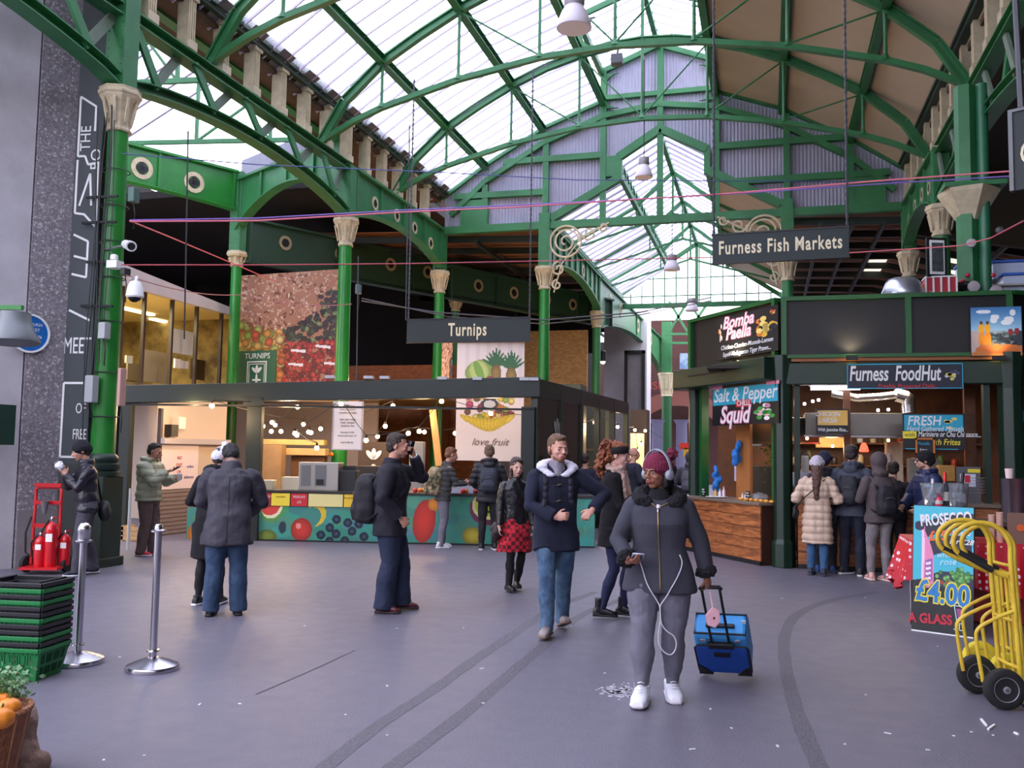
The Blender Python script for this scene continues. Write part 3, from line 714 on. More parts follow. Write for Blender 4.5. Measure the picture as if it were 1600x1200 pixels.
text('MEET', .32, BF, .2, 2.95, LW, bt, sx=.55); text('FREE', .2, BF, .3, 1.75, LW, bt, sx=.5); text('OF', .2, BF, .3, 2.1, LW, bt, sx=.6)
MB().fbox(BF, -.02, .6, 0, 1.35, -.06, .0).build('hoarding', mat('dark_hoarding', (52, 58, 56), .6), label='dark grey-green hoarding board at the foot of the tall banner', cat='hoarding')
MB().fbox(BF, -.1, .9, 8.3, 9.6, -.04, -.01).build('banner_sheet', mat('banner_sheet', (75, 80, 92), .6, bump=(2, .4)), label='bluish grey sheet hanging above the tall banner', cat='sheet')
MB().box(-9.9, -9.3, 11.2, 11.25, 0, 7.2).build('wall_left', DK, kind='structure')  # near-black sheet standing for the dark void by the tall column
# blue plaque
px_, py_ = fxy(PW, 45, 521)
pt = thing('blue_plaque', 'round blue plaque with a white rim on the pebbledash wall', 'plaque', PW.p(px_, py_-.25))
MB().disc(PW, px_, py_, .25, .25, 0, .03, 32).build('disc', mat('plaque_blue', (28, 100, 175), .35), pt)
MB().ring(PW, px_, py_, .235, .26, .0, .045, 32).build('rim', WHITE, pt)
for k, (s_, z_) in enumerate((('BOROUGH', .12), ('MARKET', .05), ('SINCE 1276', -.04), ('LONDON', -.12))): text(s_, .055, PW, px_+.02, py_+z_, LW, pt, z=.034)
# lamp at the left edge
o = onX(22, 512, -8.0)
lt = thing('bulkhead_lamp', 'grey bell shaped lamp on a green bracket at the left edge', 'lamp', o-V((0, 0, .2)))
MB().lathe([(.27, -.17), (.27, -.14), (.2, -.02), (.17, .1), (.165, .16), (.02, .18)], o, 28, (-.06, .05, 1)).build('lamp_shade', mat('galvanised_grey', (112, 116, 120), .45, .3), lt, smooth=True)
b = MB(); b.beam(o+V((-.4, -.1, .22)), o+V((.1, .0, .22)), .05); b.beam(o+V((-.28, -.1, .2)), o+V((-.28, -.1, -.3)), .04); b.beam(o+V((-.28, -.1, -.1)), o+V((-.05, 0, .2)), .03); b.build('bracket', G_COL, lt)
o = onX(4, 660, -9.2)
t = thing('notice_case', 'dark green framed case on the wall at the left edge', 'notice case', o-V((0, 0, .25)))
MB().box(o.x-.2, o.x+.1, o.y-.3, o.y+.1, o.z-.28, o.z+.22).build('case', mat('teal_dark', (16, 58, 50), .4), t); MB().ell(o+V((.06, -.32, -.0)), .012).build('indicator', mat('warm_led', (255, 190, 90), .4, emit=3), t)
# things fixed on the tall column
AX, AY = -8.68, 10.2
def colthing(name, label, cat, x, y, Y=10.15): 
    p = onY(x, y, Y); return thing(name, label, cat, p-V((0, 0, .1))), p
t, p = colthing('security_camera', 'white bullet security camera on an arm on the tall column', 'camera', 200, 383)
MB().lathe([(.05, -.14), (.06, -.13), (.06, .1), (.07, .12), (.07, .2)], p, 20, (.75, -.6, -.25)).build('body', WHITE, t, smooth=True); MB().lathe([(.05, .16), (.05, .205)], p, 16, (.75, -.6, -.25)).build('lens', BLACK, t)
MB().tube([p, p+V((-.2, .05, 0)), p+V((-.5, .1, -.03))], .015).build('arm', mat('grey_metal', (130, 130, 135), .5, .4), t)
t, p = colthing('dome_camera', 'white dome camera with a black lens hanging by the tall column', 'camera', 211, 455)
MB().lathe([(.1, -.09), (.115, -.07), (.1, .05), (.07, .12), (.02, .14)], p, 24).build('housing', WHITE, t, smooth=True); MB().ell(p-V((0, 0, .08)), (.085, .085, .07)).build('dome', mat('black_gloss', (10, 10, 14), .1), t, smooth=True)
MB().tube([p+V((0, 0, .12)), p+V((-.02, .05, .2)), p+V((-.2, .15, .2))], .02).build('arm', WHITE, t)
t, p = colthing('floodlight', 'small white lamp on a clamp on the tall column', 'lamp', 178, 412)
MB().lathe([(.05, .05), (.05, .1), (.04, .12), (.01, .13)], p, 16).build('bulb', WHITE, t, smooth=True); MB().box(p.x-.08, p.x+.08, p.y-.05, p.y+.1, p.z-.06, p.z+.04).build('base', WHITE, t)
for k, (x, y, wx_, hz, c, lab) in enumerate(((163, 517, .11, .22, (170, 172, 176), 'grey speaker unit strapped to the tall column'), (143, 608, .13, .36, (160, 165, 168), 'pale grey switch box beside the banner foot'), (209, 305, .1, .2, (70, 100, 92), 'green grey junction box high on the tall column'), (196, 425, .08, .1, (25, 25, 30), 'small black box clamped on the tall column'), (190, 605, .05, .5, (190, 150, 140), 'narrow poster strip on the right of the tall column'), (560, 452, .1, .2, (75, 95, 95), 'grey box fixed to the column at the mural edge'))):
    Yp = 10.12 if k < 5 else 17.25
    p = onY(x, y, Yp); b = MB().box(p.x-wx_/2, p.x+wx_/2, Yp-.06, Yp+.06, p.z-hz/2, p.z+hz/2); t = thing('junction_box', lab, 'box', p-V((0, 0, hz/2)))
    b.build('box', mat('box_%d' % k, c, .5), t, bevel=.01); MB().tube([p+V((0, 0, -hz/2)), p+V((.03, 0, -hz/2-.15)), p+V((-.02, .05, -hz/2-.35))], .008).build('cable', BLACK, t)
mb = MB()
for k in range(7):
    xo = -.15+.045*k; pts = [(AX+xo+.03*math.sin(z*1.7+k), AY-.02-.03*(k % 2), z) for z in np.arange(1.5+.3*k, 6.3, .25)]
    mb.tube(pts, .007+.003*(k % 3), 5)
for z in (2.0, 2.6, 3.3, 3.9, 4.4, 4.9, 5.4): mb.tube([(AX+.18*math.cos(a), 10.4+.18*math.sin(a), z) for a in np.linspace(0, 2*pi, 20, endpoint=False)], .008, 5, closed=True)
for z, s_ in ((5.0, .3), (4.65, .35), (3.5, .3), (4.1, .25)): mb.tube([(AX-s_, AY, z), (AX+.25, AY-.05, z-.03)], .02, 6)
setp(mb.build('cable_bundle', mat('cable_dark', (40, 42, 44), .6)), 'dark cables and straps running down the tall column', 'cables')

# ---- office box behind, upper left
OX = -13.4
of = Fr((OX, 12, 0), (0, 1, 0))    # faces +x
oa, ob = onX(200, 450, OX), onX(368, 494, OX)
s0, s1 = oa.y-12-1.5, ob.y-12+.5; zt = 5.15
offc = thing('office_unit', 'glazed first-floor office with a pale fascia, lit yellow inside', 'office', (OX, 16, 3))
fz = MB(); n_ = [fxy(of, 200, 418), fxy(of, 365, 487), fxy(of, 365, 495), fxy(of, 200, 449)]
fz.fpoly(of, [(n_[3][0]-2, n_[3][1]), (n_[2][0]+.6, n_[2][1]-.02), (n_[1][0]+.6, n_[1][1]-.02), (n_[0][0]-2, n_[0][1]+.12)], 0, .15); fz.build('fascia', mat('office_fascia', (196, 192, 202), .6, var=(2, .1)), offc)
zw = n_[3][1]
mb = MB()
for x in (220, 264, 303, 342, 185, 368): q = fxy(of, x, 540); mb.fbox(of, q[0]-.035, q[0]+.035, 3.0, zw+.05, 0, .08)
mb.build('mullion', mat('dark_bronze', (50, 38, 38), .4), offc)
mb = MB().fbox(of, s0-1, s1+.1, 2.9, 3.0, -4, .1); mb.fbox(of, s0-1, s1+.1, 3.0, zw, -4, -3.9); mb.fbox(of, s0-1, s0-.9, 3, zw, -4, 0); mb.fbox(of, s1, s1+.1, 3, zw, -4, 0)
mb.build('room_shell', mat('office_wall', (170, 150, 100), .8, var=(1.5, .5, (90, 75, 55))), offc)
MB().fbox(of, s0-1, s1+.1, zw, zw+.1, -4, 0).build('room_ceiling', mat('office_ceiling', (225, 210, 160), .8), offc)
for k, (a, b_) in enumerate(((.8, 2.6), (3.2, 5.0), (5.6, 7.0))): MB().fbox(of, s0+a, s0+b_, zw-.05, zw-.01, -1.6-.5*k, -1.45-.5*k).build('tube_light', mat('office_tube', (255, 240, 190), .5, emit=5), offc)
for x0, y0, x1, y1, c, dd in ((267, 512, 302, 556, (196, 200, 206), -.3), (222, 545, 262, 600, (150, 140, 130), -.8), (274, 560, 282, 576, (220, 220, 220), -.2), (283, 563, 294, 577, (215, 215, 220), -.2), (198, 555, 207, 568, (200, 205, 190), -.2), (200, 566, 260, 600, (110, 100, 92), -1.5), (300, 560, 360, 600, (70, 55, 40), -1.2)):
    a = fxy(of, x0, y0, dd); b_ = fxy(of, x1, y1, dd); MB().fbox(of, a[0], b_[0], b_[1], a[1], dd-.05, dd).build('wall_panel', mat('office_panel_%d%d' % (x0, y0), c, .6), offc)
lamp('AREA', 'office_light', (OX-1.8, 16.5, zw-.2), 300, (1, .85, .5), 3)

# ---- whiteboard wall and shutter
wp, wq = onZ(243, 838), onZ(296, 831); WB = Fr(wp, wq-wp)
wbt = 2.9
wall('wall_back', -13.2, -11.0, 17.2, 17.3, 0, 2.9, mat('cream_panel_wall', (200, 180, 165), .7, var=(.8, .12))) if 0 else MB().box(-16, -9.5, 21.2, 21.3, 0, 3.0).build('wall_back', mat('cream_panel_wall', (200, 180, 165), .7), kind='structure')
MB().box(-16, -6.6, 17.2, 24.4, 2.8, 2.86).build('ceiling', mat('golden_brown_ceiling', (150, 104, 58), .35, var=(5, .5, (214, 160, 90)), bump=(9, 1)), kind='structure')
MB().tube([(-13.5, 17.4, 2.74), (-9.2, 19.5, 2.74)], .04).build('ceiling_pipe', mat('tube_pale', (210, 180, 150), .4), label='pale pipe running under the low ceiling above the whiteboard', cat='pipe')
MB().box(-14.0, -12.3, 17.6, 17.7, 0, 2.9).build('wall_back', mat('cream_panel_wall', (200, 180, 165), .7), kind='structure')
MB().fbox(WB, fxy(WB, 241, 760)[0], fxy(WB, 350, 760)[0], 0, 2.6, -.2, 0).build('wall_left', mat('cream_panel_wall', (200, 180, 165), .7, var=(.8, .12)), kind='structure')
def rect(fr, x0, y0, x1, y1, off=0): a = fxy(fr, x0, y0, off); b_ = fxy(fr, x1, y1, off); return min(a[0], b_[0]), max(a[0], b_[0]), min(a[1], b_[1]), max(a[1], b_[1])
r = rect(WB, 247, 694, 305, 762)
t = thing('whiteboard', 'large whiteboard with faint red writing on the wall at left', 'whiteboard', WB.p(r[0], r[2]))
MB().fbox(WB, *r, 0, .04).build('board', mat('whiteboard_pinkish', (232, 214, 222), .3), t)
for k, s_ in enumerate(('NO', 'EXIT', 'OK')): text(s_, .09, WB, (r[0]+r[1])/2, r[3]-.25-.13*k, mat('marker_red', (190, 90, 90), .6), t, z=.045)
text('orders', .08, WB, r[1]-.25, (r[2]+r[3])/2+.0, mat('marker_blue', (110, 110, 160), .6), t, z=.045); text('deliveries', .08, WB, r[1]-.28, (r[2]+r[3])/2-.2, mat('marker_blue', (110, 110, 160), .6), t, z=.045)
r = rect(WB, 245, 763, 292, 836)
t = thing('roller_shutter', 'ribbed grey roller shutter below the whiteboard', 'shutter', WB.p(r[0], 0)); mb = MB(); z = 0.02
while z < r[3]: mb.fbox(WB, r[0], r[1]+.35, z, z+.05, 0, .03); z += .075
mb.build('slats', mat('shutter_grey', (150, 135, 138), .5, .3), t)
MB().fbox(WB, r[0]-.06, r[0], 0, 2.3, 0, .07).build('guide_rail', mat('rail_dark', (60, 50, 55), .5), t); MB().fbox(WB, r[0]-.05, fxy(WB, 350, 690)[0], rect(WB, 245, 693, 292, 836)[3], rect(WB, 245, 684, 292, 836)[3], 0, .16).build('housing', mat('shutter_box', (170, 160, 168), .5), t)
for x, y, c, lab in ((266, 672, (35, 32, 35), 'small black speaker on the pale wall above the whiteboard'), (278, 660, (225, 220, 215), 'white electrical box on the pale wall above the whiteboard')):
    a = fxy(WB, x, y, .05); MB().fbox(WB, a[0]-.1, a[0]+.1, a[1]-.12, a[1]+.1, 0, .15).build('wall_box', mat('wb_%d' % x, c, .5), label=lab, cat='box')
t = thing('wooden_crate', 'pale wooden crate on the floor beside the dark plinth of the tall column', 'crate', onZ(201, 846)); o = onZ(201, 846)
for k in range(3): MB().box(o.x-.16, o.x+.22, o.y, o.y+.02, .02+.08*k, .085+.08*k).build('slat', mat('pale_pine', (205, 165, 115), .7, var=(5, .2)), t)
MB().box(o.x-.16, o.x+.22, o.y+.02, o.y+.3, 0, .04).build('base', mat('pale_pine', (205, 165, 115), .7), t); MB().box(o.x-.16, o.x-.12, o.y, o.y+.3, 0, .26).build('end_board', mat('pale_pine', (205, 165, 115), .7), t); MB().box(o.x+.18, o.x+.22, o.y, o.y+.3, 0, .26).build('end_board', mat('pale_pine', (205, 165, 115), .7), t)
MB().tube([onZ(193, 860)+V((0, .1, 0)), onZ(193, 860)+V((0, .1, .95))], .025).build('white_post', WHITE, label='thin white post right beside the dark plinth', cat='post')

# ================================================================= TURNIPS KIOSK
KF = Fr((-10.98, 13.74, 0), (7.08, 1.56, 0)); KL = 7.25
ki = thing('market_kiosk', 'dark green timber frame of the fruit stall spanning the left side', 'stall frame', KF.p(KL/2, 0))
def kb(s_): return 2.37+.19*s_/KL
mb = MB(); a, b_ = KF.p(-.15, 2.36, 0), KF.p(KL+.1, 2.58, 0)
mb.hexa([KF.p(-.15, 2.37, .12), KF.p(KL+.1, 2.57, .12), KF.p(KL+.1, 2.57, -.1), KF.p(-.15, 2.37, -.1), KF.p(-.15, 2.68, .12), KF.p(KL+.1, 2.92, .12), KF.p(KL+.1, 2.92, -.1), KF.p(-.15, 2.68, -.1)])
mb.build('lintel', mat('kiosk_green', (36, 45, 40), .45, var=(1, .2)), ki, bevel=.01)
MB().fbox(KF, -.1, KL, 2.34, 2.37, -.1, .08).build('lintel_trim', BLACK, ki)
def sK(px, py=700): return fxy(KF, px, py)[0]
for a, b_ in ((188, 205), (386, 409), (814, 835)): MB().fbox(KF, sK(a), sK(b_), 0, 2.4, -.08, .08).build('post', mat('kiosk_post', (32, 40, 36), .45), ki, bevel=.008)
for a, b_ in ((386, 409),): MB().fbox(KF, sK(382), sK(411), 2.35, 2.5, .1, .14).build('post_cap', mat('kiosk_post', (32, 40, 36), .45), ki)
mb = MB()
for x in (515, 575, 600, 690, 745, 818, 833): q = sK(x); MB().fbox(KF, q-.08, q+.08, 2.85, 2.9, .02, .16).build('clip_lamp', mat('clip_white', (190, 190, 195), .5), ki)
# counter with painted fruit
ct = thing('fruit_counter', 'long stall counter painted turquoise with giant fruit', 'counter', KF.p(4.5, 0))
c0, c1, c2, c3 = sK(290, 820), sK(409), sK(638), sK(930)
TEAL = (66, 140, 125)
MB().fbox(KF, c1, c3, .0, .84, -.75, -.01).build('body', mat('counter_core', (60, 66, 60), .6), ct)
MB().fbox(KF, c1-.02, c3+.02, .84, .88, -.78, .03).build('worktop', mat('counter_dark_top', (48, 42, 42), .4), ct)
W1 = 260; H1 = 46; A = canvas(H1, W1, TEAL)
for k in range(60): spot(A, random.uniform(0, W1), random.uniform(0, H1), 14, 8, (66+random.randint(-14, 16), 140+random.randint(-14, 16), 122+random.randint(-10, 16)))
def U(px, py): return (px-405)/(745-405)*W1, (py-788)/(845-788)*H1
def sp(px, py, rx, ry, c, rot=0, sh=0): x, y = U(px, py); spot(A, x, y, rx*W1/340, ry*H1/57, c, rot, sh)
sp(425, 788, 20, 26, (95, 150, 70), .2); sp(424, 786, 17, 22, (235, 235, 190), .2); sp(422, 783, 16, 20, (220, 70, 60), .2)
sp(492, 802, 17, 20, (225, 190, 50), .7); sp(484, 806, 16, 20, TEAL, .7); sp(442, 822, 6, 10, (40, 55, 70)); sp(472, 825, 17, 19, (215, 60, 45), 0, .3); sp(467, 819, 4, 5, (245, 150, 140)); sp(418, 838, 15, 12, (120, 140, 50), 0, .3)
for x, y in ((517, 821), (527, 807), (545, 812), (562, 814), (552, 826), (527, 831), (503, 833), (571, 834), (517, 843), (541, 842), (590, 806), (600, 826), (615, 838), (625, 812)): sp(x, y, 7, 7.5, (28, 42, 66), 0, .3); sp(x, y, 2.5, 2.5, (60, 80, 100))
sp(665, 810, 20, 34, (214, 52, 36), .1, .25); sp(672, 790, 12, 12, (230, 130, 40), 0, .2); sp(712, 838, 14, 12, (190, 180, 50), 0, .3); sp(725, 800, 6, 9, (190, 60, 60))
A = A[:, :int(W1*(638-405)/340)]; picture('painted_panel', KF, c1, c2, .0, .60, A, ct, z=.0)
A = canvas(60, 236, TEAL)
for k in range(50): spot(A, random.uniform(0, 236), random.uniform(0, 60), 12, 8, (66+random.randint(-14, 16), 140+random.randint(-14, 16), 122+random.randint(-10, 16)))
spot(A, 22, 31, 14.5, 27, (214, 52, 36), .12, .25); spot(A, 34, 10, 8, 8, (230, 140, 40), .5, .2); A = np.roll(A, -60, 1); spot(A, 23, 48, 13, 11, (200, 180, 50), 0, .35); spot(A, 42, 14, 23, 21, (110, 40, 70)); spot(A, 42, 10, 20, 18, (228, 220, 150)); spot(A, 42, 9, 17, 15, (190, 195, 60))
for k in range(26): a = random.uniform(0, 6.3); r = random.uniform(2, 14); spot(A, 42+r*math.cos(a), 9+r*.9*math.sin(a), 1.4, 1.8, (40, 70, 40))
spot(A, 60, 32, 5, 3.5, (190, 55, 60)); spot(A, 72, 45, 5, 4, (190, 55, 60)); spot(A, 95, 52, 9, 8, (215, 180, 40), 0, .3); spot(A, 120, 30, 20, 22, (215, 110, 40), 0, .3)
A = np.roll(A, 60, 1); picture('painted_panel', KF, c2, c3, .0, .83, A, ct, z=.001)
x = c1; k = 0
for wpx, c in ((18, (200, 36, 50)), (31, (238, 214, 60)), (28, (205, 40, 50)), (56, (236, 222, 150)), (16, (240, 200, 50)), (60, (236, 222, 150)), (30, (205, 40, 50)), (35, (236, 215, 130)), (45, (236, 222, 170))):
    x1 = x+wpx/340*(sK(745)-c1)
    if x1 > c2+.02: break
    o_ = MB().fbox(KF, x+.01, x1-.01, .61, .83, 0, .02).build('price_card', mat('card_%d_%d' % (c[0], c[2]), c, .5), ct)
    if c[1] < 60: text('PRESSED JUICE', .055, KF, (x+x1)/2, .77, LW, o_, z=.021, sx=.6); text('£4', .07, KF, (x+x1)/2, .68, LW, o_, z=.021)
    elif wpx < 40: text('smoothies', .05, KF, (x+x1)/2, .77, mat('card_text', (120, 80, 30), .6), o_, z=.021, sx=.8); 
    x = x1
MB().fbox(KF, c1, c3, 0, .025, -.02, .04).build('kickboard', BLACK, ct)
# small side counter at far left (orange painted)
A = canvas(40, 26, TEAL); spot(A, 14, 34, 14, 18, (230, 140, 40), 0, .25); spot(A, 14, 12, 9, 5, (120, 170, 80))
so_ = fxy(KF, 291, 840)[0]
t = thing('juice_bin', 'small turquoise panel painted with an orange, behind the couple', 'counter', KF.p(so_, 0)); MB().fbox(KF, so_, so_+.55, 0, .55, -.5, -.005).build('body', G_DARK, t); picture('painted_panel', KF, so_, so_+.55, 0, .55, A, t, z=0)
# things on / behind counter
def at2(px, py, depth): return EYE+ray(px, py)*depth
def bx(name, lab, cat, x0, y0, x1, y1, off, d, m, bev=.01, parts=()):
    """box whose front face covers px rect on a plane 'off' behind the stall front"""
    r = rect(KF, x0, y0, x1, y1, off)
    if off <= -1.5 and 'board' not in name: r = (r[0], r[1], 0, r[3])
    t = thing(name, lab, cat, KF.p((r[0]+r[1])/2, r[2], off))
    MB().fbox(KF, r[0], r[1], r[2], r[3], off-d, off).build('body', m, t, bevel=bev); return t, r
SS = mat('stainless_warm', (190, 186, 178), .3, .9)
t, r = bx('juice_machine', 'boxy stainless steel machine on the fruit counter', 'machine', 467, 722, 528, 767, -.2, .4, SS)
MB().fbox(KF, r[0]+.05, r[0]+.22, r[2]+.08, r[3]-.05, -.2, -.19).build('recess', mat('recess_grey', (110, 112, 115), .4), t); MB().fbox(KF, r[0]+.3, r[0]+.5, r[2]+.08, r[3]-.05, -.2, -.19).build('recess', mat('recess_grey', (110, 112, 115), .4), t); MB().fbox(KF, r[0]+.33, r[0]+.46, r[2]+.1, r[2]+.2, -.19, -.18).build('display', BLACK, t)
bx('food_tray', 'pale plastic trays stacked left of the steel machine', 'trays', 440, 745, 466, 767, -.25, .3, mat('tray_pale', (190, 180, 160), .5))
bx('plastic_tub', 'pale tub standing by the stall post at the counter end', 'tub', 407, 750, 425, 770, -.15, .25, mat('tub_cream', (226, 216, 180), .5))
t, r = bx('cash_register', 'black till behind the counter next to the steel machine', 'till', 530, 735, 556, 768, -.3, .3, mat('till_black', (36, 36, 38), .5))
MB().fbox(KF, r[0]+.03, r[1]-.05, r[3], r[3]+.08, -.5, -.45).build('screen', BLACK, t)
t, r = bx('drinks_fridge', 'dark back-bar unit behind the till', 'fridge', 556, 728, 600, 766, -1.6, .5, mat('backbar', (52, 45, 42), .5))
for k, (x0, y0, x1, y1, off, c, nm, lab, cat) in enumerate((
    (408, 695, 438, 765, -2.2, (160, 125, 85), 'cardboard_stack', 'stack of brown cardboard behind the counter at left', 'cardboard'),
    (440, 700, 508, 712, -2.6, (205, 165, 105), 'shelf_board', 'lit wooden shelf at the back of the stall', 'shelf'),
    (455, 712, 505, 745, -2.8, (120, 80, 50), 'timber_counter', 'brown back counter with trays of fruit', 'counter'),
    (408, 686, 506, 696, -2.9, (214, 176, 110), 'fascia_board', 'long pale fascia board across the back of the stall', 'board'),
    (560, 690, 608, 745, -3.0, (70, 52, 40), 'backdrop_panel', 'dark brown panel with a white emblem at the back of the stall', 'panel'),
    (640, 690, 660, 760, -2.5, (150, 150, 152), 'glass_cabinet', 'grey display cabinet behind the man on the phone', 'cabinet'),
    (740, 720, 815, 768, -1.5, (58, 40, 34), 'back_counter', 'dark back counter under the white fruit banner', 'counter'))):
    t, r = bx(nm, lab, cat, x0, y0, x1, y1, off, .3, mat('stallbox_%d' % k, c, .6, var=(3, .25)))
    if nm == 'backdrop_panel':
        f2 = Fr(KF.p(0, 0, off), KF.r); mb = MB(); cx = (r[0]+r[1])/2; cz = r[3]-.45
        for a in (-.7, 0, .7): mb.disc(f2, cx+.12*math.sin(a), cz+.1+.1*math.cos(a), .05, .12, .01, .02, 14, -a)
        mb.disc(f2, cx, cz-.1, .06, .09, .01, .02); mb.build('emblem', LW, t)
    if nm == 'timber_counter':
        for q in range(9): MB().ell(KF.p(r[0]+.1+q*.09, r[3]+.04, off-.1), .045, n=10, mrow=6).build('orange_fruit', mat('orange_skin', (226, 128, 30), .5), t, smooth=True)
# leaning plank, gas hose etc
mb = MB(); a, b_ = at2(676, 640, 18.5), at2(686, 728, 18.3); mb.beam(a, b_, .14, .03, (0, 1, 0)); mb.build('timber_plank', mat('plank_tan', (214, 162, 96), .6, var=(4, .2)), label='tan timber plank leaning near the green column of the stall', cat='plank')
# fruit on counter right of phone man
for k in range(26):
    x = 650+k*6.2+random.uniform(-2, 2)
    if 690 < x < 715: continue
    p = onF(KF, x, 765, -.12-.1*(k % 3)); p.z = .88+.035
    c = ((200, 40, 40), (226, 128, 30), (190, 170, 60), (150, 30, 50))[k % 4]
    MB().ell(p, .045, n=12, mrow=8).build('fruit', mat('fruit_%d' % (k % 4), c, .45), smooth=True, label='small '+('red apple', 'orange fruit', 'yellow green fruit', 'dark red fruit')[k % 4]+' in the row on the right part of the fruit counter', cat='fruit', group='fruit row on the counter '+'ABCD'[k % 4])
r = rect(KF, 706, 752, 740, 767, -.2); MB().fbox(KF, r[0], r[1], .88, r[3], -.5, -.2).build('display_tray', mat('tray_glassy', (200, 205, 220), .3), label='pale blue tray of cut fruit between the two backpackers', cat='tray')

# menu board, white fruit banner, mural
T1F = Fr((0, 16.6, 0), (1, .12, 0)); r = rect(T1F, 522, 627, 564, 702)
t = thing('menu_board', 'white menu poster hanging in the stall with fine grey print', 'menu', T1F.p((r[0]+r[1])/2, r[2]))
MB().fbox(T1F, *r, -.02, 0).build('sheet', mat('menu_white', (226, 226, 234), .5), t); cx = (r[0]+r[1])/2
mb = MB().fbox(T1F, r[0]-.02, r[1]+.02, r[2]-.02, r[2], -.03, .01); mb.fbox(T1F, r[0]-.02, r[0], r[2], r[3], -.03, .01); mb.fbox(T1F, r[1], r[1]+.02, r[2], r[3], -.03, .01); mb.build('border', mat('menu_edge', (170, 170, 178), .5), t)
for k, s_ in enumerate(('Turnips', 'fresh pressed juice', 'smoothies and salads', '', 'apple  pear  orange', 'mango  pineapple', 'strawberry  kiwi', '', 'fruit salad  £3.50', 'berries and cream  £4', '', 'soup of the day')):
    if s_: text(s_, .05 if k else .1, T1F, cx, r[3]-.09-k*.062, mat('print_grey', (130, 130, 140), .6), t, sx=.8)
T2F = Fr((0, 17.6, 0), (1, .1, 0)); r = rect(T2F, 715, 531, 817, 721)
A = canvas(150, 82, (226, 212, 206))
for k in range(6): spot(A, 12+k*13, 20, 2.5, 60, (216, 202, 200))
def S2(px, py): return (px-715)/102*82, (py-531)/190*150
def p2(px, py, rx, ry, c, rot=0, sh=0): x, y = S2(px, py); spot(A, x, y, rx*.8, ry*.8, c, rot, sh)
p2(748, 580, 22, 17, (150, 180, 90), -.4, .2); p2(748, 580, 14, 17, (190, 205, 120), -.4, .1); p2(748, 580, 6, 17, (120, 160, 70), -.4)
for cx_, cy_ in ((774, 568), (797, 572)):
    for k in range(9): p2(cx_+(k-4)*2.4, cy_-12+abs(k-4)*3, 2, 13, (50, 100, 60), (k-4)*.25)
    p2(cx_, cy_+16, 8, 14, (150, 120, 60), 0, .3)
for k in range(60):
    a = random.uniform(0, 2*pi); rr = random.uniform(.3, 1); x, y = 765+rr*38*math.cos(a), 640+rr*28*math.sin(a)
    p2(x, y, 5, 5, random.choice([(225, 190, 60), (210, 120, 50), (170, 60, 70), (150, 170, 70), (230, 205, 110), (120, 80, 60)]), 0, .3)
for k in range(14): p2(730+k*5, 655+9*math.sin(k*.24), 4, 11, (228, 196, 60), (k-7)*.14, .2)
p2(765, 632, 13, 9, (60, 60, 62)); p2(765, 632, 9, 6, (200, 196, 190)); p2(733, 620, 6, 6, (200, 90, 120), 0, .3); p2(735, 633, 6, 6, (190, 70, 110), 0, .3); p2(765, 598, 8, 10, (190, 60, 70), 0, .3)
t = thing('fabric_banner', 'hanging white cloth banner painted with pineapples, bananas and a melon', 'banner', T2F.p((r[0]+r[1])/2, r[2]))
picture('cloth', T2F, *r, A, t); MB().fbox(T2F, r[0]-.03, r[1]+.03, r[3], r[3]+.04, -.03, .02).build('hanging_rail', BLACK, t)
_q = fxy(T2F, 765, 691); text('love fruit', .2, T2F, _q[0], _q[1], mat('script_brown', (120, 95, 90), .6), t, shear=.4, z=.01)
# mural
MF = Fr((-12.95, 20.5, 0), (1, -.1, 0)); r = rect(MF, 376, 431, 541, 600)
def mural(wd, h):
    A = canvas(h, wd, (158, 108, 84))
    rn = random.Random(3)
    for k in range(1400):
        x, y = rn.uniform(0, wd), rn.uniform(0, h); u, v = x/wd, y/h
        if v < .42+.1*math.sin(u*5)-.15*(u > .75): c = rn.choice([(222, 186, 160), (200, 146, 112), (170, 112, 82), (120, 70, 52), (214, 178, 150), (190, 130, 100), (206, 160, 132)]); spot(A, x, y, rn.uniform(1.2, 4), rn.uniform(.8, 1.8), c, rn.uniform(0, 3), .3)
        elif u > .35 and v < .62 and u > .5-(.62-v): c = rn.choice([(48, 52, 44), (70, 75, 60), (60, 40, 44), (130, 140, 90), (35, 30, 34)]); spot(A, x, y, 4, 3, c, rn.uniform(0, 3), .4)
        elif u < .36 and v < .78: c = rn.choice([(170, 180, 90), (215, 170, 90), (200, 140, 60), (205, 90, 60), (150, 165, 80)]); spot(A, x, y, 6, 6, c, 0, .45)
        elif u > .42: c = rn.choice([(190, 35, 45), (165, 25, 40), (120, 15, 30), (205, 60, 60)]); spot(A, x, y, 3.6, 3.6, c, 0, .5)
        else: c = rn.choice([(230, 165, 90), (215, 130, 60), (220, 190, 120), (190, 90, 50)]); spot(A, x, y, 6, 6, c, 0, .5)
    for (u, v) in ((.5, .68), (.72, .65), (.48, .8), (.8, .8), (.85, .92)): poly(A, [(u*wd, v*h), (u*wd+20, v*h+2), (u*wd+20, v*h+6), (u*wd, v*h+3)], (225, 215, 220))
    return A
t = thing('fruit_mural', 'huge photographic print of mushrooms, apples and red fruit behind the stall', 'mural', MF.p((r[0]+r[1])/2, r[2]))
picture('print', MF, *r, mural(150, 150), t); MB().fbox(MF, *r, -.04, -.005).build('backing', BLACK, t)
q = rect(MF, 374, 549, 431, 600); MB().fbox(MF, q[0], q[1], q[2], q[3], 0, .02).build('logo_panel', mat('logo_green', (34, 92, 66), .5), t)
cx = (q[0]+q[1])/2; text('TURNIPS', .2, MF, cx, q[3]-.14, LW, t, z=.022, sx=1.0)
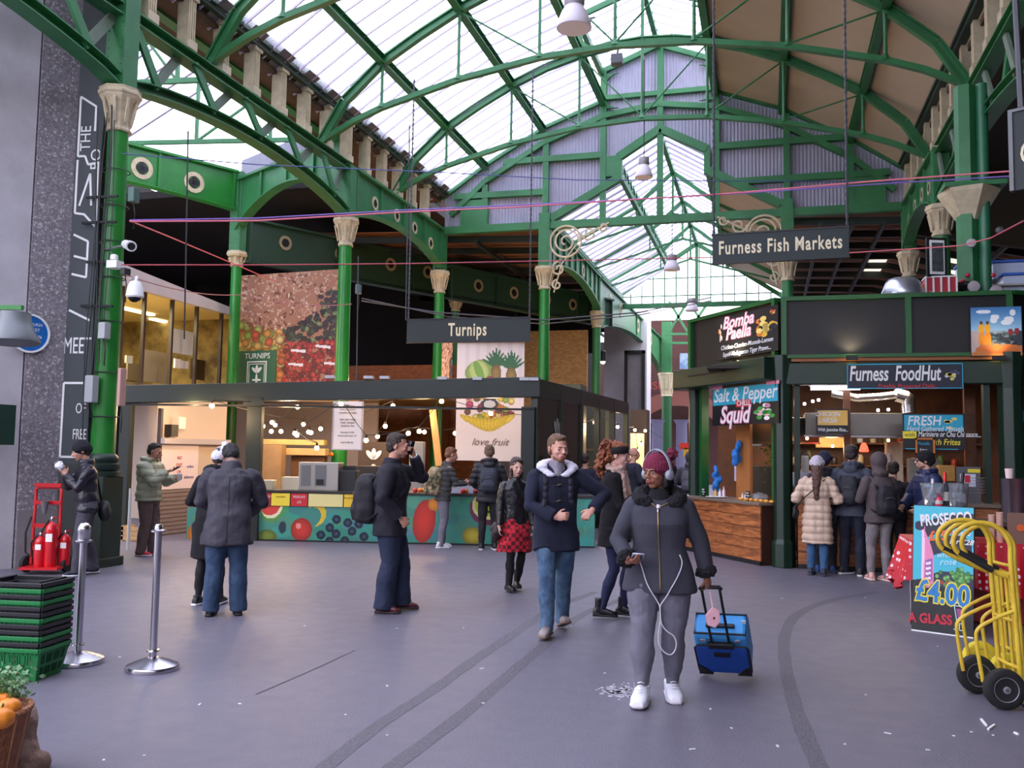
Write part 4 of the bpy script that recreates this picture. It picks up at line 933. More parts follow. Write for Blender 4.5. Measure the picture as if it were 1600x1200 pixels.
mb = MB(); mb.fbox(MF, cx-.3, cx+.3, q[3]-.3, q[3]-.27, .02, .03); mb.fbox(MF, cx-.3, cx-.27, q[2], q[3]-.3, .02, .03); mb.fbox(MF, cx+.27, cx+.3, q[2], q[3]-.3, .02, .03); mb.fbox(MF, cx-.24, cx+.24, q[3]-.35, q[3]-.335, .02, .03); mb.fbox(MF, cx-.24, cx-.225, q[2], q[3]-.35, .02, .03); mb.fbox(MF, cx+.225, cx+.24, q[2], q[3]-.35, .02, .03)
for a in (-.8, 0, .8): mb.disc(MF, cx+.1*math.sin(a), q[3]-.56+.09*math.cos(a), .04, .1, .02, .03, 14, -a)
mb.disc(MF, cx, q[3]-.75, .14, .03, .02, .03); mb.disc(MF, cx, q[3]-.72, .03, .14, .02, .03); mb.build('emblem', LW, t)
T3F = Fr((0, 21.5, 0), (1, 0, 0)); r = rect(T3F, 691, 530, 706, 600)
t = thing('fruit_photo_strip', 'narrow strip of printed nut photograph beside the white cloth banner', 'print', T3F.p((r[0]+r[1])/2, r[2])); B_ = mural(40, 110)[:50]; picture('print', T3F, *r, B_, t)
# hanging sign
def hsign(lab, txt, fr, r, ch_top, letters, size):
    t = thing('hanging_sign', lab, 'sign', fr.p((r[0]+r[1])/2, r[2])); MB().fbox(fr, *r, -.04, 0).build('board', mat('sign_black_green', (30, 40, 42), .6), t)
    MB().fbox(fr, r[0]-.01, r[1]+.01, r[3], r[3]+.02, -.05, .01).build('edge', BLACK, t); MB().fbox(fr, r[0]-.01, r[1]+.01, r[2]-.02, r[2], -.05, .01).build('edge', BLACK, t)
    text(txt, size, fr, (r[0]+r[1])/2, (r[2]+r[3])/2, mat('sign_cream', (226, 214, 180), .6), t, sx=.62, bold=.02, sp=1.15)
    for x in (r[0]+.02, r[1]-.02):
        mb = MB(); z = r[3]; 
        while z < ch_top: mb.tube([fr.p(x, z, -.02), fr.p(x+.012, z+.05, -.02), fr.p(x, z+.1, -.02)], .011, 5); mb.tube([fr.p(x, z, -.02), fr.p(x-.012, z+.05, -.02), fr.p(x, z+.1, -.02)], .011, 5); z += .1
        mb.build('chain', mat('chain_grey', (90, 90, 95), .5, .6), t)
S1 = Fr((0, 17.2, 0), (1, .04, 0)); r = rect(S1, 636, 500, 828, 532); hsign('long black hanging sign lettered Turnips', 'Turnips', S1, r, 9.2, 0, .36)
S2_ = Fr((1.3, 12.6, 0), (1, -.06, 0)); r = rect(S2_, 1113, 368, 1327, 400); hsign('long black hanging sign lettered Furness Fish Markets', 'Furness Fish Markets', S2_, r, 8.6, 0, .262)
S3_ = Fr((3.0, 9.6, 0), (.9, -.5, 0)); q = fxy(S3_, 1580, 230)
t = thing('hanging_sign', 'black hanging sign cut off by the right edge, cream letters Ca', 'sign', S3_.p(q[0], q[1]-.5)); MB().fbox(S3_, q[0], q[0]+1.8, q[1]-.45, q[1]+.35, -.05, 0).build('board', mat('sign_black_green', (30, 40, 42), .6), t)
text('Cannon & Cannon', .3, S3_, q[0]+.07, q[1]-.1, mat('sign_cream', (226, 214, 180), .6), t, sx=.6, align='LEFT') if False else text('Ca', .36, S3_, q[0]+.07, q[1]-.1, mat('sign_cream', (226, 214, 180), .6), t, sx=.7, align='LEFT')
mb = MB().fbox(S3_, q[0]-.02, q[0]+1.8, q[1]+.35, q[1]+.38, -.06, .02); mb.fbox(S3_, q[0]-.02, q[0]+.02, q[1]-.45, q[1]+.35, -.06, .02); mb.build('edge', mat('grey_rim', (110, 112, 115), .5), t)
MB().tube([S3_.p(q[0]+.1, q[1]+.38, 0), S3_.p(q[0]+.05, q[1]+2.6, 0)], .03, 6).build('chain', mat('chain_grey', (90, 90, 95), .5, .6), t)

# ---- backdrop beyond the stalls
wall('wall_back', -17, -6.6, 24.6, 24.8, 0, 4.1, OBR)
wall('wall_back', -10.5, -6.15, 31.6, 31.8, 0, 6.0, YBR)
wall('wall_back', -9, 8, 52, 52.3, 0, 9.3, RBR)
mb = MB()
for (x0, y0, x1, y1) in ((1045, 470, 1075, 520), (1075, 470, 1045, 520), (1075, 470, 1108, 520), (1108, 470, 1075, 520), (1040, 522, 1112, 522), (1040, 536, 1112, 536)): mb.beam(onY(x0, y0, 46), onY(x1, y1, 46), .12)
setp(mb.build('cross_bracing', G_IRON), 'green cross bracing far behind, between the hut and the rings girder', 'bracing')
for i, (x, y, w_) in enumerate(((975, 548, 20), (1062, 552, 26), (1090, 545, 22))): a, b_ = onY(x, y, 45), onY(x+w_, y+24, 45); MB().box(a.x, b_.x, 45, 45.1, b_.z, a.z).build('blue_poster', mat('poster_blue', (60, 110, 160), .5, var=(1.5, .7, (190, 200, 210))), label=('small blue poster beside the framed screen', 'blue and white poster left of the distant column', 'blue poster just left of the hut roof')[i], cat='poster')
MB().box(-9.5, -8.7, 24.3, 24.5, 0, 3.8).build('door_1', mat('brown_door', (118, 62, 36), .5), kind='structure')
MB().box(-11.6, -11.1, 24.3, 24.55, 0, 3.6).build('door_2', mat('dark_doorway', (60, 36, 26), .7), kind='structure')
a, b_ = onY(944, 490, 41), onY(1011, 490, 41)
MB().box(a.x, b_.x, 41, 42.5, 0, 8.2).build('wall_back', mat('white_painted_brick', (205, 200, 208), .7, var=(3, .1), bump=(8, .3)), kind='structure')
a, b_ = onY(976, 548, 40.5), onY(1008, 548, 40.5)
t = thing('framed_screen', 'grey vertical panel in a dark frame in front of the white pier', 'screen', (a.x, 40.5, 0)); MB().box(a.x+.1, b_.x-.1, 40.5, 40.55, 0, a.z-.1).build('panel', mat('screen_grey', (128, 122, 128), .6, var=(2, .2)), t)
mb = MB().box(a.x, a.x+.14, 40.4, 40.6, 0, a.z); mb.box(b_.x-.14, b_.x, 40.4, 40.6, 0, a.z); mb.box(a.x, b_.x, 40.4, 40.6, a.z-.14, a.z); mb.build('frame', BLACK, t)
p = onY(942, 556, 31.4); t = thing('spotlight', 'small black spotlight glowing warm on the brick behind the distant column', 'lamp', p); MB().lathe([(.12, -.2), (.12, .15), (.05, .2)], p, 14).build('housing', BLACK, t); MB().ell(p-V((0, 0, .2)), .09).build('bulb', mat('warm_bulb', (255, 214, 150), .4, emit=9), t)
# red brick arch with pillars
AF = Fr((0, 50, 0), (1, 0, 0)); q = fxy(AF, 1060, 700); mb = MB(); R0, R1 = 2.6, 3.4; cz = 1.7
for k in range(24):
    a0, a1 = pi*k/24, pi*(k+1)/24
    mb.add([AF.p(q[0]+R0*math.cos(a0), cz+R0*math.sin(a0), 0), AF.p(q[0]+R1*math.cos(a0), cz+R1*math.sin(a0), 0), AF.p(q[0]+R1*math.cos(a1), cz+R1*math.sin(a1), 0), AF.p(q[0]+R0*math.cos(a1), cz+R0*math.sin(a1), 0)], [(0, 1, 2, 3)])
t = thing('brick_arch', 'distant red brick archway behind the crowd, faded red lettering over it', 'arch', AF.p(q[0], 0)); mb.build('voussoirs', mat('arch_brick', (120, 70, 62), .8), t, fix=False)
MB().box(q[0]-4.4, q[0]+4.8, 50.1, 50.3, 4.6, 7.0).build('wall_face', RBR, t)
text('FISH MARKET', .6, AF, q[0]-.0, 5.35, mat('faded_red', (150, 52, 50), .7), t, z=.3)
for x in (1027, 1065): a = onY(x, 700, 44); MB().lathe([(.32, 0), (.28, .3), (.26, 3.1), (.4, 3.3)], (a.x, 44, 0), 16).build('pillar', mat('pillar_grey', (128, 124, 150), .6), t, smooth=True)
for x0, x1, y0, y1, c, nm in ((1062, 1092, 692, 702, (225, 50, 40), 'red'), (1068, 1092, 700, 714, (225, 180, 60), 'yellow')):
    a, b_ = onY(x0, y0, 30), onY(x1, y1, 30); MB().hexa([(a.x, 30, b_.z), (b_.x, 30, b_.z), (b_.x, 30.15, b_.z), (a.x, 30.15, b_.z), (a.x, 30, a.z), (b_.x, 30, a.z), (b_.x, 30.15, a.z), (a.x, 30.15, a.z)]).build('stall_awning', mat('awning_'+nm, c, .6), label=nm+' stall awning in the distance left of the hut', cat='awning')
# dark green screens and side of stalls towards the back (870..940)
SC = Fr(KF.p(KL, 0), V((-3.3, 24.0, 0))-KF.p(KL, 0)); SL = 8.0
t = thing('stall_screen', 'dark green glazed screen wall running back from the stall, painted with a white emblem', 'screen', SC.p(SL/2, 0))
for k in range(6): MB().fbox(SC, k*1.45, k*1.45+.12, 0, 2.9-(k % 2)*.1, -.06, .06).build('post', mat('screen_green', (34, 48, 36), .3), t)
MB().fbox(SC, 0, 7.4, 0, 1.1, -.03, .03).build('lower_panel', mat('screen_green_gloss', (30, 40, 32), .2), t); MB().fbox(SC, 0, 7.4, 2.6, 2.9, -.05, .05).build('top_rail', mat('screen_green', (34, 48, 36), .3), t)
MB().fbox(SC, .1, 3.2, 1.1, 2.6, -.02, .02).build('upper_panel', mat('screen_brown_gloss', (66, 52, 36), .15), t)
mb = MB()
for cz_ in (1.9, 1.25):
    for a in (-.6, 0, .6): mb.disc(SC, 1.3+.16*math.sin(a), cz_+.16*math.cos(a), .07, .2, .03, .04, 12, -a)
mb.build('emblem', mat('emblem_grey', (170, 170, 165), .6), t)
# stall units along the far passage with lit shelves
for k, (x0, y0, x1, y1, Y, c, lab) in enumerate(((872, 600, 905, 790, 22, (40, 46, 38), 'dark green stall front in the passage, nearest one'), (905, 620, 945, 780, 26, (44, 50, 40), 'dark stall front in the passage beside the distant column'), (985, 640, 1010, 770, 30, (70, 50, 38), 'dim brown stall front at the end of the passage'), (1075, 720, 1100, 780, 24, (46, 40, 44), 'dark stall counter left of the food hut'))):
    a, b_ = onY(x0, y0, Y), onY(x1, y1, Y); t = thing('market_stall', lab, 'stall', (a.x, Y, 0)); MB().box(a.x, b_.x, Y, Y+.8, 0, a.z).build('cabinet', mat('stallf_%d' % k, c, .4), t)
    for q in range(3): MB().box(a.x+.06, b_.x-.06, Y-.05, Y-.01, .7+q*.5, .75+q*.5).build('shelf', mat('shelf_brown', (120, 84, 50), .6), t)
p0, p1 = onY(985, 677, 27), onY(1006, 730, 27); MB().box(p0.x, p1.x, 27, 27.05, p1.z, p0.z).build('lit_poster', mat('lit_poster', (250, 214, 150), .5, emit=.5), label='small glowing yellow poster behind the bald man', cat='poster')

# ---- string lights
BULB = mat('warm_globe', (255, 205, 150), .3, emit=26)
bulbs = [(465, 636), (425, 660), (430, 664), (411, 666), (439, 674), (474, 663), (461, 677), (464, 680), (482, 675), (486, 676), (501, 670), (533, 631), (614, 634), (690, 627), (602, 666), (590, 682), (572, 688), (638, 677), (655, 674), (663, 675), (711, 677), (767, 646), (769, 673), (331, 634), (852, 615), (840, 656), (861, 669), (898, 644), (898, 659), (898, 666), (934, 650), (929, 660), (965, 667), (992, 672), (1008, 673), (1002, 694), (996, 704), (424, 674), (495, 700), (1083, 712)]
b0 = None; rn = random.Random(5)
for k, (x, y) in enumerate(bulbs):
    d = 16.2+rn.uniform(.2, 3.5) if x < 800 else 18+(x-840)*.05
    if k == 23: d = 15.5
    p = at2(x, y, d)
    lab = 'small glowing globe bulb of the string lights over the fruit stall' if x < 800 else 'small glowing globe bulb of the string lights down the passage'
    g_ = 'string bulbs over the stall' if x < 800 else 'string bulbs down the passage'
    if b0 is None:
        b0 = thing('string_bulb', lab, 'bulb', p, group=g_)
        MB().ell((0, 0, 0), .043, n=14, mrow=10).build('globe', BULB, b0, local=True, smooth=True); MB().lathe([(.02, .035), (.022, .09), (.006, .1)], (0, 0, 0), 10).build('socket', BLACK, b0, local=True)
        o = b0
    else:
        o = dup(b0, loc=p, label=lab, group=g_)
mb = MB(); todo = [V(o_.location)+V((0, 0, .1)) for o_ in COL.objects if o_.name.startswith('string_bulb') and o_.type == 'EMPTY']; todo.sort(key=lambda p: p.x); cur = todo.pop(0); Q = [cur]
while todo:
    nx = min(todo, key=lambda p: (p-cur).length); todo.remove(nx)
    for k in range(1, 9): f_ = k/8; q = cur.lerp(nx, f_); q.z -= .05*4*f_*(1-f_)*min(1, (nx-cur).length); Q.append(q)
    cur = nx
mb.tube(Q, .007, 4)
setp(mb.build('string_light_cable', BLACK), 'black cable of the string lights over the stall', 'cable', kind=None)
for i, (x, y, d, e) in enumerate(((450, 655, 17.5, 55), (560, 650, 17.8, 50), (660, 655, 18.5, 40), (770, 640, 16.6, 12), (300, 640, 16, 40), (900, 650, 22, 90), (990, 670, 26, 80), (600, 600, 22, 110), (880, 600, 28, 110), (330, 650, 15.3, 30))):
    lamp('POINT', 'string_glow', at2(x, y, d), e, (1, .68, .36), .12)

# ---- coloured cables across the hall
def cable(name, lab, pts, c, r=.012, sag=0):
    P = [at2(x, y, d) for x, y, d in pts]; Q = []
    for i in range(len(P)-1):
        for k in range(10): f_ = k/10; q = P[i].lerp(P[i+1], f_); q.z -= sag*4*f_*(1-f_); Q.append(q)
    Q.append(P[-1]); MB().tube(Q, r, 6).build(name, mat('cable_%d_%d_%d' % c, c, .5), label=lab, cat='cable')
cable('cable', 'pink cable strung high across the hall from the tall column to the right', [(203, 346, 12), (400, 345, 12.5), (640, 331, 13), (800, 324, 13), (1130, 303, 13), (1365, 283, 12), (1600, 266, 11)], (214, 110, 130), .011)
cable('cable', 'violet cable running just above the pink one', [(203, 344, 12.05), (400, 341, 12.6), (640, 328, 13.1), (800, 321, 13.1), (1130, 304, 13.1), (1365, 288, 12.1), (1600, 274, 11.1)], (128, 100, 190), .009)
cable('cable', 'thin red cable strung level below the violet and pink pair', [(190, 414, 12), (400, 414, 13), (640, 412, 14), (840, 408, 15), (1120, 402, 15), (1330, 395, 14), (1500, 384, 12), (1548, 372, 11), (1600, 345, 10)], (196, 84, 96), .009)
cable('cable', 'pink cable sloping down from the tall column to the mural column', [(203, 345, 12), (260, 368, 14), (365, 412, 18), (430, 440, 21)], (220, 100, 120), .012)
cable('cable', 'thin blue cable high across the hall under the trusses', [(190, 240, 12), (400, 257, 13), (700, 270, 14), (900, 281, 14.5), (1300, 284, 15), (1420, 283, 15)], (84, 92, 150), .008)
cable('cable', 'grey twisted cable looping behind the small hanging sign', [(565, 470, 18), (680, 488, 19), (850, 500, 21), (1000, 488, 22), (1110, 465, 20)], (90, 88, 96), .016)
cable('cable', 'second grey cable looping below the twisted one', [(565, 466, 18), (700, 495, 19), (850, 506, 21), (1000, 492, 22), (1110, 470, 20)], (90, 88, 96), .012)
cable('cable', 'red faded wire drooping towards the mural', [(197, 430, 12), (380, 460, 17), (550, 475, 17.3)], (170, 100, 105), .008, .1)
for i, (x0, y0, x1, y1, d) in enumerate(((294, 205, 288, 530, 14), (640, 195, 634, 500, 17.0), (560, 400, 557, 600, 17.3))):
    MB().tube([at2(x0, y0, d), at2(x1, y1, d)], .012, 6).build('hanging_chain', mat('chain_grey', (90, 90, 95), .5, .6), label=('thin chain hanging in front of the office windows', 'chain rising from the left end of the small hanging sign', 'chain beside the column at the mural edge')[i], cat='chain')
# ---- pendant lamps
def pend(x, y, d, s_, lab, r=.2):
    p = at2(x, y, d); t = thing('pendant_lamp', lab, 'lamp', p, group=None)
    MB().lathe([(r*.55, .32), (r*.6, .3), (r*.6, .18), (r*.55, .14)], p, 20).build('gear_box', mat('lamp_gear_grey', (150, 145, 150), .5, .3), t, smooth=True)
    MB().lathe([(r, -.14), (r*1.02, -.13), (r*.95, -.05), (r*.75, .06), (r*.55, .14), (.02, .15)], p, 24).build('lamp_shade', mat('prismatic_shade', (222, 214, 224), .35), t, smooth=True)
    MB().lathe([(r*.9, -.142), (r*.9, -.138)], p, 20).build('lens', mat('lamp_lens', (245, 232, 228), .4), t); MB().tube([p+V((0, 0, .3)), p+V((0, 0, 2.6))], .012, 6).build('drop_cord', BLACK, t)
pend(897, 28, 11.5, 1, 'large pendant lamp at the top centre, cut by the picture edge', .22); pend(1006, 268, 20.5, 1, 'pendant lamp hanging in the gable opening', .2)
pend(1050, 415, 27, 1, 'smaller pendant lamp below the far glass roof', .24); pend(1081, 480, 33, 1, 'smallest most distant pendant lamp left of the hut', .24)
p = at2(964, 93, 19); t = thing('floodlight', 'square grey floodlight hanging from the nearest gable truss', 'lamp', p); MB().box(p.x-.12, p.x+.12, p.y-.1, p.y+.1, p.z-.12, p.z+.1).build('housing', mat('floodlight_grey', (86, 90, 96), .5), t, bevel=.02); MB().tube([p+V((0, 0, .1)), p+V((.05, 0, .35))], .02).build('bracket', BLACK, t)
# ================================================================= FOOD HUT
P0, P1, P2, P3 = V((-1.2, 16.05, 0)), V((.22, 14.0, 0)), V((3.25, 14.0, 0)), V((6.5, 15.8, 0))
HL = Fr(P0, P1-P0); HFf = Fr(P1, P2-P1); HR = Fr(P2, P3-P2)
LL, LF, LR = (P1-P0).length, (P2-P1).length, (P3-P2).length
hut = thing('food_hut', 'octagonal dark green food hut with black fascia panels and lit serving hatches', 'food hut', (1.6, 15, 0))
HG = mat('hut_green', (18, 44, 30), .4, var=(1.2, .25)); HGB = mat('hut_bright_green', (22, 90, 36), .4, var=(1.2, .2)); PANEL = mat('fascia_black', (14, 14, 18), .5, var=(.8, .2))
WD = bpy.data.materials.new('counter_planks'); WD.use_nodes = True; N_ = WD.node_tree.nodes; L_ = WD.node_tree.links; b_ = N_['Principled BSDF']; b_.inputs['Roughness'].default_value = .45
tc_ = N_.new('ShaderNodeTexCoord'); mp_ = N_.new('ShaderNodeMapping'); mp_.inputs['Scale'].default_value = (1.2, 1.2, 9); wv = N_.new('ShaderNodeTexNoise'); wv.inputs['Scale'].default_value = 2.2; wv.inputs['Detail'].default_value = 8; wv.inputs['Distortion'].default_value = 1.2
L_.new(tc_.outputs['Object'], mp_.inputs[0]); L_.new(mp_.outputs[0], wv.inputs['Vector']); cr_ = N_.new('ShaderNodeValToRGB'); e_ = cr_.color_ramp.elements
e_[0].color = lin((100, 56, 34)); e_[0].position = .3; e_[1].color = lin((200, 126, 72)); e_[1].position = .72; q_ = e_.new(.5); q_.color = lin((160, 94, 52)); L_.new(wv.outputs[0], cr_.inputs[0]); L_.new(cr_.outputs[0], b_.inputs['Base Color'])
def planks(fr, x0, x1, z0, z1, off, name, parent, n=5):
    mb = MB(); h = (z1-z0)/n
    for k in range(n):
        j = x0+(x1-x0)*(.35+.37*((k*7) % 3)/2)
        mb.fbox(fr, x0, j-.003, z0+h*k+.004, z0+h*(k+1)-.004, off, off+.02); mb.fbox(fr, j+.003, x1, z0+h*k+.004, z0+h*(k+1)-.004, off, off+.02)
    return mb.build(name, WD, parent)
# posts at the corners (octagonal section)
for p, r_ in ((P0, .15), (P1, .17), (P2, .2), (P3, .2)): MB().lathe([(r_, 0), (r_, .35), (r_*.8, .4), (r_*.8, 2.6), (r_, 3.1)], p, 8).build('post', HG, hut, bevel=.01)
for fr, x in ((HL, .2), (HL, LL-.22), (HFf, .2), (HFf, LF-.3)): MB().fbox(fr, x-.04, x+.04, .9, 3.0, -.12, .02).build('door_jamb', HGB if fr is HL else HG, hut)
# lower lintels
MB().fbox(HL, -.2, LL+.02, 2.74, 3.07, -.1, .34).build('lintel', HG, hut, bevel=.015); MB().fbox(HL, .35, 1.45, 2.93, 2.96, .34, .37).build('rail', BLACK, hut)
MB().fbox(HFf, .0, LF, 2.66, 2.98, -.1, .12).build('lintel', HG, hut, bevel=.015); MB().fbox(HR, 0, LR, 2.62, 2.95, -.1, .12).build('lintel', HG, hut, bevel=.015)
zl, zt_ = 3.1, 3.9
FD = .12
for fr, a, b_x in ((HL, 0, LL), (HFf, 0, LF), (HR, 0, LR)):
    MB().fbox(fr, a, b_x, zl, zt_, -.1, FD-.03).build('fascia_panel', PANEL, hut)
    e = MB().fbox(fr, a-.02, b_x+.02, zt_-.0, zt_+.06, -.1, FD+.03); e.fbox(fr, a-.02, b_x+.02, zl-.05, zl+.0, -.1, FD+.02)
    for x in ([a+.0, b_x-.06] if fr is HL else [a-.02, 1.68, b_x-.05] if fr is HFf else [1.9, b_x]): e.fbox(fr, x, x+.08, zl, zt_, FD-.03, FD+.03)
    e.build('fascia_frame', HGB, hut)
MB().fbox(HFf, -.1, LF, 3.0, 3.06, -.1, .1).build('light_shelf', mat('shelf_orange_wood', (150, 92, 48), .5), hut); MB().fbox(HL, -.1, LL, 3.03, 3.06, -.1, .3).build('light_shelf', BLACK, hut)
# spotlights washing the fascia
for fr, x, zz, on in ((HFf, .95, 3.03, 1), (HL, 1.55, 3.06, 1), (HFf, 2.85, 3.0, 1)):
    p = fr.p(x, zz, .22); t = thing('fascia_spotlight', 'little black spotlight below the black fascia, '+('glowing under the wide panel' if fr is HFf and x < 2 else 'above the left hatch' if fr is HL else 'under the beach photograph'), 'lamp', p)
    MB().fbox(fr, x-.08, x+.08, zz-.03, zz+.035, .2, .3).build('housing', BLACK, t); MB().fbox(fr, x-.06, x+.06, zz+.0, zz+.04, .17, .2).build('lens', mat('spot_lens', (255, 205, 120), .4, emit=8), t)
    l = lamp('SPOT', 'fascia_spot', fr.p(x, zz+.06, .3), 5 if x > 2.5 else 26, (1, .8, .5), .04); l.data.spot_size = 2.2; l.data.spot_blend = .9
    l.rotation_euler = (V((0, 0, 1))*1.0-fr.n*.35).to_track_quat('-Z', 'Y').to_euler()
# roof deck
MB().add([P0+V((0, 0, 3.95)), P1+V((0, 0, 3.95)), P2+V((0, 0, 3.95)), P3+V((0, 0, 3.95)), V((6.5, 19, 3.95)), V((-1.2, 19, 3.95))], [(0, 1, 2, 3, 4, 5)]).build('roof_deck', mat('roof_felt', (60, 58, 56), .9), hut, fix=False)
# counters
ctL = thing('serving_counter', 'orange-brown plank counter under the squid sign', 'counter', HL.p(LL/2, 0, .3))
planks(HL, -.35, LL-.2, .06, .88, .24, 'front_planks', ctL); MB().fbox(HL, -.35, LL-.2, 0, .88, -.35, .238).build('carcase', mat('counter_side_dark', (60, 32, 26), .5), ctL)
MB().fbox(HL, -.4, LL-.17, .88, .92, -.35, .3).build('worktop', mat('worktop_grey_brown', (120, 104, 92), .4), ctL); MB().fbox(HL, -.35, LL-.2, 0, .06, .2, .27).build('kickboard', BLACK, ctL)
ctF = thing('serving_counter', 'darker brown plank counter behind the queue of customers', 'counter', HFf.p(LF/2, 0, 0))
planks(HFf, .2, LF-.2, .06, .95, .06, 'front_planks', ctF); MB().fbox(HFf, .2, LF-.2, 0, .95, -.5, .058).build('carcase', mat('counter_side_dark', (60, 32, 26), .5), ctF); MB().fbox(HFf, .15, LF+.6, .95, 1.0, -.5, .14).build('worktop', mat('worktop_grey_brown', (120, 104, 92), .4), ctF)
MB().fbox(HFf, .2, LF-.2, 0, .06, 0, .09).build('kickboard', BLACK, ctF)
# interior
ITI = mat('interior_timber', (112, 64, 32), .5, var=(2.5, .6)); IDK = mat('interior_dark', (44, 36, 32), .7)
MB().box(-.9, 5.8, 17.6, 17.7, 0, 3.0).build('back_wall', ITI, hut); MB().box(-.9, 5.8, 14.3, 17.7, 2.95, 3.0).build('inner_ceiling', IDK, hut)
for x in (1.25, 2.95): MB().fbox(HFf, x*0+(.9 if x < 2 else LF-.45), (1.0 if x < 2 else LF-.3), .95, 2.7, -.8, -.7).build('timber_stud', ITI, hut)
r = rect(HL, 1150, 640, 1172, 775, -.25); MB().fbox(HL, r[0], r[1], .9, 2.6, -.3, -.25).build('timber_stud', mat('stud_orange', (176, 112, 60), .5, var=(3, .2)), hut)
kit = thing('extractor_hood', 'brushed steel extractor hood across the front hatch of the hut', 'hood', HFf.p(1, 1.9, -.8)); r = rect(HFf, 1258, 645, 1412, 681, -.8); MB().fbox(HFf, *r, -1.6, -.8).build('canopy', mat('hood_steel', (120, 116, 112), .35, .8, var=(1, .2)), kit, bevel=.01)
MB().fbox(HFf, r[0]-.02, r[1]+.02, r[2]-.03, r[2], -1.62, -.78).build('lip', STEEL, kit)
r = rect(HL, 1160, 660, 1224, 690, -.5); t = thing('extractor_hood', 'small grey steel hood behind the squid sign', 'hood', HL.p(r[0], r[2], -.5)); MB().fbox(HL, r[0], r[1]+.1, r[2], r[3]+.05, -1.1, -.5).build('canopy', mat('hood_steel', (120, 116, 112), .35, .8), t, bevel=.01); MB().fbox(HL, r[0]-.02, r[1]+.12, r[2]-.03, r[2], -1.1, -.48).build('lip', STEEL, t)
# duct
def hp(x, y, off): return onF(HFf, x, y, off)
t = thing('silver_duct', 'ribbed silver ventilation duct bending down inside the hut', 'duct', hp(1415, 640, -1.0))
P_ = [hp(1300, 615, -1.1), hp(1340, 622, -1.0), hp(1375, 620, -1.0), hp(1400, 617, -1.0), hp(1418, 622, -1.0), hp(1420, 648, -1.0)]; Q_ = []; R2 = []
for i in range(len(P_)-1):
    for k in range(10): Q_.append(P_[i].lerp(P_[i+1], k/10)); R2.append((.055 if i < 3 else .1)+.006*(k % 2))
MB().tube(Q_, R2, 14).build('pipe', mat('foil_silver', (190, 188, 190), .25, .95), t, smooth=True)
r = rect(HFf, 1267, 603, 1344, 609, -.35); t = thing('fluorescent_tube', 'bright white fluorescent tube inside the front hatch', 'light', HFf.p(r[0], r[2], -.35)); MB().fbox(HFf, r[0], r[1], r[2], r[3], -.4, -.35).build('tube', mat('tube_white', (240, 235, 255), .4, emit=7), t); MB().fbox(HFf, r[0]-.03, r[1]+.03, r[3], r[3]+.03, -.42, -.33).build('batten', WHITE, t)
for i, (x, y) in enumerate(((1257, 631), (1270, 627), (1279, 625), (1388, 640), (1372, 641), (1261, 685), (1301, 697), (1388, 688))): p = hp(x, y, -1.0 if i < 5 else -.75); MB().ell(p, .025, n=10, mrow=6).build('spot_bulb', mat('cool_spot' if i < 5 else 'warm_spot', (225, 225, 255) if i < 5 else (255, 170, 110), .4, emit=10), label='tiny '+('cool white' if i < 5 else 'warm orange')+' lamp glowing inside the front hatch of the hut', cat='bulb', group='cool bulbs in the hut' if i < 5 else 'warm bulbs in the hut')
p = hp(1350, 702, -.8); t = thing('heat_lamp', 'glowing red heat lamp inside the hut', 'lamp', p); MB().lathe([(.05, -.04), (.07, -.03), (.05, .05), (.02, .1)], p, 14).build('lamp_shade', mat('red_glow', (255, 60, 40), .4, emit=4), t, smooth=True)
lamp('AREA', 'hut_light', HFf.p(1.3, 2.85, -1.2), 48, (1, .82, .62), 1.4); lamp('AREA', 'hut_light', HL.p(1.2, 2.5, -.9), 25, (1, .85, .65), .8); lamp('POINT', 'hut_warm', hp(1300, 700, -1.4), 12, (1, .6, .3), .1)
for i, (x0, y0, x1, y1, off, c, lab, cat, fr) in enumerate(((1275, 682, 1330, 700, -2.0, (214, 160, 96), 'warm lit shelf of jars inside the hut', 'shelf', HFf), (1385, 690, 1412, 760, -1.4, (206, 190, 165), 'pale upright fridge inside the hut', 'fridge', HFf), (1420, 716, 1470, 760, -1.0, (120, 118, 112), 'misty steel and glass cabinet inside the hut', 'cabinet', HFf), (1253, 712, 1264, 738, -.3, (225, 220, 215), 'white notice at the left side of the front hatch', 'notice', HFf), (1376, 708, 1392, 728, -1.35, (235, 225, 220), 'white sheet pinned on the fridge in the hut', 'notice', HFf), (1467, 727, 1493, 752, -.35, (190, 140, 70), 'copper coloured canister at the end of the front counter', 'canister', HFf), (1150, 727, 1216, 775, -1.0, (86, 76, 64), 'olive grey appliance behind the left hatch', 'appliance', HL), (1172, 685, 1205, 697, -.9, (200, 190, 180), 'dark strip sign over the appliance in the left hatch', 'sign', HL), (1147, 728, 1153, 752, -.3, (205, 190, 215), 'mauve roll standing in the left hatch', 'roll', HL))):
    r = rect(fr, x0, y0, x1, y1, off); t = thing(cat.replace(' ', '_'), lab, cat, fr.p((r[0]+r[1])/2, r[2], off)); MB().fbox(fr, r[0], r[1], r[2], r[3], off-.25, off).build('body', mat('hutbox_%d' % i, c, .45, var=(6, .3)), t, bevel=.008)
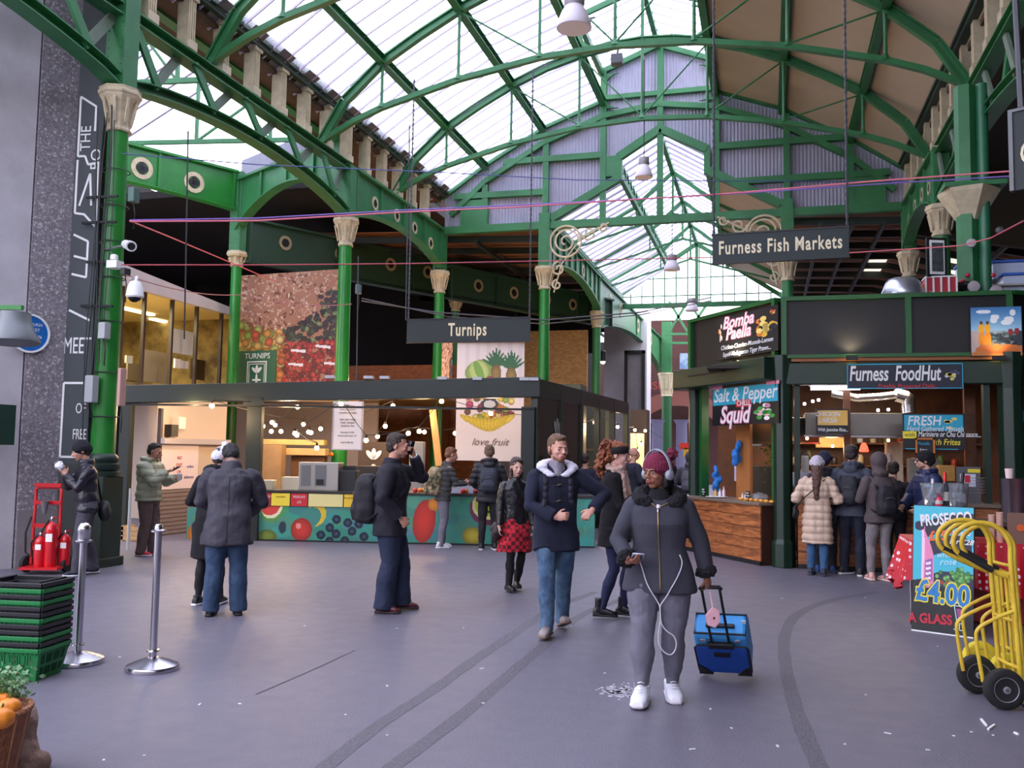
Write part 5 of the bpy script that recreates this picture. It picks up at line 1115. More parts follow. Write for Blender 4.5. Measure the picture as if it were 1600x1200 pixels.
# shelves with jars at the back of the hut
for zz in (1.45, 1.85):
    MB().box(.3, 3.6, 17.3, 17.6, zz, zz+.03).build('back_shelf', ITI, hut)
    for k in range(14):
        x = .5+k*.22; c_ = ((214, 190, 150), (170, 60, 40), (230, 225, 215), (90, 110, 60), (60, 50, 48))[(k*3+int(zz*7)) % 5]; h_ = .14+.05*((k*5) % 3)
        MB().lathe([(.05, 0), (.055, .02), (.055, h_*.8), (.03, h_)], (x, 17.42, zz+.03), 12).build('storage_jar', mat('jar_%d_%d' % (c_[0], c_[1]), c_, .35), smooth=True, label='jar in the %s row of jars at the back of the hut' % ('lower' if zz < 1.6 else 'upper'), cat='jar', group='%s row of jars in the hut' % ('lower' if zz < 1.6 else 'upper'))
# green plant, blue cloth
mb = MB(); c = onF(HL, 1204, 707, -.7)
for k in range(60):
    a = random.uniform(0, 6.28); q = c+V((random.gauss(0, .07), random.gauss(0, .06), random.gauss(0, .16))); d = V((math.cos(a), math.sin(a), random.uniform(-.6, .8))).normalized()*.11; n_ = d.orthogonal().normalized()*.018; mb.add([q, q+d*.5+n_, q+d, q+d*.5-n_], [(0, 1, 2, 3)])
t = thing('hanging_plant', 'yellow green trailing plant at the right of the left hatch', 'plant', c); mb.build('leaves', mat('lime_leaf', (110, 125, 40), .5), t, fix=False); MB().lathe([(.02, .0), (.07, .02), (.08, .1), (.02, .1)], c+V((0, 0, .18)), 12).build('pot', IDK, t)
for x, y, h_, lab in ((1152, 708, .28, 'crumpled blue cloth hanging in the left hatch'), (1119, 748, .32, 'long blue bag hanging beside the left post of the hut')):
    c = onF(HL, x, y, -.15); mb = MB()
    for k in range(7): mb.ell(c+V((random.uniform(-.05, .05), random.uniform(-.03, .03), -h_/2+h_*k/6)), (.06*(1-.05*k), .04, .07), n=12, mrow=8)
    link_mesh(remesh(mb, .012, 3, lambda a, n: wob(a, n, 14, .02)), 'blue_cloth', mat('cloth_blue', (30, 110, 190), .6), smooth=True, label=lab, cat='cloth')
# ---- painted signs
CY = mat('sign_cyan', (38, 160, 190), .5); PK = mat('sign_pink', (226, 130, 160), .5); SBK = mat('sign_black', (20, 20, 28), .45); YEL = mat('sign_yellow', (232, 214, 60), .5); RED = mat('sign_red', (200, 40, 50), .5); ORG = mat('sign_orange', (232, 100, 40), .5); BLU = mat('sign_blue', (30, 120, 185), .5); GRN = mat('sign_green', (60, 170, 70), .5)
def food(fr, x, y, rx, ry, parent, cols, n=24, z=.012, name='painted_food'):
    for k in range(len(cols)):
        mb = MB()
        for q in range(max(2, n//len(cols))):
            a = random.uniform(0, 6.28); d = random.uniform(0, .85); mb.disc(fr, x+rx*d*math.cos(a), y+ry*d*math.sin(a), rx*.24, ry*.24, 0, z+.0008*k, 10)
        mb.build(name, mat('food_%d_%d_%d' % cols[k], cols[k], .5), parent)
def outline(s_, size, fr, x, y, m1, m2, parent, z, **kw):
    b0_ = kw.pop('bold', .01); dz = kw.pop('dz', .0015)
    text(s_, size, fr, x, y, m2, parent, name='lettering_edge', z=z, bold=b0_+.035, **kw); return text(s_, size, fr, x, y, m1, parent, z=z+dz, bold=b0_, **kw)
# Bomba Paella
r = rect(HL, 1121, 470, 1217, 551, FD+.03); SBf = Fr(HL.p(0, 0, FD+.03), HL.r)
r = (r[0], r[1], 3.16, 3.84)
t = thing('painted_sign', 'black sign reading Bomba Paella in pink and white with painted paella', 'sign', SBf.p(r[0], r[2])); MB().fbox(SBf, *r, -.02, .01).build('board', SBK, t); cx = (r[0]+r[1])/2; wd_ = r[1]-r[0]
outline('Bomba', .27, SBf, cx-.22, 3.735, mat('letter_pinkwhite', (245, 225, 230), .5), PK, t, .012, shear=.25, sx=1.15); outline('Paella', .27, SBf, cx-.22, 3.55, mat('letter_pinkwhite', (245, 225, 230), .5), PK, t, .012, shear=.25, sx=1.15)
text('Chicken-Chorizo-Mussels-Lemon', .1, SBf, cx, 3.345, LW, t, z=.013, shear=.2, sx=1.05, bold=.01); text('Squid-Madagascan Tiger Prawn...', .1, SBf, cx, 3.23, LW, t, z=.013, shear=.2, sx=1.0, bold=.01)
food(SBf, r[1]-.34, 3.57, .34, .17, t, [(226, 180, 60), (214, 120, 40), (60, 60, 70), (240, 210, 110)], 30); food(SBf, r[0]+.1, 3.6, .07, .16, t, [(240, 200, 150), (226, 140, 70), (240, 230, 220)], 16); food(SBf, r[1]-.12, 3.76, .12, .05, t, [(226, 210, 80), (200, 80, 60)], 10)
# Squid
SQ = Fr(HL.p(0, 0, .12), HL.r); r = rect(HL, 1114, 606, 1218, 661, .12)
t = thing('painted_sign', 'blue and black sign reading Salt & Pepper Chilli Squid', 'sign', SQ.p(r[0], r[2])); MB().fbox(SQ, *r, -.02, .01).build('board', SBK, t); cx = (r[0]+r[1])/2; hh = r[3]-r[2]
MB().fbox(SQ, r[0]+.02, r[1]-.02, r[2]+hh*.52, r[3]-.03, .01, .013).build('blue_field', CY, t); MB().fbox(SQ, r[0]-.03, r[0]+.3, r[3]-.03, r[3]+.02, .01, .016).build('ribbon', PK, t); MB().fbox(SQ, r[1]-.3, r[1]+.02, r[3]-.05, r[3]-.0, .01, .016).build('ribbon', PK, t)
text('Salt & Pepper', .30, SQ, cx, r[3]-hh*.25, LW, t, z=.016, shear=.2, sx=1.05, bold=.01); MB().fbox(SQ, cx-.2, cx+.2, r[2]+hh*.44, r[2]+hh*.62, .013, .018).build('ribbon', RED, t); text('CHILLI', .12, SQ, cx, r[2]+hh*.53, LW, t, z=.02, bold=.01)
outline('Squid', .38, SQ, cx-.25, r[2]+hh*.24, LW, PK, t, .02, shear=.25); food(SQ, r[1]-.34, r[2]+hh*.28, .3, .13, t, [(90, 190, 60), (240, 235, 230), (230, 170, 190), (60, 150, 60)], 30)
# Furness Food Hut
FF = Fr(HFf.p(0, 0, .14), HFf.r); r = rect(HFf, 1323, 569, 1505, 607, .14)
t = thing('painted_sign', 'dark blue sign with cyan edge reading Furness Food Hut', 'sign', FF.p(r[0], r[2])); MB().fbox(FF, *r, -.02, .01).build('board', mat('sign_navy', (18, 26, 44), .45), t); cx = (r[0]+r[1])/2; cz = (r[2]+r[3])/2
mb = MB()
for q in ((r[0], r[1], r[3]-.015, r[3]), (r[0], r[1], r[2], r[2]+.012), (r[0], r[0]+.012, r[2], r[3]), (r[1]-.012, r[1], r[2], r[3])): mb.fbox(FF, *q, .01, .014)
mb.build('edge_line', CY, t); text('Furness', .3, FF, r[0]+.03, cz+.03, LW, t, z=.013, shear=.15, sx=.56, bold=.02, align='LEFT'); text('Food', .3, FF, r[0]+.64, cz+.03, LW, t, z=.013, shear=.15, sx=.54, bold=.02, align='LEFT'); text('Hut', .3, FF, r[0]+.98, cz+.03, LW, t, z=.013, shear=.15, sx=.54, bold=.02, align='LEFT')
text('Freshly Prepared Daily...', .09, FF, cx+.05, r[2]+.035, RED, t, z=.013, shear=.2, sx=.9); food(FF, r[1]-.14, cz, .11, .09, t, [(60, 70, 90), (200, 200, 210), (214, 200, 90)], 18)
# Chicken laksa
CF = Fr(HFf.p(0, 0, -.3), HFf.r); r = rect(HFf, 1275, 639, 1327, 679, -.3)
t = thing('painted_sign', 'small black sign with a yellow field reading Chicken Laksa with Jasmine Rice', 'sign', CF.p(r[0], r[2])); MB().fbox(CF, *r, -.02, .01).build('board', SBK, t); cx = (r[0]+r[1])/2; hh = r[3]-r[2]
MB().fbox(CF, r[0]+.02, r[1]-.02, r[2]+hh*.36, r[3]-.02, .01, .013).build('yellow_field', mat('laksa_yellow', (226, 180, 90), .5), t); text('CHICKEN', .09, CF, cx-.07, r[3]-.08, LW, t, z=.016, shear=.2, sx=.9, bold=.02); text('LAKSA', .1, CF, cx-.07, r[3]-.17, LW, t, z=.016, shear=.2, sx=.9, bold=.02); text('With Jasmine Rice...', .07, CF, cx, r[2]+hh*.18, LW, t, z=.013, shear=.2, sx=.75, bold=.02); food(CF, r[1]-.14, r[3]-.13, .1, .07, t, [(190, 80, 40), (226, 130, 60)], 14)
# Fresh mussels
FM = Fr(HFf.p(0, 0, -.1), HFf.r); r = rect(HFf, 1410, 646, 1509, 703, -.1)
t = thing('painted_sign', 'blue and black sign reading FRESH mussels with frites', 'sign', FM.p(r[0], r[2])); MB().fbox(FM, *r, -.02, .01).build('board', SBK, t); hh = r[3]-r[2]
MB().fbox(FM, r[0]+.02, r[1]-.03, r[2]+hh*.52, r[3]-.02, .01, .013).build('blue_field', CY, t); text('FRESH', .19, FM, r[0]+.06, r[3]-.11, LW, t, z=.015, shear=.15, sx=.85, bold=.015, align='LEFT'); text('Hand Gathered Mussels', .11, FM, r[0]+.05, r[3]-.22, LW, t, z=.015, shear=.2, sx=.7, align='LEFT'); text('Mariniere or Chu Chi sauce...', .11, FM, r[0]+.2, r[2]+hh*.42, LW, t, z=.015, shear=.2, sx=.62, align='LEFT', bold=.01)
text('with Frites', .12, FM, r[1]-.28, r[2]+hh*.2, YEL, t, z=.015, shear=.2, sx=.8, bold=.01); MB().fbox(FM, r[0]+.0, r[0]+.18, r[2]+hh*.3, r[2]+hh*.5, .01, .02).build('yellow_tag', YEL, t); text('with', .08, FM, r[0]+.09, r[2]+hh*.4, SBK, t, z=.021); food(FM, r[1]-.2, r[3]-.13, .16, .09, t, [(40, 60, 90), (150, 160, 170), (214, 200, 110)], 16)
MB().fbox(FM, r[0]+.03, r[1]-.1, r[2]+.0, r[2]+.012, .01, .014).build('edge_line', CY, t)
r2 = rect(HFf, 1430, 684, 1461, 711, -.04); F2_ = Fr(HFf.p(0, 0, -.04), HFf.r); t = thing('chalkboard', 'small wooden framed chalkboard hooked over the mussels sign', 'sign', F2_.p(r2[0], r2[2])); MB().fbox(F2_, *r2, -.02, .0).build('slate', SBK, t)
mb = MB(); 
for q in ((r2[0], r2[1], r2[3]-.025, r2[3]), (r2[0], r2[1], r2[2], r2[2]+.025), (r2[0], r2[0]+.025, r2[2], r2[3]), (r2[1]-.025, r2[1], r2[2], r2[3])): mb.fbox(F2_, *q, -.02, .02)
mb.build('frame', mat('frame_orange_wood', (190, 110, 50), .5), t); text('Mussels', .065, F2_, (r2[0]+r2[1])/2-.02, r2[3]-.08, CY, t, sx=.8); text('Frites', .055, F2_, (r2[0]+r2[1])/2-.02, r2[2]+.07, LW, t, sx=.8)
r = rect(HR, 1576, 642, 1610, 660, .02); FRs = Fr(HR.p(0, 0, .05), HR.r); t = thing('painted_sign', 'blue strip sign cut by the right edge inside the next hatch', 'sign', FRs.p(r[0], r[2])); MB().fbox(FRs, r[0], r[1]+.3, r[2], r[3], -.02, .01).build('board', CY, t); food(FRs, r[0]+.2, (r[2]+r[3])/2, .12, .05, t, [(220, 220, 230), (120, 100, 120)], 10)
# beach photograph
BP = Fr(HFf.p(0, 0, FD+.02), HFf.r); r = rect(HFf, 1516, 481, 1597, 555, FD+.02); A = canvas(70, 80, (60, 130, 200))
for j in range(34): A[j, :] = np.array((58, 118, 178))*(1-j/34)+np.array((150, 195, 225))*j/34
for x, y, rx, ry in ((38, 14, 7, 4), (36, 18, 6, 5), (60, 18, 8, 5), (56, 22, 9, 4), (66, 8, 5, 5), (20, 6, 12, 3)): spot(A, x, y, rx, ry, (225, 232, 240))
A[34:46, :] = (150, 165, 180); A[46:, :] = (196, 120, 60); poly(A, [(0, 34), (14, 33), (12, 60), (0, 66)], (190, 170, 165)); poly(A, [(28, 40), (80, 34), (80, 56), (30, 50)], (44, 54, 66))
for k in range(40): spot(A, random.uniform(30, 79), random.uniform(36, 54), 4, 1.5, random.choice([(30, 36, 44), (90, 120, 110), (120, 130, 140), (60, 80, 90)]))
for x, y in ((62, 36), (72, 35)): spot(A, x, y, 4, 5, (150, 30, 45), 0, .3)
for x in (16, 26):
    spot(A, x, 30, 4.5, 7, (236, 170, 30)); spot(A, x-2, 45, 2.6, 10, (226, 140, 30), .1); spot(A, x+3, 45, 2.6, 10, (226, 140, 30), -.1); spot(A, x, 22, 2.2, 2.6, (90, 60, 45))
spot(A, 44, 60, 38, 6, (206, 110, 46))
t = thing('beach_photograph', 'colour photograph of two figures in yellow oilskins on a beach, on the hut fascia', 'photograph', BP.p(r[0], r[2])); picture('print', BP, *r, A, t, z=.012); MB().fbox(BP, r[0]-.01, r[1]+.01, r[2]-.01, r[3]+.01, -.02, .008).build('backing', BLACK, t)
# ---- items on the left counter
def cbox(fr, x, y0, z, w_, h, off, m, name, lab, cat, d=.12):
    q = fxy(fr, x, y0, off)[0]; t = thing(name, lab, cat, fr.p(q, z, off)); MB().fbox(fr, q-w_/2, q+w_/2, z, z+h, off-d, off).build('body', m, t, bevel=.006); return t, q
zc_ = .92
for i, (x, lab) in enumerate(((1099, 'tiny black price sign with white writing at the left end of the counter'), (1168, 'tiny black price sign with white writing in the middle of the counter'))):
    t, q = cbox(HL, x, 770, zc_, .11, .15, .1, SBK, 'price_sign', lab, 'sign', .015); f3 = Fr(HL.p(0, 0, .1), HL.r)
    for k, s_ in enumerate(('Squid', '& Frites', '£8')): text(s_, .036, f3, q, zc_+.12-.04*k, LW, t, sx=.9)
for i, (x, w_, h, c, lab) in enumerate(((1118, .07, .12, (200, 160, 90), 'tan carton on the left counter'), (1125, .05, .13, (215, 215, 225), 'small white carton beside the tan one'), (1131, .05, .17, (225, 200, 215), 'pinkish white bottle on the left counter'), (1160, .03, .1, (230, 230, 240), 'thin white bottle before the middle price sign'), (1164, .03, .08, (200, 210, 230), 'short bluish bottle by the middle price sign'), (1172, .04, .07, (235, 235, 240), 'white cup right of the middle price sign'))):
    q = fxy(HL, x, 770, .0)[0]; t = thing('bottle', lab, 'container', HL.p(q, zc_, 0)); MB().lathe([(w_*.5, 0), (w_*.5, h*.7), (w_*.25, h*.85), (w_*.25, h)], HL.p(q, zc_, 0), 14).build('body', mat('ctn_%d' % i, c, .4), t, smooth=True); MB().lathe([(w_*.28, 0), (w_*.28, h*.12)], HL.p(q, zc_+h, 0), 12).build('cap', mat('ctn_cap_%d' % i, tuple(int(v*.7) for v in c), .4), t)
q = fxy(HL, 1118, 775, .12)[0]; MB().lathe([(.05, 0), (.17, .012), (.18, .02), (.16, .02)], HL.p(q, zc_, .1), 24).build('plate', WHITE, smooth=True, label='flat white plate of paper napkins on the left counter', cat='plate')
for k in range(14):
    x = 1155+k*4.0; q = fxy(HL, x, 778, .12)[0]; MB().ell(HL.p(q, zc_+.022, .1+.03*(k % 2)), (.032, .03, .022), n=10, mrow=6).build('fried_food', mat('golden_fry', (230, 160, 60), .5), smooth=True, label='golden fried morsel in the row along the left counter edge', cat='food', group='fried food on the counter')
q = fxy(HL, 1186, 770, -.1)[0]; MB().lathe([(.13, 0), (.15, .04), (.12, .1), (.02, .13)], HL.p(q, zc_, -.1), 20).build('glass_dome', mat('clear_plastic', (190, 195, 200), .1, trans=.7), smooth=True, label='clear plastic dome on the left counter', cat='dome')
# notice stand on the front counter
r = rect(HFf, 1494, 729, 1532, 768, .1); NF = Fr(HFf.p(0, 0, .12), HFf.r); t = thing('notice_stand', 'grey notice holder with a white sheet standing on the front counter', 'notice', NF.p(r[0], r[2])); MB().fbox(NF, r[0], r[1], 1.0, r[3], -.02, .0).build('backing', mat('notice_grey', (90, 88, 92), .5), t)
MB().fbox(NF, r[0]+.04, r[1]-.06, r[2]+.06, r[3]-.1, 0, .004).build('sheet', mat('sheet_white', (210, 212, 228), .5), t); MB().fbox(NF, r[0]+.14, r[0]+.3, r[3]-.08, r[3]-.03, 0, .004).build('tag', YEL, t)
for k in range(6): text('menu and allergens', .03, NF, r[0]+.24, r[3]-.15-.04*k, mat('print_grey', (130, 130, 140), .6), t, z=.005)
MB().fbox(NF, r[0]+.1, r[0]+.17, r[2]+.12, r[2]+.22, .004, .008).build('red_mark', RED, t)
# ---- things on the hut roof
p = onY(1411, 470, 14.5); p.z = 4.02
MB().lathe([(.3, 0), (.31, .03), (.25, .2), (.2, .26), (.17, .27), (.15, .25), (.02, .25)], p, 32).build('silver_bowl', mat('silver_metal', (196, 200, 214), .28, .8), smooth=True, label='upturned silver bowl on the edge of the hut roof', cat='bowl')
ra_, rb_ = onY(1447, 473, 14.5), onY(1495, 458, 14.5)
t = thing('market_crate', 'red and white slatted crate on the hut roof beside the silver bowl', 'crate', V((ra_.x, 14.5, 3.95)))
MB().box(ra_.x, rb_.x, 14.5, 14.8, 3.97, 4.3).build('tray', mat('crate_red', (170, 30, 50), .5), t, bevel=.01)
for k in range(5): x = ra_.x+(rb_.x-ra_.x)*k/4; MB().box(x-.012, x+.012, 14.485, 14.5, 3.95, 4.3).build('slat', WHITE, t)
MB().box(ra_.x-.01, rb_.x+.01, 14.48, 14.81, 4.29, 4.31).build('rim', WHITE, t)
for i, (x, y, w_, h, c, lab) in enumerate(((1436, 453, .13, .12, (240, 140, 30), 'bundled orange bag on the hut roof'), (1450, 457, .14, .1, (140, 130, 130), 'grey crumpled bag beside the orange one'), (1464, 455, .1, .12, (190, 190, 195), 'pale sack behind the red crate'), (1500, 448, .2, .09, (20, 20, 24), 'black sack on top of the red crate'), (1490, 437, .12, .07, (215, 150, 150), 'folded pink and white cloth on the pile'), (1503, 440, .05, .06, (200, 30, 70), 'small crimson bag on the pile'))):
    q = onY(x, y, 14.62+(.12 if i > 2 else 0)); mb = MB()
    for k in range(5): mb.ell(q+V((random.uniform(-w_, w_)*.4, random.uniform(-.05, .05), random.uniform(-h, h)*.3)), (w_*.6, .1, h*.6), n=12, mrow=8)
    link_mesh(remesh(mb, .015, 3, lambda a, n: wob(a, n, 12, .02)), 'bundle', mat('bundle_%d' % i, c, .6), smooth=True, label=lab, cat='bag')
# framed picture
PFr = Fr((2.55, 14.55, 0), (1, .35, 0)); r = rect(PFr, 1451, 374, 1477, 430); t = thing('framed_picture', 'black framed grey picture leaning upright on the hut roof', 'picture', PFr.p(r[0], r[2])); MB().fbox(PFr, r[0]-.03, r[1]+.03, r[2]-.03, r[3]+.03, -.04, 0).build('frame', BLACK, t)
MB().fbox(PFr, r[0]+.01, r[1]-.01, r[2]+.01, r[3]-.01, 0, .01).build('mount', WHITE, t); MB().fbox(PFr, r[0]+.04, r[1]-.03, r[2]+.05, r[3]-.05, .01, .015).build('image', mat('photo_grey', (84, 88, 92), .5, var=(14, .6)), t); MB().fbox(PFr, (r[0]+r[1])/2-.03, (r[0]+r[1])/2+.03, 3.9, r[2], -.06, -.04).build('stand', HG, t)
# blue lidded tubs
for i, (x0, y0, x1, y1, Y, lab) in enumerate(((1552, 405, 1600, 436, 15.2, 'upper translucent tub with a blue lid on the hut roof, right edge'), (1568, 425, 1612, 462, 15.0, 'lower translucent tub with a blue lid at the right edge of the hut roof'), (1500, 410, 1512, 430, 15.3, 'small pale tub with a blue lid left of the double post'))):
    a, b_ = onY(x0, y1, Y), onY(x1, y0, Y); t = thing('storage_tub', lab, 'tub', V((a.x, Y, a.z))); MB().box(a.x, b_.x+.2*(i < 2), Y, Y+.4, a.z, b_.z-.04).build('tub', mat('tub_translucent', (178, 190, 214), .3), t, bevel=.02); MB().box(a.x-.02, b_.x+.2*(i < 2)+.02, Y-.02, Y+.42, b_.z-.04, b_.z).build('lid', mat('lid_blue', (40, 95, 190), .4), t, bevel=.01)
a, b_ = onY(1555, 473, 14.8), onY(1615, 463, 14.8)
t = thing('roof_shelf', 'pale shelf with bottles at the right edge above the beach photograph', 'shelf', a); MB().box(a.x, b_.x+.2, 14.8, 15.1, a.z-.02, a.z+.02).build('board', mat('shelf_pale', (170, 165, 165), .5), t); MB().box(a.x+.02, a.x+.06, 14.8, 15.1, 3.9, a.z).build('leg', mat('shelf_pale', (170, 165, 165), .5), t)
a2, b2 = onY(1552, 445, 14.9), onY(1612, 440, 14.9); MB().box(a2.x, b2.x+.2, 14.9, 15.2, a2.z-.015, a2.z+.015).build('upper_board', mat('shelf_pale', (170, 165, 165), .5), t); MB().box(a2.x+.02, a2.x+.05, 14.95, 15.0, a.z, a2.z).build('leg', mat('shelf_pale', (170, 165, 165), .5), t)
for i, (x, c, lab) in enumerate(((1573, (225, 225, 230), 'white bottle on the roof shelf'), (1580, (200, 60, 60), 'red topped bottle on the roof shelf'), (1590, (210, 214, 220), 'clear pale bottle on the roof shelf'), (1598, (190, 195, 205), 'grey bottle at the frame edge on the roof shelf'))):
    q = onY(x, 462, 14.88); q.z = a.z+.02; MB().lathe([(.04, 0), (.045, .08), (.02, .12), (.02, .16)], q, 12).build('bottle', mat('rb_%d' % i, c, .4), smooth=True, label=lab, cat='bottle')
# double post with flared capital, round lamps
t = thing('double_post', 'double green post with a flared cream capital at the upper right', 'column', (2.98, 14.6, 3.9))
pc = onY(1512, 400, 14.9); pd = onY(1538, 400, 14.9)
MB().lathe([(.15, 3.92), (.15, 7.3)], (pc.x, 14.9, 0), 6).build('post', G_IRON, t); MB().lathe([(.085, 3.92), (.085, 7.3)], (pd.x, 14.85, 0), 14).build('pipe', mat('pipe_green', (44, 110, 76), .35), t, smooth=True)
u0, u1 = onY(1512, 345, 14.9).z, onY(1512, 298, 14.9).z
mb = MB().lathe([(.17, u0), (.2, u0+.05), (.42, u1-.06), (.44, u1)], (pc.x+.04, 14.95, 0), 6); mb.build('capital', CREAM, t)
MB().box(pc.x-.35, pc.x+.5, 14.6, 15.2, u1, u1+.07).build('cap_plate', G_IRON, t)
for i, (x, y, c, rr) in enumerate(((1522, 448, (150, 140, 145), .09), (1557, 456, (150, 140, 145), .1), (1518, 380, (170, 165, 165), .07), (1512, 430, (170, 20, 50), .035), (1552, 430, (170, 20, 50), .035), (1562, 360, (60, 60, 62), .06))):
    q = onY(x, y, 14.55 if i != 1 else 14.6); t = thing('round_lamp', ('grey dish lamp on the left of the double post', 'grey dish lamp on the right of the double post', 'small round speaker high on the double post', 'little red globe lamp left on the double post', 'little red globe lamp right on the double post', 'dark cluster of fittings on the cable right of the double post')[i], 'lamp', q)
    MB().lathe([(.02, -.06), (rr*.7, -.05), (rr, 0), (rr*.85, .03), (.01, .04)], q, 20, (-.2, -1, 0)).build('lamp_body', mat('rl_%d' % i, c, .4), t, smooth=True); MB().tube([q+V((0, .05, 0)), q+V((.03, .3, .05))], .015).build('arm', BLACK, t)
# ================================================================= PEOPLE
def mixv(a, b, t): return a+(b-a)*t
def ik(S, W, l1, l2, hint):
    d = W-S; L = d.length; mx_ = (l1+l2)*.995
    if L > mx_: W = S+d*(mx_/L); d = W-S; L = mx_
    a = (l1*l1-l2*l2+L*L)/(2*L); h = math.sqrt(max(0, l1*l1-a*a)); u = d.normalized(); n = hint-u*hint.dot(u)
    n = n.normalized() if n.length > 1e-4 else u.orthogonal().normalized()
    return S+u*a+n*h, W
def capsule(mb, pts, rs, n=14):
    """tapered round limb through points with rounded ends"""
    mb.tube(pts, rs, n); mb.ell(pts[0], rs[0], n=n, mrow=8); mb.ell(pts[-1], rs[-1], n=n, mrow=8)
def rings(mb, R, ax, n=22, sup=2.2): mb.loft([(c, ax*rx, ay*ry) for c, rx, ry, ay in R], n, sup)
def hand(mb, W, d, n, side, curl=.5, s=1.0, spread=1.0, thumb=.5, point=False):
    d = d.normalized(); n = (n-d*n.dot(d)).normalized(); t = d.cross(n)*side      # t towards the thumb side
    M3 = Matrix((t, n, d)).transposed()
    mb.ell(W+d*.05*s, (.040*s, .016*s, .055*s), M3); mb.ell(W+d*.02*s, (.027*s, .019*s, .035*s), M3); mb.ell(W+d*.035*s+t*.022*s+n*.006*s, (.018*s, .016*s, .032*s), M3)
    for k, (off, L) in enumerate(((.030, .072), (.010, .080), (-.010, .075), (-.029, .060))):
        p = W+d*.092*s+t*off*s*spread; a = curl*(.7+.12*k)*(0 if point and k == 0 else 1); P = [W+d*.06*s+t*off*.85*s, p]; ang = .15
        for q, sg in enumerate((.46, .3, .24)):
            ang += a; dd = d*math.cos(ang)+n*math.sin(ang)+t*(off*1.5*(1 if q == 0 else 0)); p = p+dd.normalized()*L*sg*s; P.append(p)
        mb.tube(P, [.0088*s, .0088*s, .0082*s, .0078*s, .0068*s], 8); mb.ell(P[-1], .0068*s, n=8, mrow=6)
    p = W+d*.03*s+t*.03*s; P = [W+d*.015*s+t*.012*s, p]
    for L, a, b_ in ((.036, .75, .25*thumb+.1), (.03, .3, .5*thumb+.1)): p = p+(d*.85+t*a+n*b_).normalized()*L*s; P.append(p)
    mb.tube(P, [.012*s, .0115*s, .0100*s, .008*s], 8); mb.ell(P[-1], .008*s, n=8, mrow=6)
SK = {}
def skin(rgb): return mat('skin_%d_%d' % (rgb[0], rgb[2]), rgb, .5, var=(18, .08))
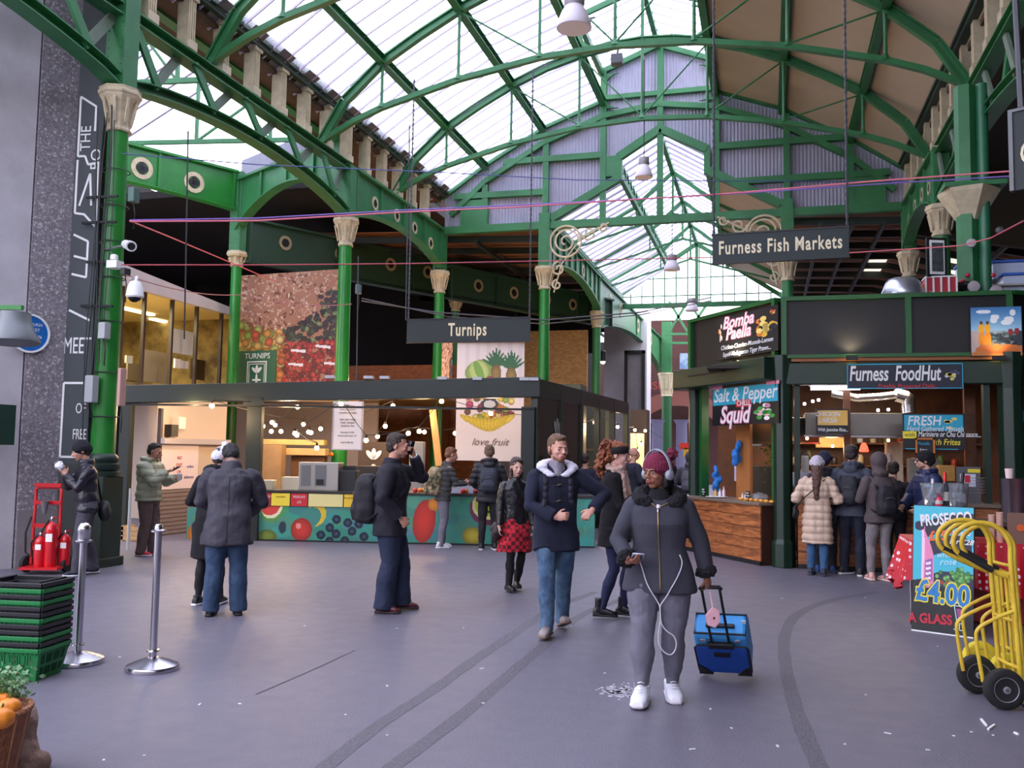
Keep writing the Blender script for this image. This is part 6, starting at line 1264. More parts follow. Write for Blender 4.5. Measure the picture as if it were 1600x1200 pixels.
class Person:
    def __init__(P, label, loc, heading, height=1.75, skin_c=(206, 160, 138), bulk=1.0, fem=False, lean=0, twist=0, head=(0, 0), hands=None, hand_dir=None, palm=None, curl=(.5, .5), elbow=None, feet=None, footyaw=(8, -8), knee=None, vox=.009, hipw=1.0, hide=False, neck_out=0, shw=1.0):
        P.s = height/1.81; P.rz = math.radians(heading); P.vox = vox; P.bulk = bulk; P.fem = fem; P.hipw = hipw
        P.root = thing('person', label, 'person', (loc[0], loc[1], 0), P.rz)
        a = math.radians(lean); P.pel = V((0, 0, .95)); P.up = V((0, -math.sin(a), math.cos(a))); P.bk = V((0, math.cos(a), math.sin(a)))
        tw = math.radians(twist); P.ax = V((math.cos(tw), math.sin(tw), 0))
        P.neck = P.pel+P.up*.55; sw = (.165 if fem else .19)*(.5+.5*bulk)*shw
        P.sh = [P.pel+P.up*.462-P.ax*sw, P.pel+P.up*.462+P.ax*sw]       # 0 = own right, 1 = own left
        hands = hands or (None, None); P.el = [None, None]; P.wr = [None, None]
        for i in (0, 1):
            sx = -1 if i == 0 else 1; W = V(hands[i]) if hands[i] else V((sx*(sw+.07*bulk), -.04-math.sin(a)*.25, .84))
            hint = V(elbow[i]) if elbow and elbow[i] else V((sx*.5, .6, -.5)); P.el[i], P.wr[i] = ik(P.sh[i], W, .29, .26, hint)
        feet = feet or ((-.1, 0, 0), (.1, 0, 0)); P.an = [V(feet[0])+V((0, 0, .09)), V(feet[1])+V((0, 0, .09))]; P.fy = footyaw
        P.hip = [V((-.09*hipw, 0, .92)), V((.09*hipw, 0, .92))]; P.kn = [None, None]
        for i in (0, 1):
            P.kn[i], P.an[i] = ik(P.hip[i], P.an[i], .425, .409, V((0, -1, 0)) if not knee else V(knee[i]))
        yaw, pit = math.radians(head[0]), math.radians(head[1])
        P.HR = Matrix.Rotation(yaw, 3, 'Z') @ Matrix.Rotation(pit, 3, 'X') * 1.1       # yaw + = towards own left (screen right when facing the camera)
        P.hc = P.neck+P.up*.04+V((0, -.02-neck_out, 0))+P.HR @ V((0, -.015, .11))
        # ---------- body, one continuous surface
        mb = MB(); H = lambda x, y, z: P.hc+P.HR @ V((x, y, z)); R = P.HR
        def E(c, r, rot=None): mb.ell(H(*c), r, R if rot is None else R @ rot)
        E((0, .015, .03), (.074, .094, .085)); E((0, -.028, -.02), (.060, .064, .085)); E((0, -.052, -.084), (.030, .030, .024)); E((0, -.018, -.062), (.052, .054, .038))
        E((0, -.082, .024), (.046, .013, .010)); E((.036, -.064, -.025), (.022, .021, .019)); E((-.036, -.064, -.025), (.022, .021, .019))
        mb.tube([H(0, -.084, .02), H(0, -.098, .0), H(0, -.112, -.022)], [.008, .010, .0125], 10); E((0, -.106, -.026), (.020 if not fem else .021, .012, .009)); E((0, -.117, -.022), (.010, .008, .009))
        E((0, -.096, -.051), (.024, .010, .0058)); E((0, -.094, -.062), (.021, .011, .0068)); E((0, -.084, -.056), (.034, .014, .018))
        for sx in (-1, 1):
            E((sx*.076, .012, -.004), (.009, .020, .031), Matrix.Rotation(sx*.35, 3, 'Z')); E((sx*.031, -.077, .0075), (.017, .0125, .005)); E((sx*.031, -.0745, -.011), (.016, .011, .004))
        mb.tube([P.neck-P.up*.06, P.neck+P.up*.03+V((0, -.01-neck_out*.5, 0)), H(0, .015, -.05)], [.068, .056, .054] if not fem else [.06, .048, .047], 18)
        b = bulk; ax, bk = P.ax, P.bk
        rr = [(P.pel-V((0, 0, .10)), .12*b, .09*b, V((0, 1, 0))), (P.pel, .155*b*(.5+.5*hipw), .105*b, bk), (P.pel+P.up*.15, .135*b, .095*b, bk), (P.pel+P.up*.32, .155*b, .11*b, bk), (P.pel+P.up*.45, .16*b, .1*b, bk), (P.pel+P.up*.51, .11*b, .08*b, bk), (P.neck, .06, .055, bk)]
        rings(mb, rr, ax)
        for i in (0, 1):
            capsule(mb, [P.sh[i], P.el[i], P.wr[i]], [.052*b, .041*b, .027], 12)
            capsule(mb, [P.hip[i], P.kn[i]+V((0, .008, 0)), P.an[i]+V((0, .012, -.02))], [.07*b, .04*b, .024], 12)
            mb.ell(P.an[i]+Matrix.Rotation(math.radians(P.fy[i]), 3, 'Z') @ V((0, -.035, -.045)), (.024, .07, .02), Matrix.Rotation(math.radians(P.fy[i]), 3, 'Z'))
            d = (P.wr[i]-P.el[i]); d = V(hand_dir[i]) if hand_dir and hand_dir[i] else d
            nn = V(palm[i]) if palm and palm[i] else V((1 if i == 0 else -1, 0, 0))
            hand(mb, P.wr[i], d, nn, 1 if i == 0 else -1, curl[i], 1.0 if not fem else .9)
        me = remesh(mb, vox, 2)
        sm = skin(skin_c); lips = mat('lips_%d' % skin_c[0], tuple(int(c*f) for c, f in zip(skin_c, (.88, .66, .68))), .45)
        me.materials.append(sm); me.materials.append(lips)
        Hi = P.HR.inverted(); lim = []
        for pl in me.polygons:
            q = Hi @ (pl.center-P.hc)
            if abs(q.x) < .024-.4*abs(q.z+.0565) and -.07 < q.z < -.045 and q.y < -.09: pl.material_index = 1
        P.body = P._fin(me, 'body', None)
        for sx in (-1, 1):
            e = P._ell('eyeball', [((sx*.031, -.0738, -.002), (.0125, .0125, .0105))], mat('eye_white', (140, 132, 130), .6))
            i_ = MB(); i_.ell(H(sx*.031, -.0848, -.002), (.0062, .0025, .0062), R, n=12, mrow=8); P._mb(i_, 'iris', mat('iris_dark', (46, 32, 24), .2), e)
    def _fin(P, me, name, m, parent=None, **kw):
        me.transform(Matrix.Scale(P.s, 4)); return link_mesh(me, name, m, parent or P.root, local=True, smooth=True, **kw)
    def _mb(P, mb, name, m, parent=None, rm=0, sm=3, post=None, fix=True, **kw):
        if rm: return P._fin(remesh(mb, rm, sm, post), name, m, parent, **kw)
        me = mb.mesh(name)
        if fix:
            bm = bmesh.new(); bm.from_mesh(me); bmesh.ops.recalc_face_normals(bm, faces=bm.faces); bm.to_mesh(me); bm.free()
        return P._fin(me, name, m, parent, **kw)
    def _ell(P, name, L, m, parent=None, rm=0, post=None, sm=2):
        mb = MB()
        for c, r in L: mb.ell(P.hc+P.HR @ V(c), r, P.HR)
        return P._mb(mb, name, m, parent or P.body if name == 'eyeball' else parent, rm, sm, post)
    def brows(P, c):
        mb = MB()
        for sx in (-1, 1):
            mb.tube([P.hc+P.HR @ V(q) for q in ((sx*.014, -.094, .016), (sx*.032, -.0925, .0225), (sx*.050, -.080, .017))], [.003, .0035, .002], 6)
        return P._mb(mb, 'eyebrows', mat('hair_%d_%d_%d' % c, c, .8))
    def hair(P, c, kind='short', vol=1.0, amp=.006):
        m = mat('hair_%d_%d_%d' % c, c, .65, var=(40, .35), bump=(60, .5)); v = vol
        L = [((0, .026, .05), (.081*v, .093*v, .078*v)), ((0, .055, .0), (.073*v, .058*v, .075)), ((0, -.022, .088), (.056*v, .052, .029*v))]
        if kind == 'short': L += [((.066, .02, .02), (.016, .03, .045)), ((-.066, .02, .02), (.016, .03, .045))]
        o = P._ell('hair', L, m, P.root, rm=.007, post=lambda a, n: wob(a, n, 38, amp)); return o
    def beanie(P, c, pom=None, c2=None, low=0):
        m = mat('knit_%d_%d_%d' % c, c, .9, bump=(45, .6)); mb = MB(); R = P.HR
        C = P.hc+R @ V((0, .012, .042)); mb.ell(C, (.092, .108, .098), R); mb.ell(C+R @ V((0, .045, -.03)), (.082, .075, .07), R)
        mb.lathe([(.094, -.034), (.11, -.03), (.115, 0), (.11, .034), (.094, .038)], P.hc+R @ V((0, .012, .035-low)), 32, R @ V((0, .12, 1)))
        def rib(a, n):
            Ri = np.array(R.inverted()); q = (a-np.array(C)) @ Ri.T; an = np.arctan2(q[:, 1], q[:, 0]); return a+n*(np.cos(an*34)*.0018)[:, None]
        o = P._mb(mb, 'beanie', m, rm=.005, sm=2, post=rib)
        if pom: 
            mb = MB(); mb.ell(P.hc+R @ V(pom), .042); P._mb(mb, 'pompom', mat('knit_%d_%d_%d' % (c2 or c), c2 or c, .95, bump=(60, .8)), o, rm=.006, sm=0, post=lambda a, n: wob(a, n, 60, .02))
        return o
    def coat(P, c, name='coat', hem=.30, th=.022, flare=1.0, sleeve=1.0, quilt=None, collar=.0, hood=None, hoodc=None, rough=.85, bulky=1.0, armr=1.0, sq=2.3, m=None, wr=.006, cuff=None, sleeve_end=.96, chest=0):
        """hem: how far below the pelvis the coat hangs"""
        m = m or mat('cloth_%d_%d_%d' % c, c, rough, var=(5, .22), bump=(70, .25)); b = P.bulk*bulky; t = th; mb = MB(); ax, bk = P.ax, P.bk; hw = .5+.5*P.hipw
        low = max(P.pel.z-hem, .1); R = []
        if hem > .02:
            R += [(V((0, 0, low)), (.165*b*hw+t)*flare, (.115*b+t)*flare, V((0, 1, 0))), (V((0, 0, low+.03)), (.165*b*hw+t)*flare*1.005, (.115*b+t)*flare*1.005, V((0, 1, 0)))]
            if hem > .2: R.append((V((0, 0, mixv(low, P.pel.z, .5))), (.166*b*hw+t)*mixv(flare, 1, .5), (.114*b+t)*mixv(flare, 1, .5), V((0, 1, 0))))
        R += [(P.pel+P.up*.02, .162*b*hw+t, .11*b+t, bk), (P.pel+P.up*.16, .140*b+t+(.012 if not P.fem else 0), .10*b+t, bk), (P.pel+P.up*.33, .162*b+t, .115*b+t+chest, bk), (P.pel+P.up*.43, .168*b+t, .105*b+t, bk), (P.pel+P.up*.495, .135*b+t, .085*b+t*.7, bk), (P.pel+P.up*.53, .08+t*.6, .068+t*.6, bk)]
        rings(mb, R, ax, 26, sq)
        for i in (0, 1):
            W = P.el[i]+(P.wr[i]-P.el[i])*sleeve_end; mid = (P.sh[i]+P.el[i])/2
            mb.ell(P.sh[i]-P.up*.012, ((.05*b+t*.9)*armr,)*3); P_ = [P.sh[i], mid, P.el[i], (P.el[i]+W)/2, W]
            mb.tube(P_, [(.049*b+t*.9)*armr, (.047*b+t*.9)*armr, (.041*b+t*.9)*armr, (.037*b+t*.8)*armr, (.030*b+t*.8)*armr], 16); mb.ell(P.el[i], (.041*b+t*.9)*armr)
            if hem > .04:
                kk = (P.hip[i].z-low)/max(.05, P.hip[i].z-P.kn[i].z); kk = min(kk, 1); q_ = mixv(P.hip[i], P.kn[i], kk); mb.tube([P.hip[i], mixv(P.hip[i], q_, .5), V((q_.x, q_.y, low))], [.095*b+t, .09*b+t, (.082*b+t)*flare], 16)
        if collar:
            mb.tube([P.neck-P.up*.05+V((0, .01, 0)), P.neck+P.up*collar+V((0, .0, 0))], [.09+t*.5, .075+t*.3], 20)
        if hood == 'down':
            for k in range(9):
                a = pi*k/8; q = P.neck+P.up*(.005+.03*math.sin(a))+P.ax*(.115*math.cos(a))+P.bk*(-.045+.15*math.sin(a)); mb.ell(q, (.045, .045, .04))
            mb.ell(P.neck+P.bk*.10-P.up*.04, (.10, .05, .085))
        if hood == 'up':
            R_ = P.HR; mb.ell(P.hc+R_ @ V((0, .03, .03)), (.105, .115, .118), R_); mb.ell(P.hc+R_ @ V((0, .03, -.07)), (.095, .09, .08), R_); mb.ell(P.neck+P.bk*.03+P.up*.02, (.12, .1, .07))
        def post(a, n):
            a = wob(a, n, 5.5, wr*2.2); a = wob(a, n, 13, wr)
            if quilt:
                z = a[:, 2]/quilt; a = a+n*(np.abs(np.sin(z*pi))*.016-.010)[:, None]
                if name == 'quilted_coat': x = (a[:, 0])/.11; a = a+n*(np.abs(np.sin(x*pi))*.008-.005)[:, None]
            return a
        v = max(P.vox*1.05, .0075); P.coatmesh = None
        me = remesh(mb, v, 4, post); P.bvh = BVHTree.FromPolygons([x.co.copy() for x in me.vertices], [tuple(p.vertices) for p in me.polygons])
        o = P._fin(me, name, m); P.coato = o
        if cuff:
            for i in (0, 1):
                q = MB(); d = (P.wr[i]-P.el[i]).normalized(); W = P.el[i]+(P.wr[i]-P.el[i])*(sleeve_end+.02)
                for k in range(12):
                    s_ = d.orthogonal().normalized(); s2 = d.cross(s_); a = 2*pi*k/12; q.ell(W+(s_*math.cos(a)+s2*math.sin(a))*.04-d*.03, .04)
                q.tube([W-d*.09, W-d*.005], [.05, .055], 14)
                P._mb(q, 'fur_cuff', cuff, rm=.008, sm=1, post=lambda a, n: wob(a, n, 45, .014), parent=o)
        return o
    def hit(P, x, z, front=True, y0=None):
        """first surface point of the coat seen from the front or back at local x, z"""
        o = V((x, -1 if front else 1, z)); h = P.bvh.ray_cast(o, V((0, 1 if front else -1, 0)))
        return h[0] if h[0] is not None else V((x, -.15 if front else .15, z))
    def seam(P, pts, r, m, name, front=True, off=.004, n=6, cl=None):
        Q = []
        for i in range(len(pts)-1):
            for k in range(6): t = k/6; Q.append((mixv(pts[i][0], pts[i+1][0], t), mixv(pts[i][1], pts[i+1][1], t)))
        Q.append(pts[-1]); P3_ = [P.hit(x, z, front)+V((0, -off if front else off, 0)) for x, z in Q]
        mb = MB(); mb.tube(P3_, r, n); return P._mb(mb, name, m, P.coato)
    def trousers(P, c, th=.012, flare=1.0, m=None, name='trousers', bump_=.3, ank=.045, to=1.0, thigh=1.0, calf=1.0):
        m = m or mat('trouser_%d_%d_%d' % c, c, .8, var=(4, .25), bump=(50, bump_)); b = P.bulk; mb = MB(); hw = P.hipw
        mb.loft([(P.pel+V((0, 0, .04)), P.ax*(.152*b*(.5+.5*hw)+th), V((0, .105*b+th, 0))), (P.pel-V((0, 0, .06)), P.ax*(.157*b*hw+th), V((0, .108*b+th, 0))), (P.pel-V((0, 0, .13)), P.ax*(.15*b*hw+th), V((0, .1*b+th, 0)))], 22, 2.4)
        for i in (0, 1):
            A = P.kn[i]+(P.an[i]+V((0, 0, -.05*to))-P.kn[i])*1.0; K = P.kn[i]; Hh = P.hip[i]-V((0, 0, .02)); cf = mixv(K, A, .35)+V((0, .015, 0))
            mb.tube([Hh, mixv(Hh, K, .5), K, cf, A], [(.092*b+th)*thigh, (.078*b+th)*thigh, (.06*b+th)*mixv(thigh, 1, .5), (.058*b+th)*calf, (ank+th)*flare], 18); mb.ell(Hh, (.092*b+th)*thigh); mb.ell(K, (.06*b+th)*mixv(thigh, 1, .5))
        return P._mb(mb, name, m, rm=max(.009, P.vox), sm=3, post=lambda a, n: wob(wob(a, n, 7, .010), n, 22, .005))
    def shoes(P, c, sole=(230, 230, 230), tall=0, heel=0, big=1.0, laces=None, name='shoe', rough=.5, tilt=(0, 0)):
        m = mat('shoe_%d_%d_%d' % c, c, rough, bump=(40, .2)); sm_ = mat('sole_%d_%d_%d' % sole, sole, .6)
        for i in (0, 1):
            R = Matrix.Rotation(math.radians(P.fy[i]), 3, 'Z') @ Matrix.Rotation(math.radians(tilt[i]), 3, 'X'); A = P.an[i]; g = big
            def q(x, y, z): return A+R @ V((x, y, z-.09))
            mb = MB(); ax = R @ V((1, 0, 0)); up = R @ V((0, 0, 1))
            prof = [(.075, .030, .03, .045), (.06, .036, .045, .05), (.0, .038, .05, .055), (-.05, .04, .043, .048), (-.10, .045, .034, .04), (-.14, .042, .027, .033), (-.165, .028, .018, .026)]
            mb.loft([(q(0, y*g, z), ax*w_*g, up*h*g*.9) for y, w_, h, z in prof], 18, 2.4)
            mb.tube([q(0, .025, .05), q(0, .02, .115+tall)], [.04*g, .043*g], 16)
            o = P._mb(mb, name, m, rm=.0075, sm=2)
            s2 = MB(); s2.loft([(q(0, y*g, .012+(heel*.5 if y > .02 else 0)), ax*(w_*g+.004), up*(.013+(heel*.5 if y > .02 else 0))) for y, w_, h, z in [(.082, .028, 0, 0)]+prof+[(-.172, .024, 0, 0)]], 18, 4); P._mb(s2, 'sole', sm_, o)
            if laces:
                l_ = MB()
                for k in range(4): y = -.035-.022*k; l_.tube([q(-.024, y*g, (.094-.010*k)*g), q(0, (y-.004)*g, (.101-.011*k)*g), q(.024, y*g, (.094-.010*k)*g)], .004, 6)
                P._mb(l_, 'laces', mat('lace_%d' % laces[0], laces, .7), o)
    def w(P, v): return WM[P.root] @ (V(v)*P.s)
    def lw(P, v):  # direction
        return (WM[P.root].to_3x3() @ V(v))
def wpart(P, mb, name, m, parent=None, rm=0, sm=3, post=None, **kw):
    """things worn or held by a person, modelled in the person's own frame, but top-level"""
    me = remesh(mb, rm, sm, post) if rm else mb.mesh(name)
    if not rm:
        bm = bmesh.new(); bm.from_mesh(me); bmesh.ops.recalc_face_normals(bm, faces=bm.faces); bm.to_mesh(me); bm.free()
    me.transform(WM[P.root] @ Matrix.Scale(P.s, 4)); return link_mesh(me, name, m, parent, smooth=True, **kw)
def backpack(P, c, label, w_=.15, h=.44, d=.10, top=.46, camo=False, off=.16, pocket=True, straps=True):
    t = thing('backpack', label, 'backpack', P.w(P.pel+P.up*(top-h)+P.bk*off))
    m = mat('bag_%d_%d_%d' % c, c, .7, var=(5, .3), bump=(60, .3)) if not camo else camo_mat(); bk, up, ax = P.bk, P.up, P.ax
    C0 = P.pel+P.bk*(off)
    mb = MB(); mb.loft([(C0+up*(top-h), ax*w_*.8, bk*d*.7), (C0+up*(top-h+.04), ax*w_, bk*d), (C0+up*(top-h*.5), ax*w_*1.03, bk*d*1.1), (C0+up*(top-.08), ax*w_*.95, bk*d*.95), (C0+up*top, ax*w_*.6, bk*d*.55)], 24, 3)
    b = wpart(P, mb, 'bag_body', m, t, rm=.011, sm=4, post=lambda a, n: wob(a, n, 9, .014))
    if pocket:
        C1 = C0+bk*(d*.75); mb = MB().loft([(C1+up*(top-h+.03), ax*w_*.65, bk*d*.4), (C1+up*(top-h*.72), ax*w_*.8, bk*d*.62), (C1+up*(top-h*.5), ax*w_*.6, bk*d*.35)], 20, 3)
        wpart(P, mb, 'front_pocket', m, t, rm=.011, sm=3); mb = MB(); mb.tube([C0+bk*(d*1.12)+up*(top-h*.42)-ax*w_*.5, C0+bk*(d*1.18)+up*(top-h*.38), C0+bk*(d*1.12)+up*(top-h*.42)+ax*w_*.5], .004, 6); wpart(P, mb, 'zip', mat('zip_grey', (120, 118, 112), .4, .5), t)
    if straps:
        for sx in (-1, 1):
            x = sx*.105*P.bulk; z1 = P.pel.z+.49; Q = [C0+up*(top-.06)+ax*x-bk*d*.6]
            Q.append(V((x, P.neck.y+.03, P.neck.z+.02)) if False else P.pel+up*.53+ax*x+bk*.03)
            for zz in (.44, .38, .32, .26): 
                h_ = P.hit(x, P.pel.z+zz); Q.append(h_+V((0, -.008, 0)))
            Q.append(P.hit(x*1.3, P.pel.z+.2)+V((0, -.006, 0))); Q.append(C0+up*(top-h*.9)+ax*x*1.4-bk*d*.5)
            mb = MB()
            for i in range(len(Q)-1): mb.beam(Q[i], Q[i+1], .045, .012, P.bk*-1+V((0, 0, .3)))
            wpart(P, mb, 'strap', mat('strap_%d_%d' % (c[0], c[2]), tuple(int(v*.9) for v in c), .8), t)
    return t
def camo_mat():
    if 'camouflage' in MATS: return MATS['camouflage']
    m = mat('camouflage', (120, 108, 84), .85, bump=(40, .3)); N = m.node_tree.nodes; L = m.node_tree.links; n = N.new('ShaderNodeTexNoise'); n.inputs['Scale'].default_value = 13; n.inputs['Detail'].default_value = 3; tc = N.new('ShaderNodeTexCoord'); L.new(tc.outputs['Object'], n.inputs['Vector'])
    r = N.new('ShaderNodeValToRGB'); r.color_ramp.interpolation = 'CONSTANT'; e = r.color_ramp.elements; e[0].color = lin((62, 52, 40)); e[1].color = lin((168, 150, 120)); e[1].position = .56
    for p_, c in ((.42, (92, 92, 62)), (.49, (136, 116, 88))): q = e.new(p_); q.color = lin(c)
    L.new(n.outputs[0], r.inputs[0]); L.new(r.outputs[0], N['Principled BSDF'].inputs['Base Color']); return m
def G2(x, y): p = onZ(x, y); return (p.x, p.y)
def hd(p, deg):
    """heading relative to the direction towards the viewer: 0 faces the camera, + turns to the picture's right"""
    return deg+math.degrees(math.atan2(-p[0], p[1]))
JEAN = mat('denim_blue', (40, 60, 88), .85, var=(9, .35, (56, 80, 110)), bump=(90, .3)); JEAND = mat('denim_dark', (34, 44, 70), .85, var=(5, .3), bump=(90, .3))

# 1 ---- woman with headphones and trolley case
g = G2(1029, 1090)
W1_ = Person('woman in a maroon bobble hat and grey zip jacket, walking and pulling a blue case', g, hd(g, 0), 1.62, (150, 98, 76), 1.26, True, 0, 0, (-38, 4), hands=((-.22, -.27, 1.02), (.38, .06, .82)), hand_dir=((.55, -.7, .05), (.1, .05, -1)), palm=((.3, .3, 1), (-.6, .6, 0)), curl=(.55, 1.15), elbow=((-.7, .5, -.5), (.6, .3, .2)),
             feet=((-.12, -.16, .0), (.10, .06, .0)), footyaw=(-6, 6), vox=.0045, hipw=1.24)
FUR = mat('dark_fur', (30, 28, 36), .95, var=(30, .4), bump=(80, 1))
W1_.trousers((112, 110, 124), .004, m=mat('grey_leggings', (108, 106, 120), .8, var=(3, .12), bump=(160, .2)), name='leggings', ank=.036, thigh=1.17, calf=1.16)
W1_.shoes((228, 228, 238), (215, 205, 215), 0, 0, 1.4, laces=(240, 240, 245))
W1_.coat((66, 66, 78), 'zip_jacket', hem=.17, th=.018, flare=1.10, wr=.004, cuff=FUR, chest=.02, armr=1.02, m=mat('grey_fleece', (60, 60, 72), .9, var=(2, .12), bump=(150, .25)))
W1_.hair((24, 20, 22), 'long', 1.0, .006)
mb = MB()
for k in range(17):
    a = -.5+(pi+1)*k/16; q = W1_.neck+W1_.ax*(.15*math.cos(a))+W1_.bk*(-.03+.14*math.sin(a))+W1_.up*(-.02+.05*math.sin(a)); mb.ell(q, (.055, .05, .045))
for sx in (-1, 1): mb.ell(W1_.neck+W1_.ax*(sx*.10)-W1_.bk*.11-W1_.up*.06, (.05, .035, .045))
W1_._mb(mb, 'fur_hood', FUR, rm=.007, sm=2, post=lambda a, n: wob(wob(a, n, 55, .010), n, 20, .008), parent=W1_.coato)
mb = MB(); mb.lathe([(.078, -.06), (.085, -.02), (.07, .03), (.06, .05)], W1_.neck+V((0, -.03, -.01)), 20); W1_._mb(mb, 'black_scarf', FUR, rm=.007, sm=2)
mb = MB()
for sx in (-1, 1):
    for k in range(4): t_ = k/5; mb.ell(W1_.hc+W1_.HR @ V((sx*(.066+.008*t_), .0-.005*t_, -.02-.10*t_)), (.024, .032, .03))
mb.ell(W1_.hc+W1_.HR @ V((0, .06, -.07)), (.08, .05, .08)); W1_._mb(mb, 'loose_hair', mat('hair_24_20_22', (24, 20, 22), .65), rm=.006, sm=2, post=lambda a, n: wob(a, n, 30, .012))
W1_.brows((24, 20, 22)); W1_.beanie((112, 30, 58), pom=(.045, .115, .12)); 
GOLD = mat('brass_zip', (170, 140, 90), .35, .8)
W1_.seam([(-.01, 1.40), (-.005, 1.2), (.005, 1.0), (.01, .80)], .0045, GOLD, 'zip'); W1_.seam([(-.01, 1.40), (-.06, 1.435), (-.095, 1.455)], .004, GOLD, 'zip_edge'); W1_.seam([(-.01, 1.40), (.05, 1.43), (.09, 1.455)], .004, GOLD, 'zip_edge')
W1_.seam([(-.005, 1.42), (-.008, 1.395)], .016, mat('tee_white', (225, 215, 230), .8), 'tee_shirt', off=-.004)
mb = MB(); q = W1_.hit(-.008, 1.385)+V((0, -.008, 0)); mb.box(q.x-.007, q.x+.007, q.y-.003, q.y+.003, q.z-.035, q.z+.01); W1_._mb(mb, 'zip_pull', STEEL, W1_.coato)
# headphones
HP = mat('headphone_grey', (150, 152, 165), .35); t = thing('headphones', 'grey over-ear headphones worn over the maroon hat', 'headphones', W1_.w(W1_.hc)); R = W1_.HR
mb = MB(); P_ = [W1_.hc+R @ V((.118*math.cos(a), .0, .0+.155*math.sin(a))) for a in np.linspace(.05, pi-.05, 25)]
for i in range(24): mb.beam(P_[i], P_[i+1], .028, .010, (P_[i]-W1_.hc))
wpart(W1_, mb, 'headband', HP, t, rm=.0045, sm=3)
for sx in (-1, 1): mb = MB().lathe([(.036, -.015), (.04, -.01), (.04, .012), (.028, .024), (.006, .028)], W1_.hc+R @ V((sx*.1, .004, -.015)), 24, R @ V((sx, .0, .0))); wpart(W1_, mb, 'ear_cup', HP, t)
# cord
C_ = mat('cord_white', (205, 200, 212), .5)
def frontp(x, z, off=.012): h_ = W1_.hit(x, z); return h_+V((0, -off, 0))
hz = lambda x, z: V((x, -.19, z))
QL = [frontp(-.145, 1.02), frontp(-.13, .98), frontp(-.11, .92), frontp(-.085, .85), hz(-.05, .79), hz(-.005, .72), hz(.008, .68), hz(.012, .60), hz(.0, .52), hz(.0, .44), hz(.03, .38), hz(.08, .355), hz(.115, .385), hz(.125, .44), hz(.105, .49), hz(.06, .52), hz(.025, .56), hz(.012, .62), hz(.012, .70), hz(.05, .76), frontp(.09, .83), frontp(.13, .90), frontp(.16, .97), frontp(.165, 1.02), frontp(.145, 1.07)]
Q = []
for i in range(len(QL)-1):
    p0, p1, p2, p3 = QL[max(i-1, 0)], QL[i], QL[i+1], QL[min(i+2, len(QL)-1)]
    for k in range(5):
        u = k/5; Q.append(.5*((2*p1)+(p2-p0)*u+(2*p0-5*p1+4*p2-p3)*u*u+(3*p1-p0-3*p2+p3)*u**3))
mb = MB().tube(Q, .0045, 6); wpart(W1_, mb, 'headphone_cord', C_, None, label='white headphone cord looping down in front of the grey leggings', cat='cord')
# phone in hand
Wr = W1_.wr[0]; mb = MB(); c = Wr+V((.07, -.075, .045)); fr = Fr(c, V((.9, -.35, .0)), V((.2, -.6, .7))); mb.fbox(fr, -.045, .045, -.03, .03, -.005, .005); t = thing('phone', 'small pale phone lying in the right hand of the woman with headphones', 'phone', W1_.w(c))
wpart(W1_, mb, 'case', mat('phone_pale', (190, 186, 198), .3), t); mb = MB().fbox(fr, -.04, .04, -.026, .026, .005, .0065); wpart(W1_, mb, 'screen', mat('phone_screen', (70, 66, 80), .15), t)

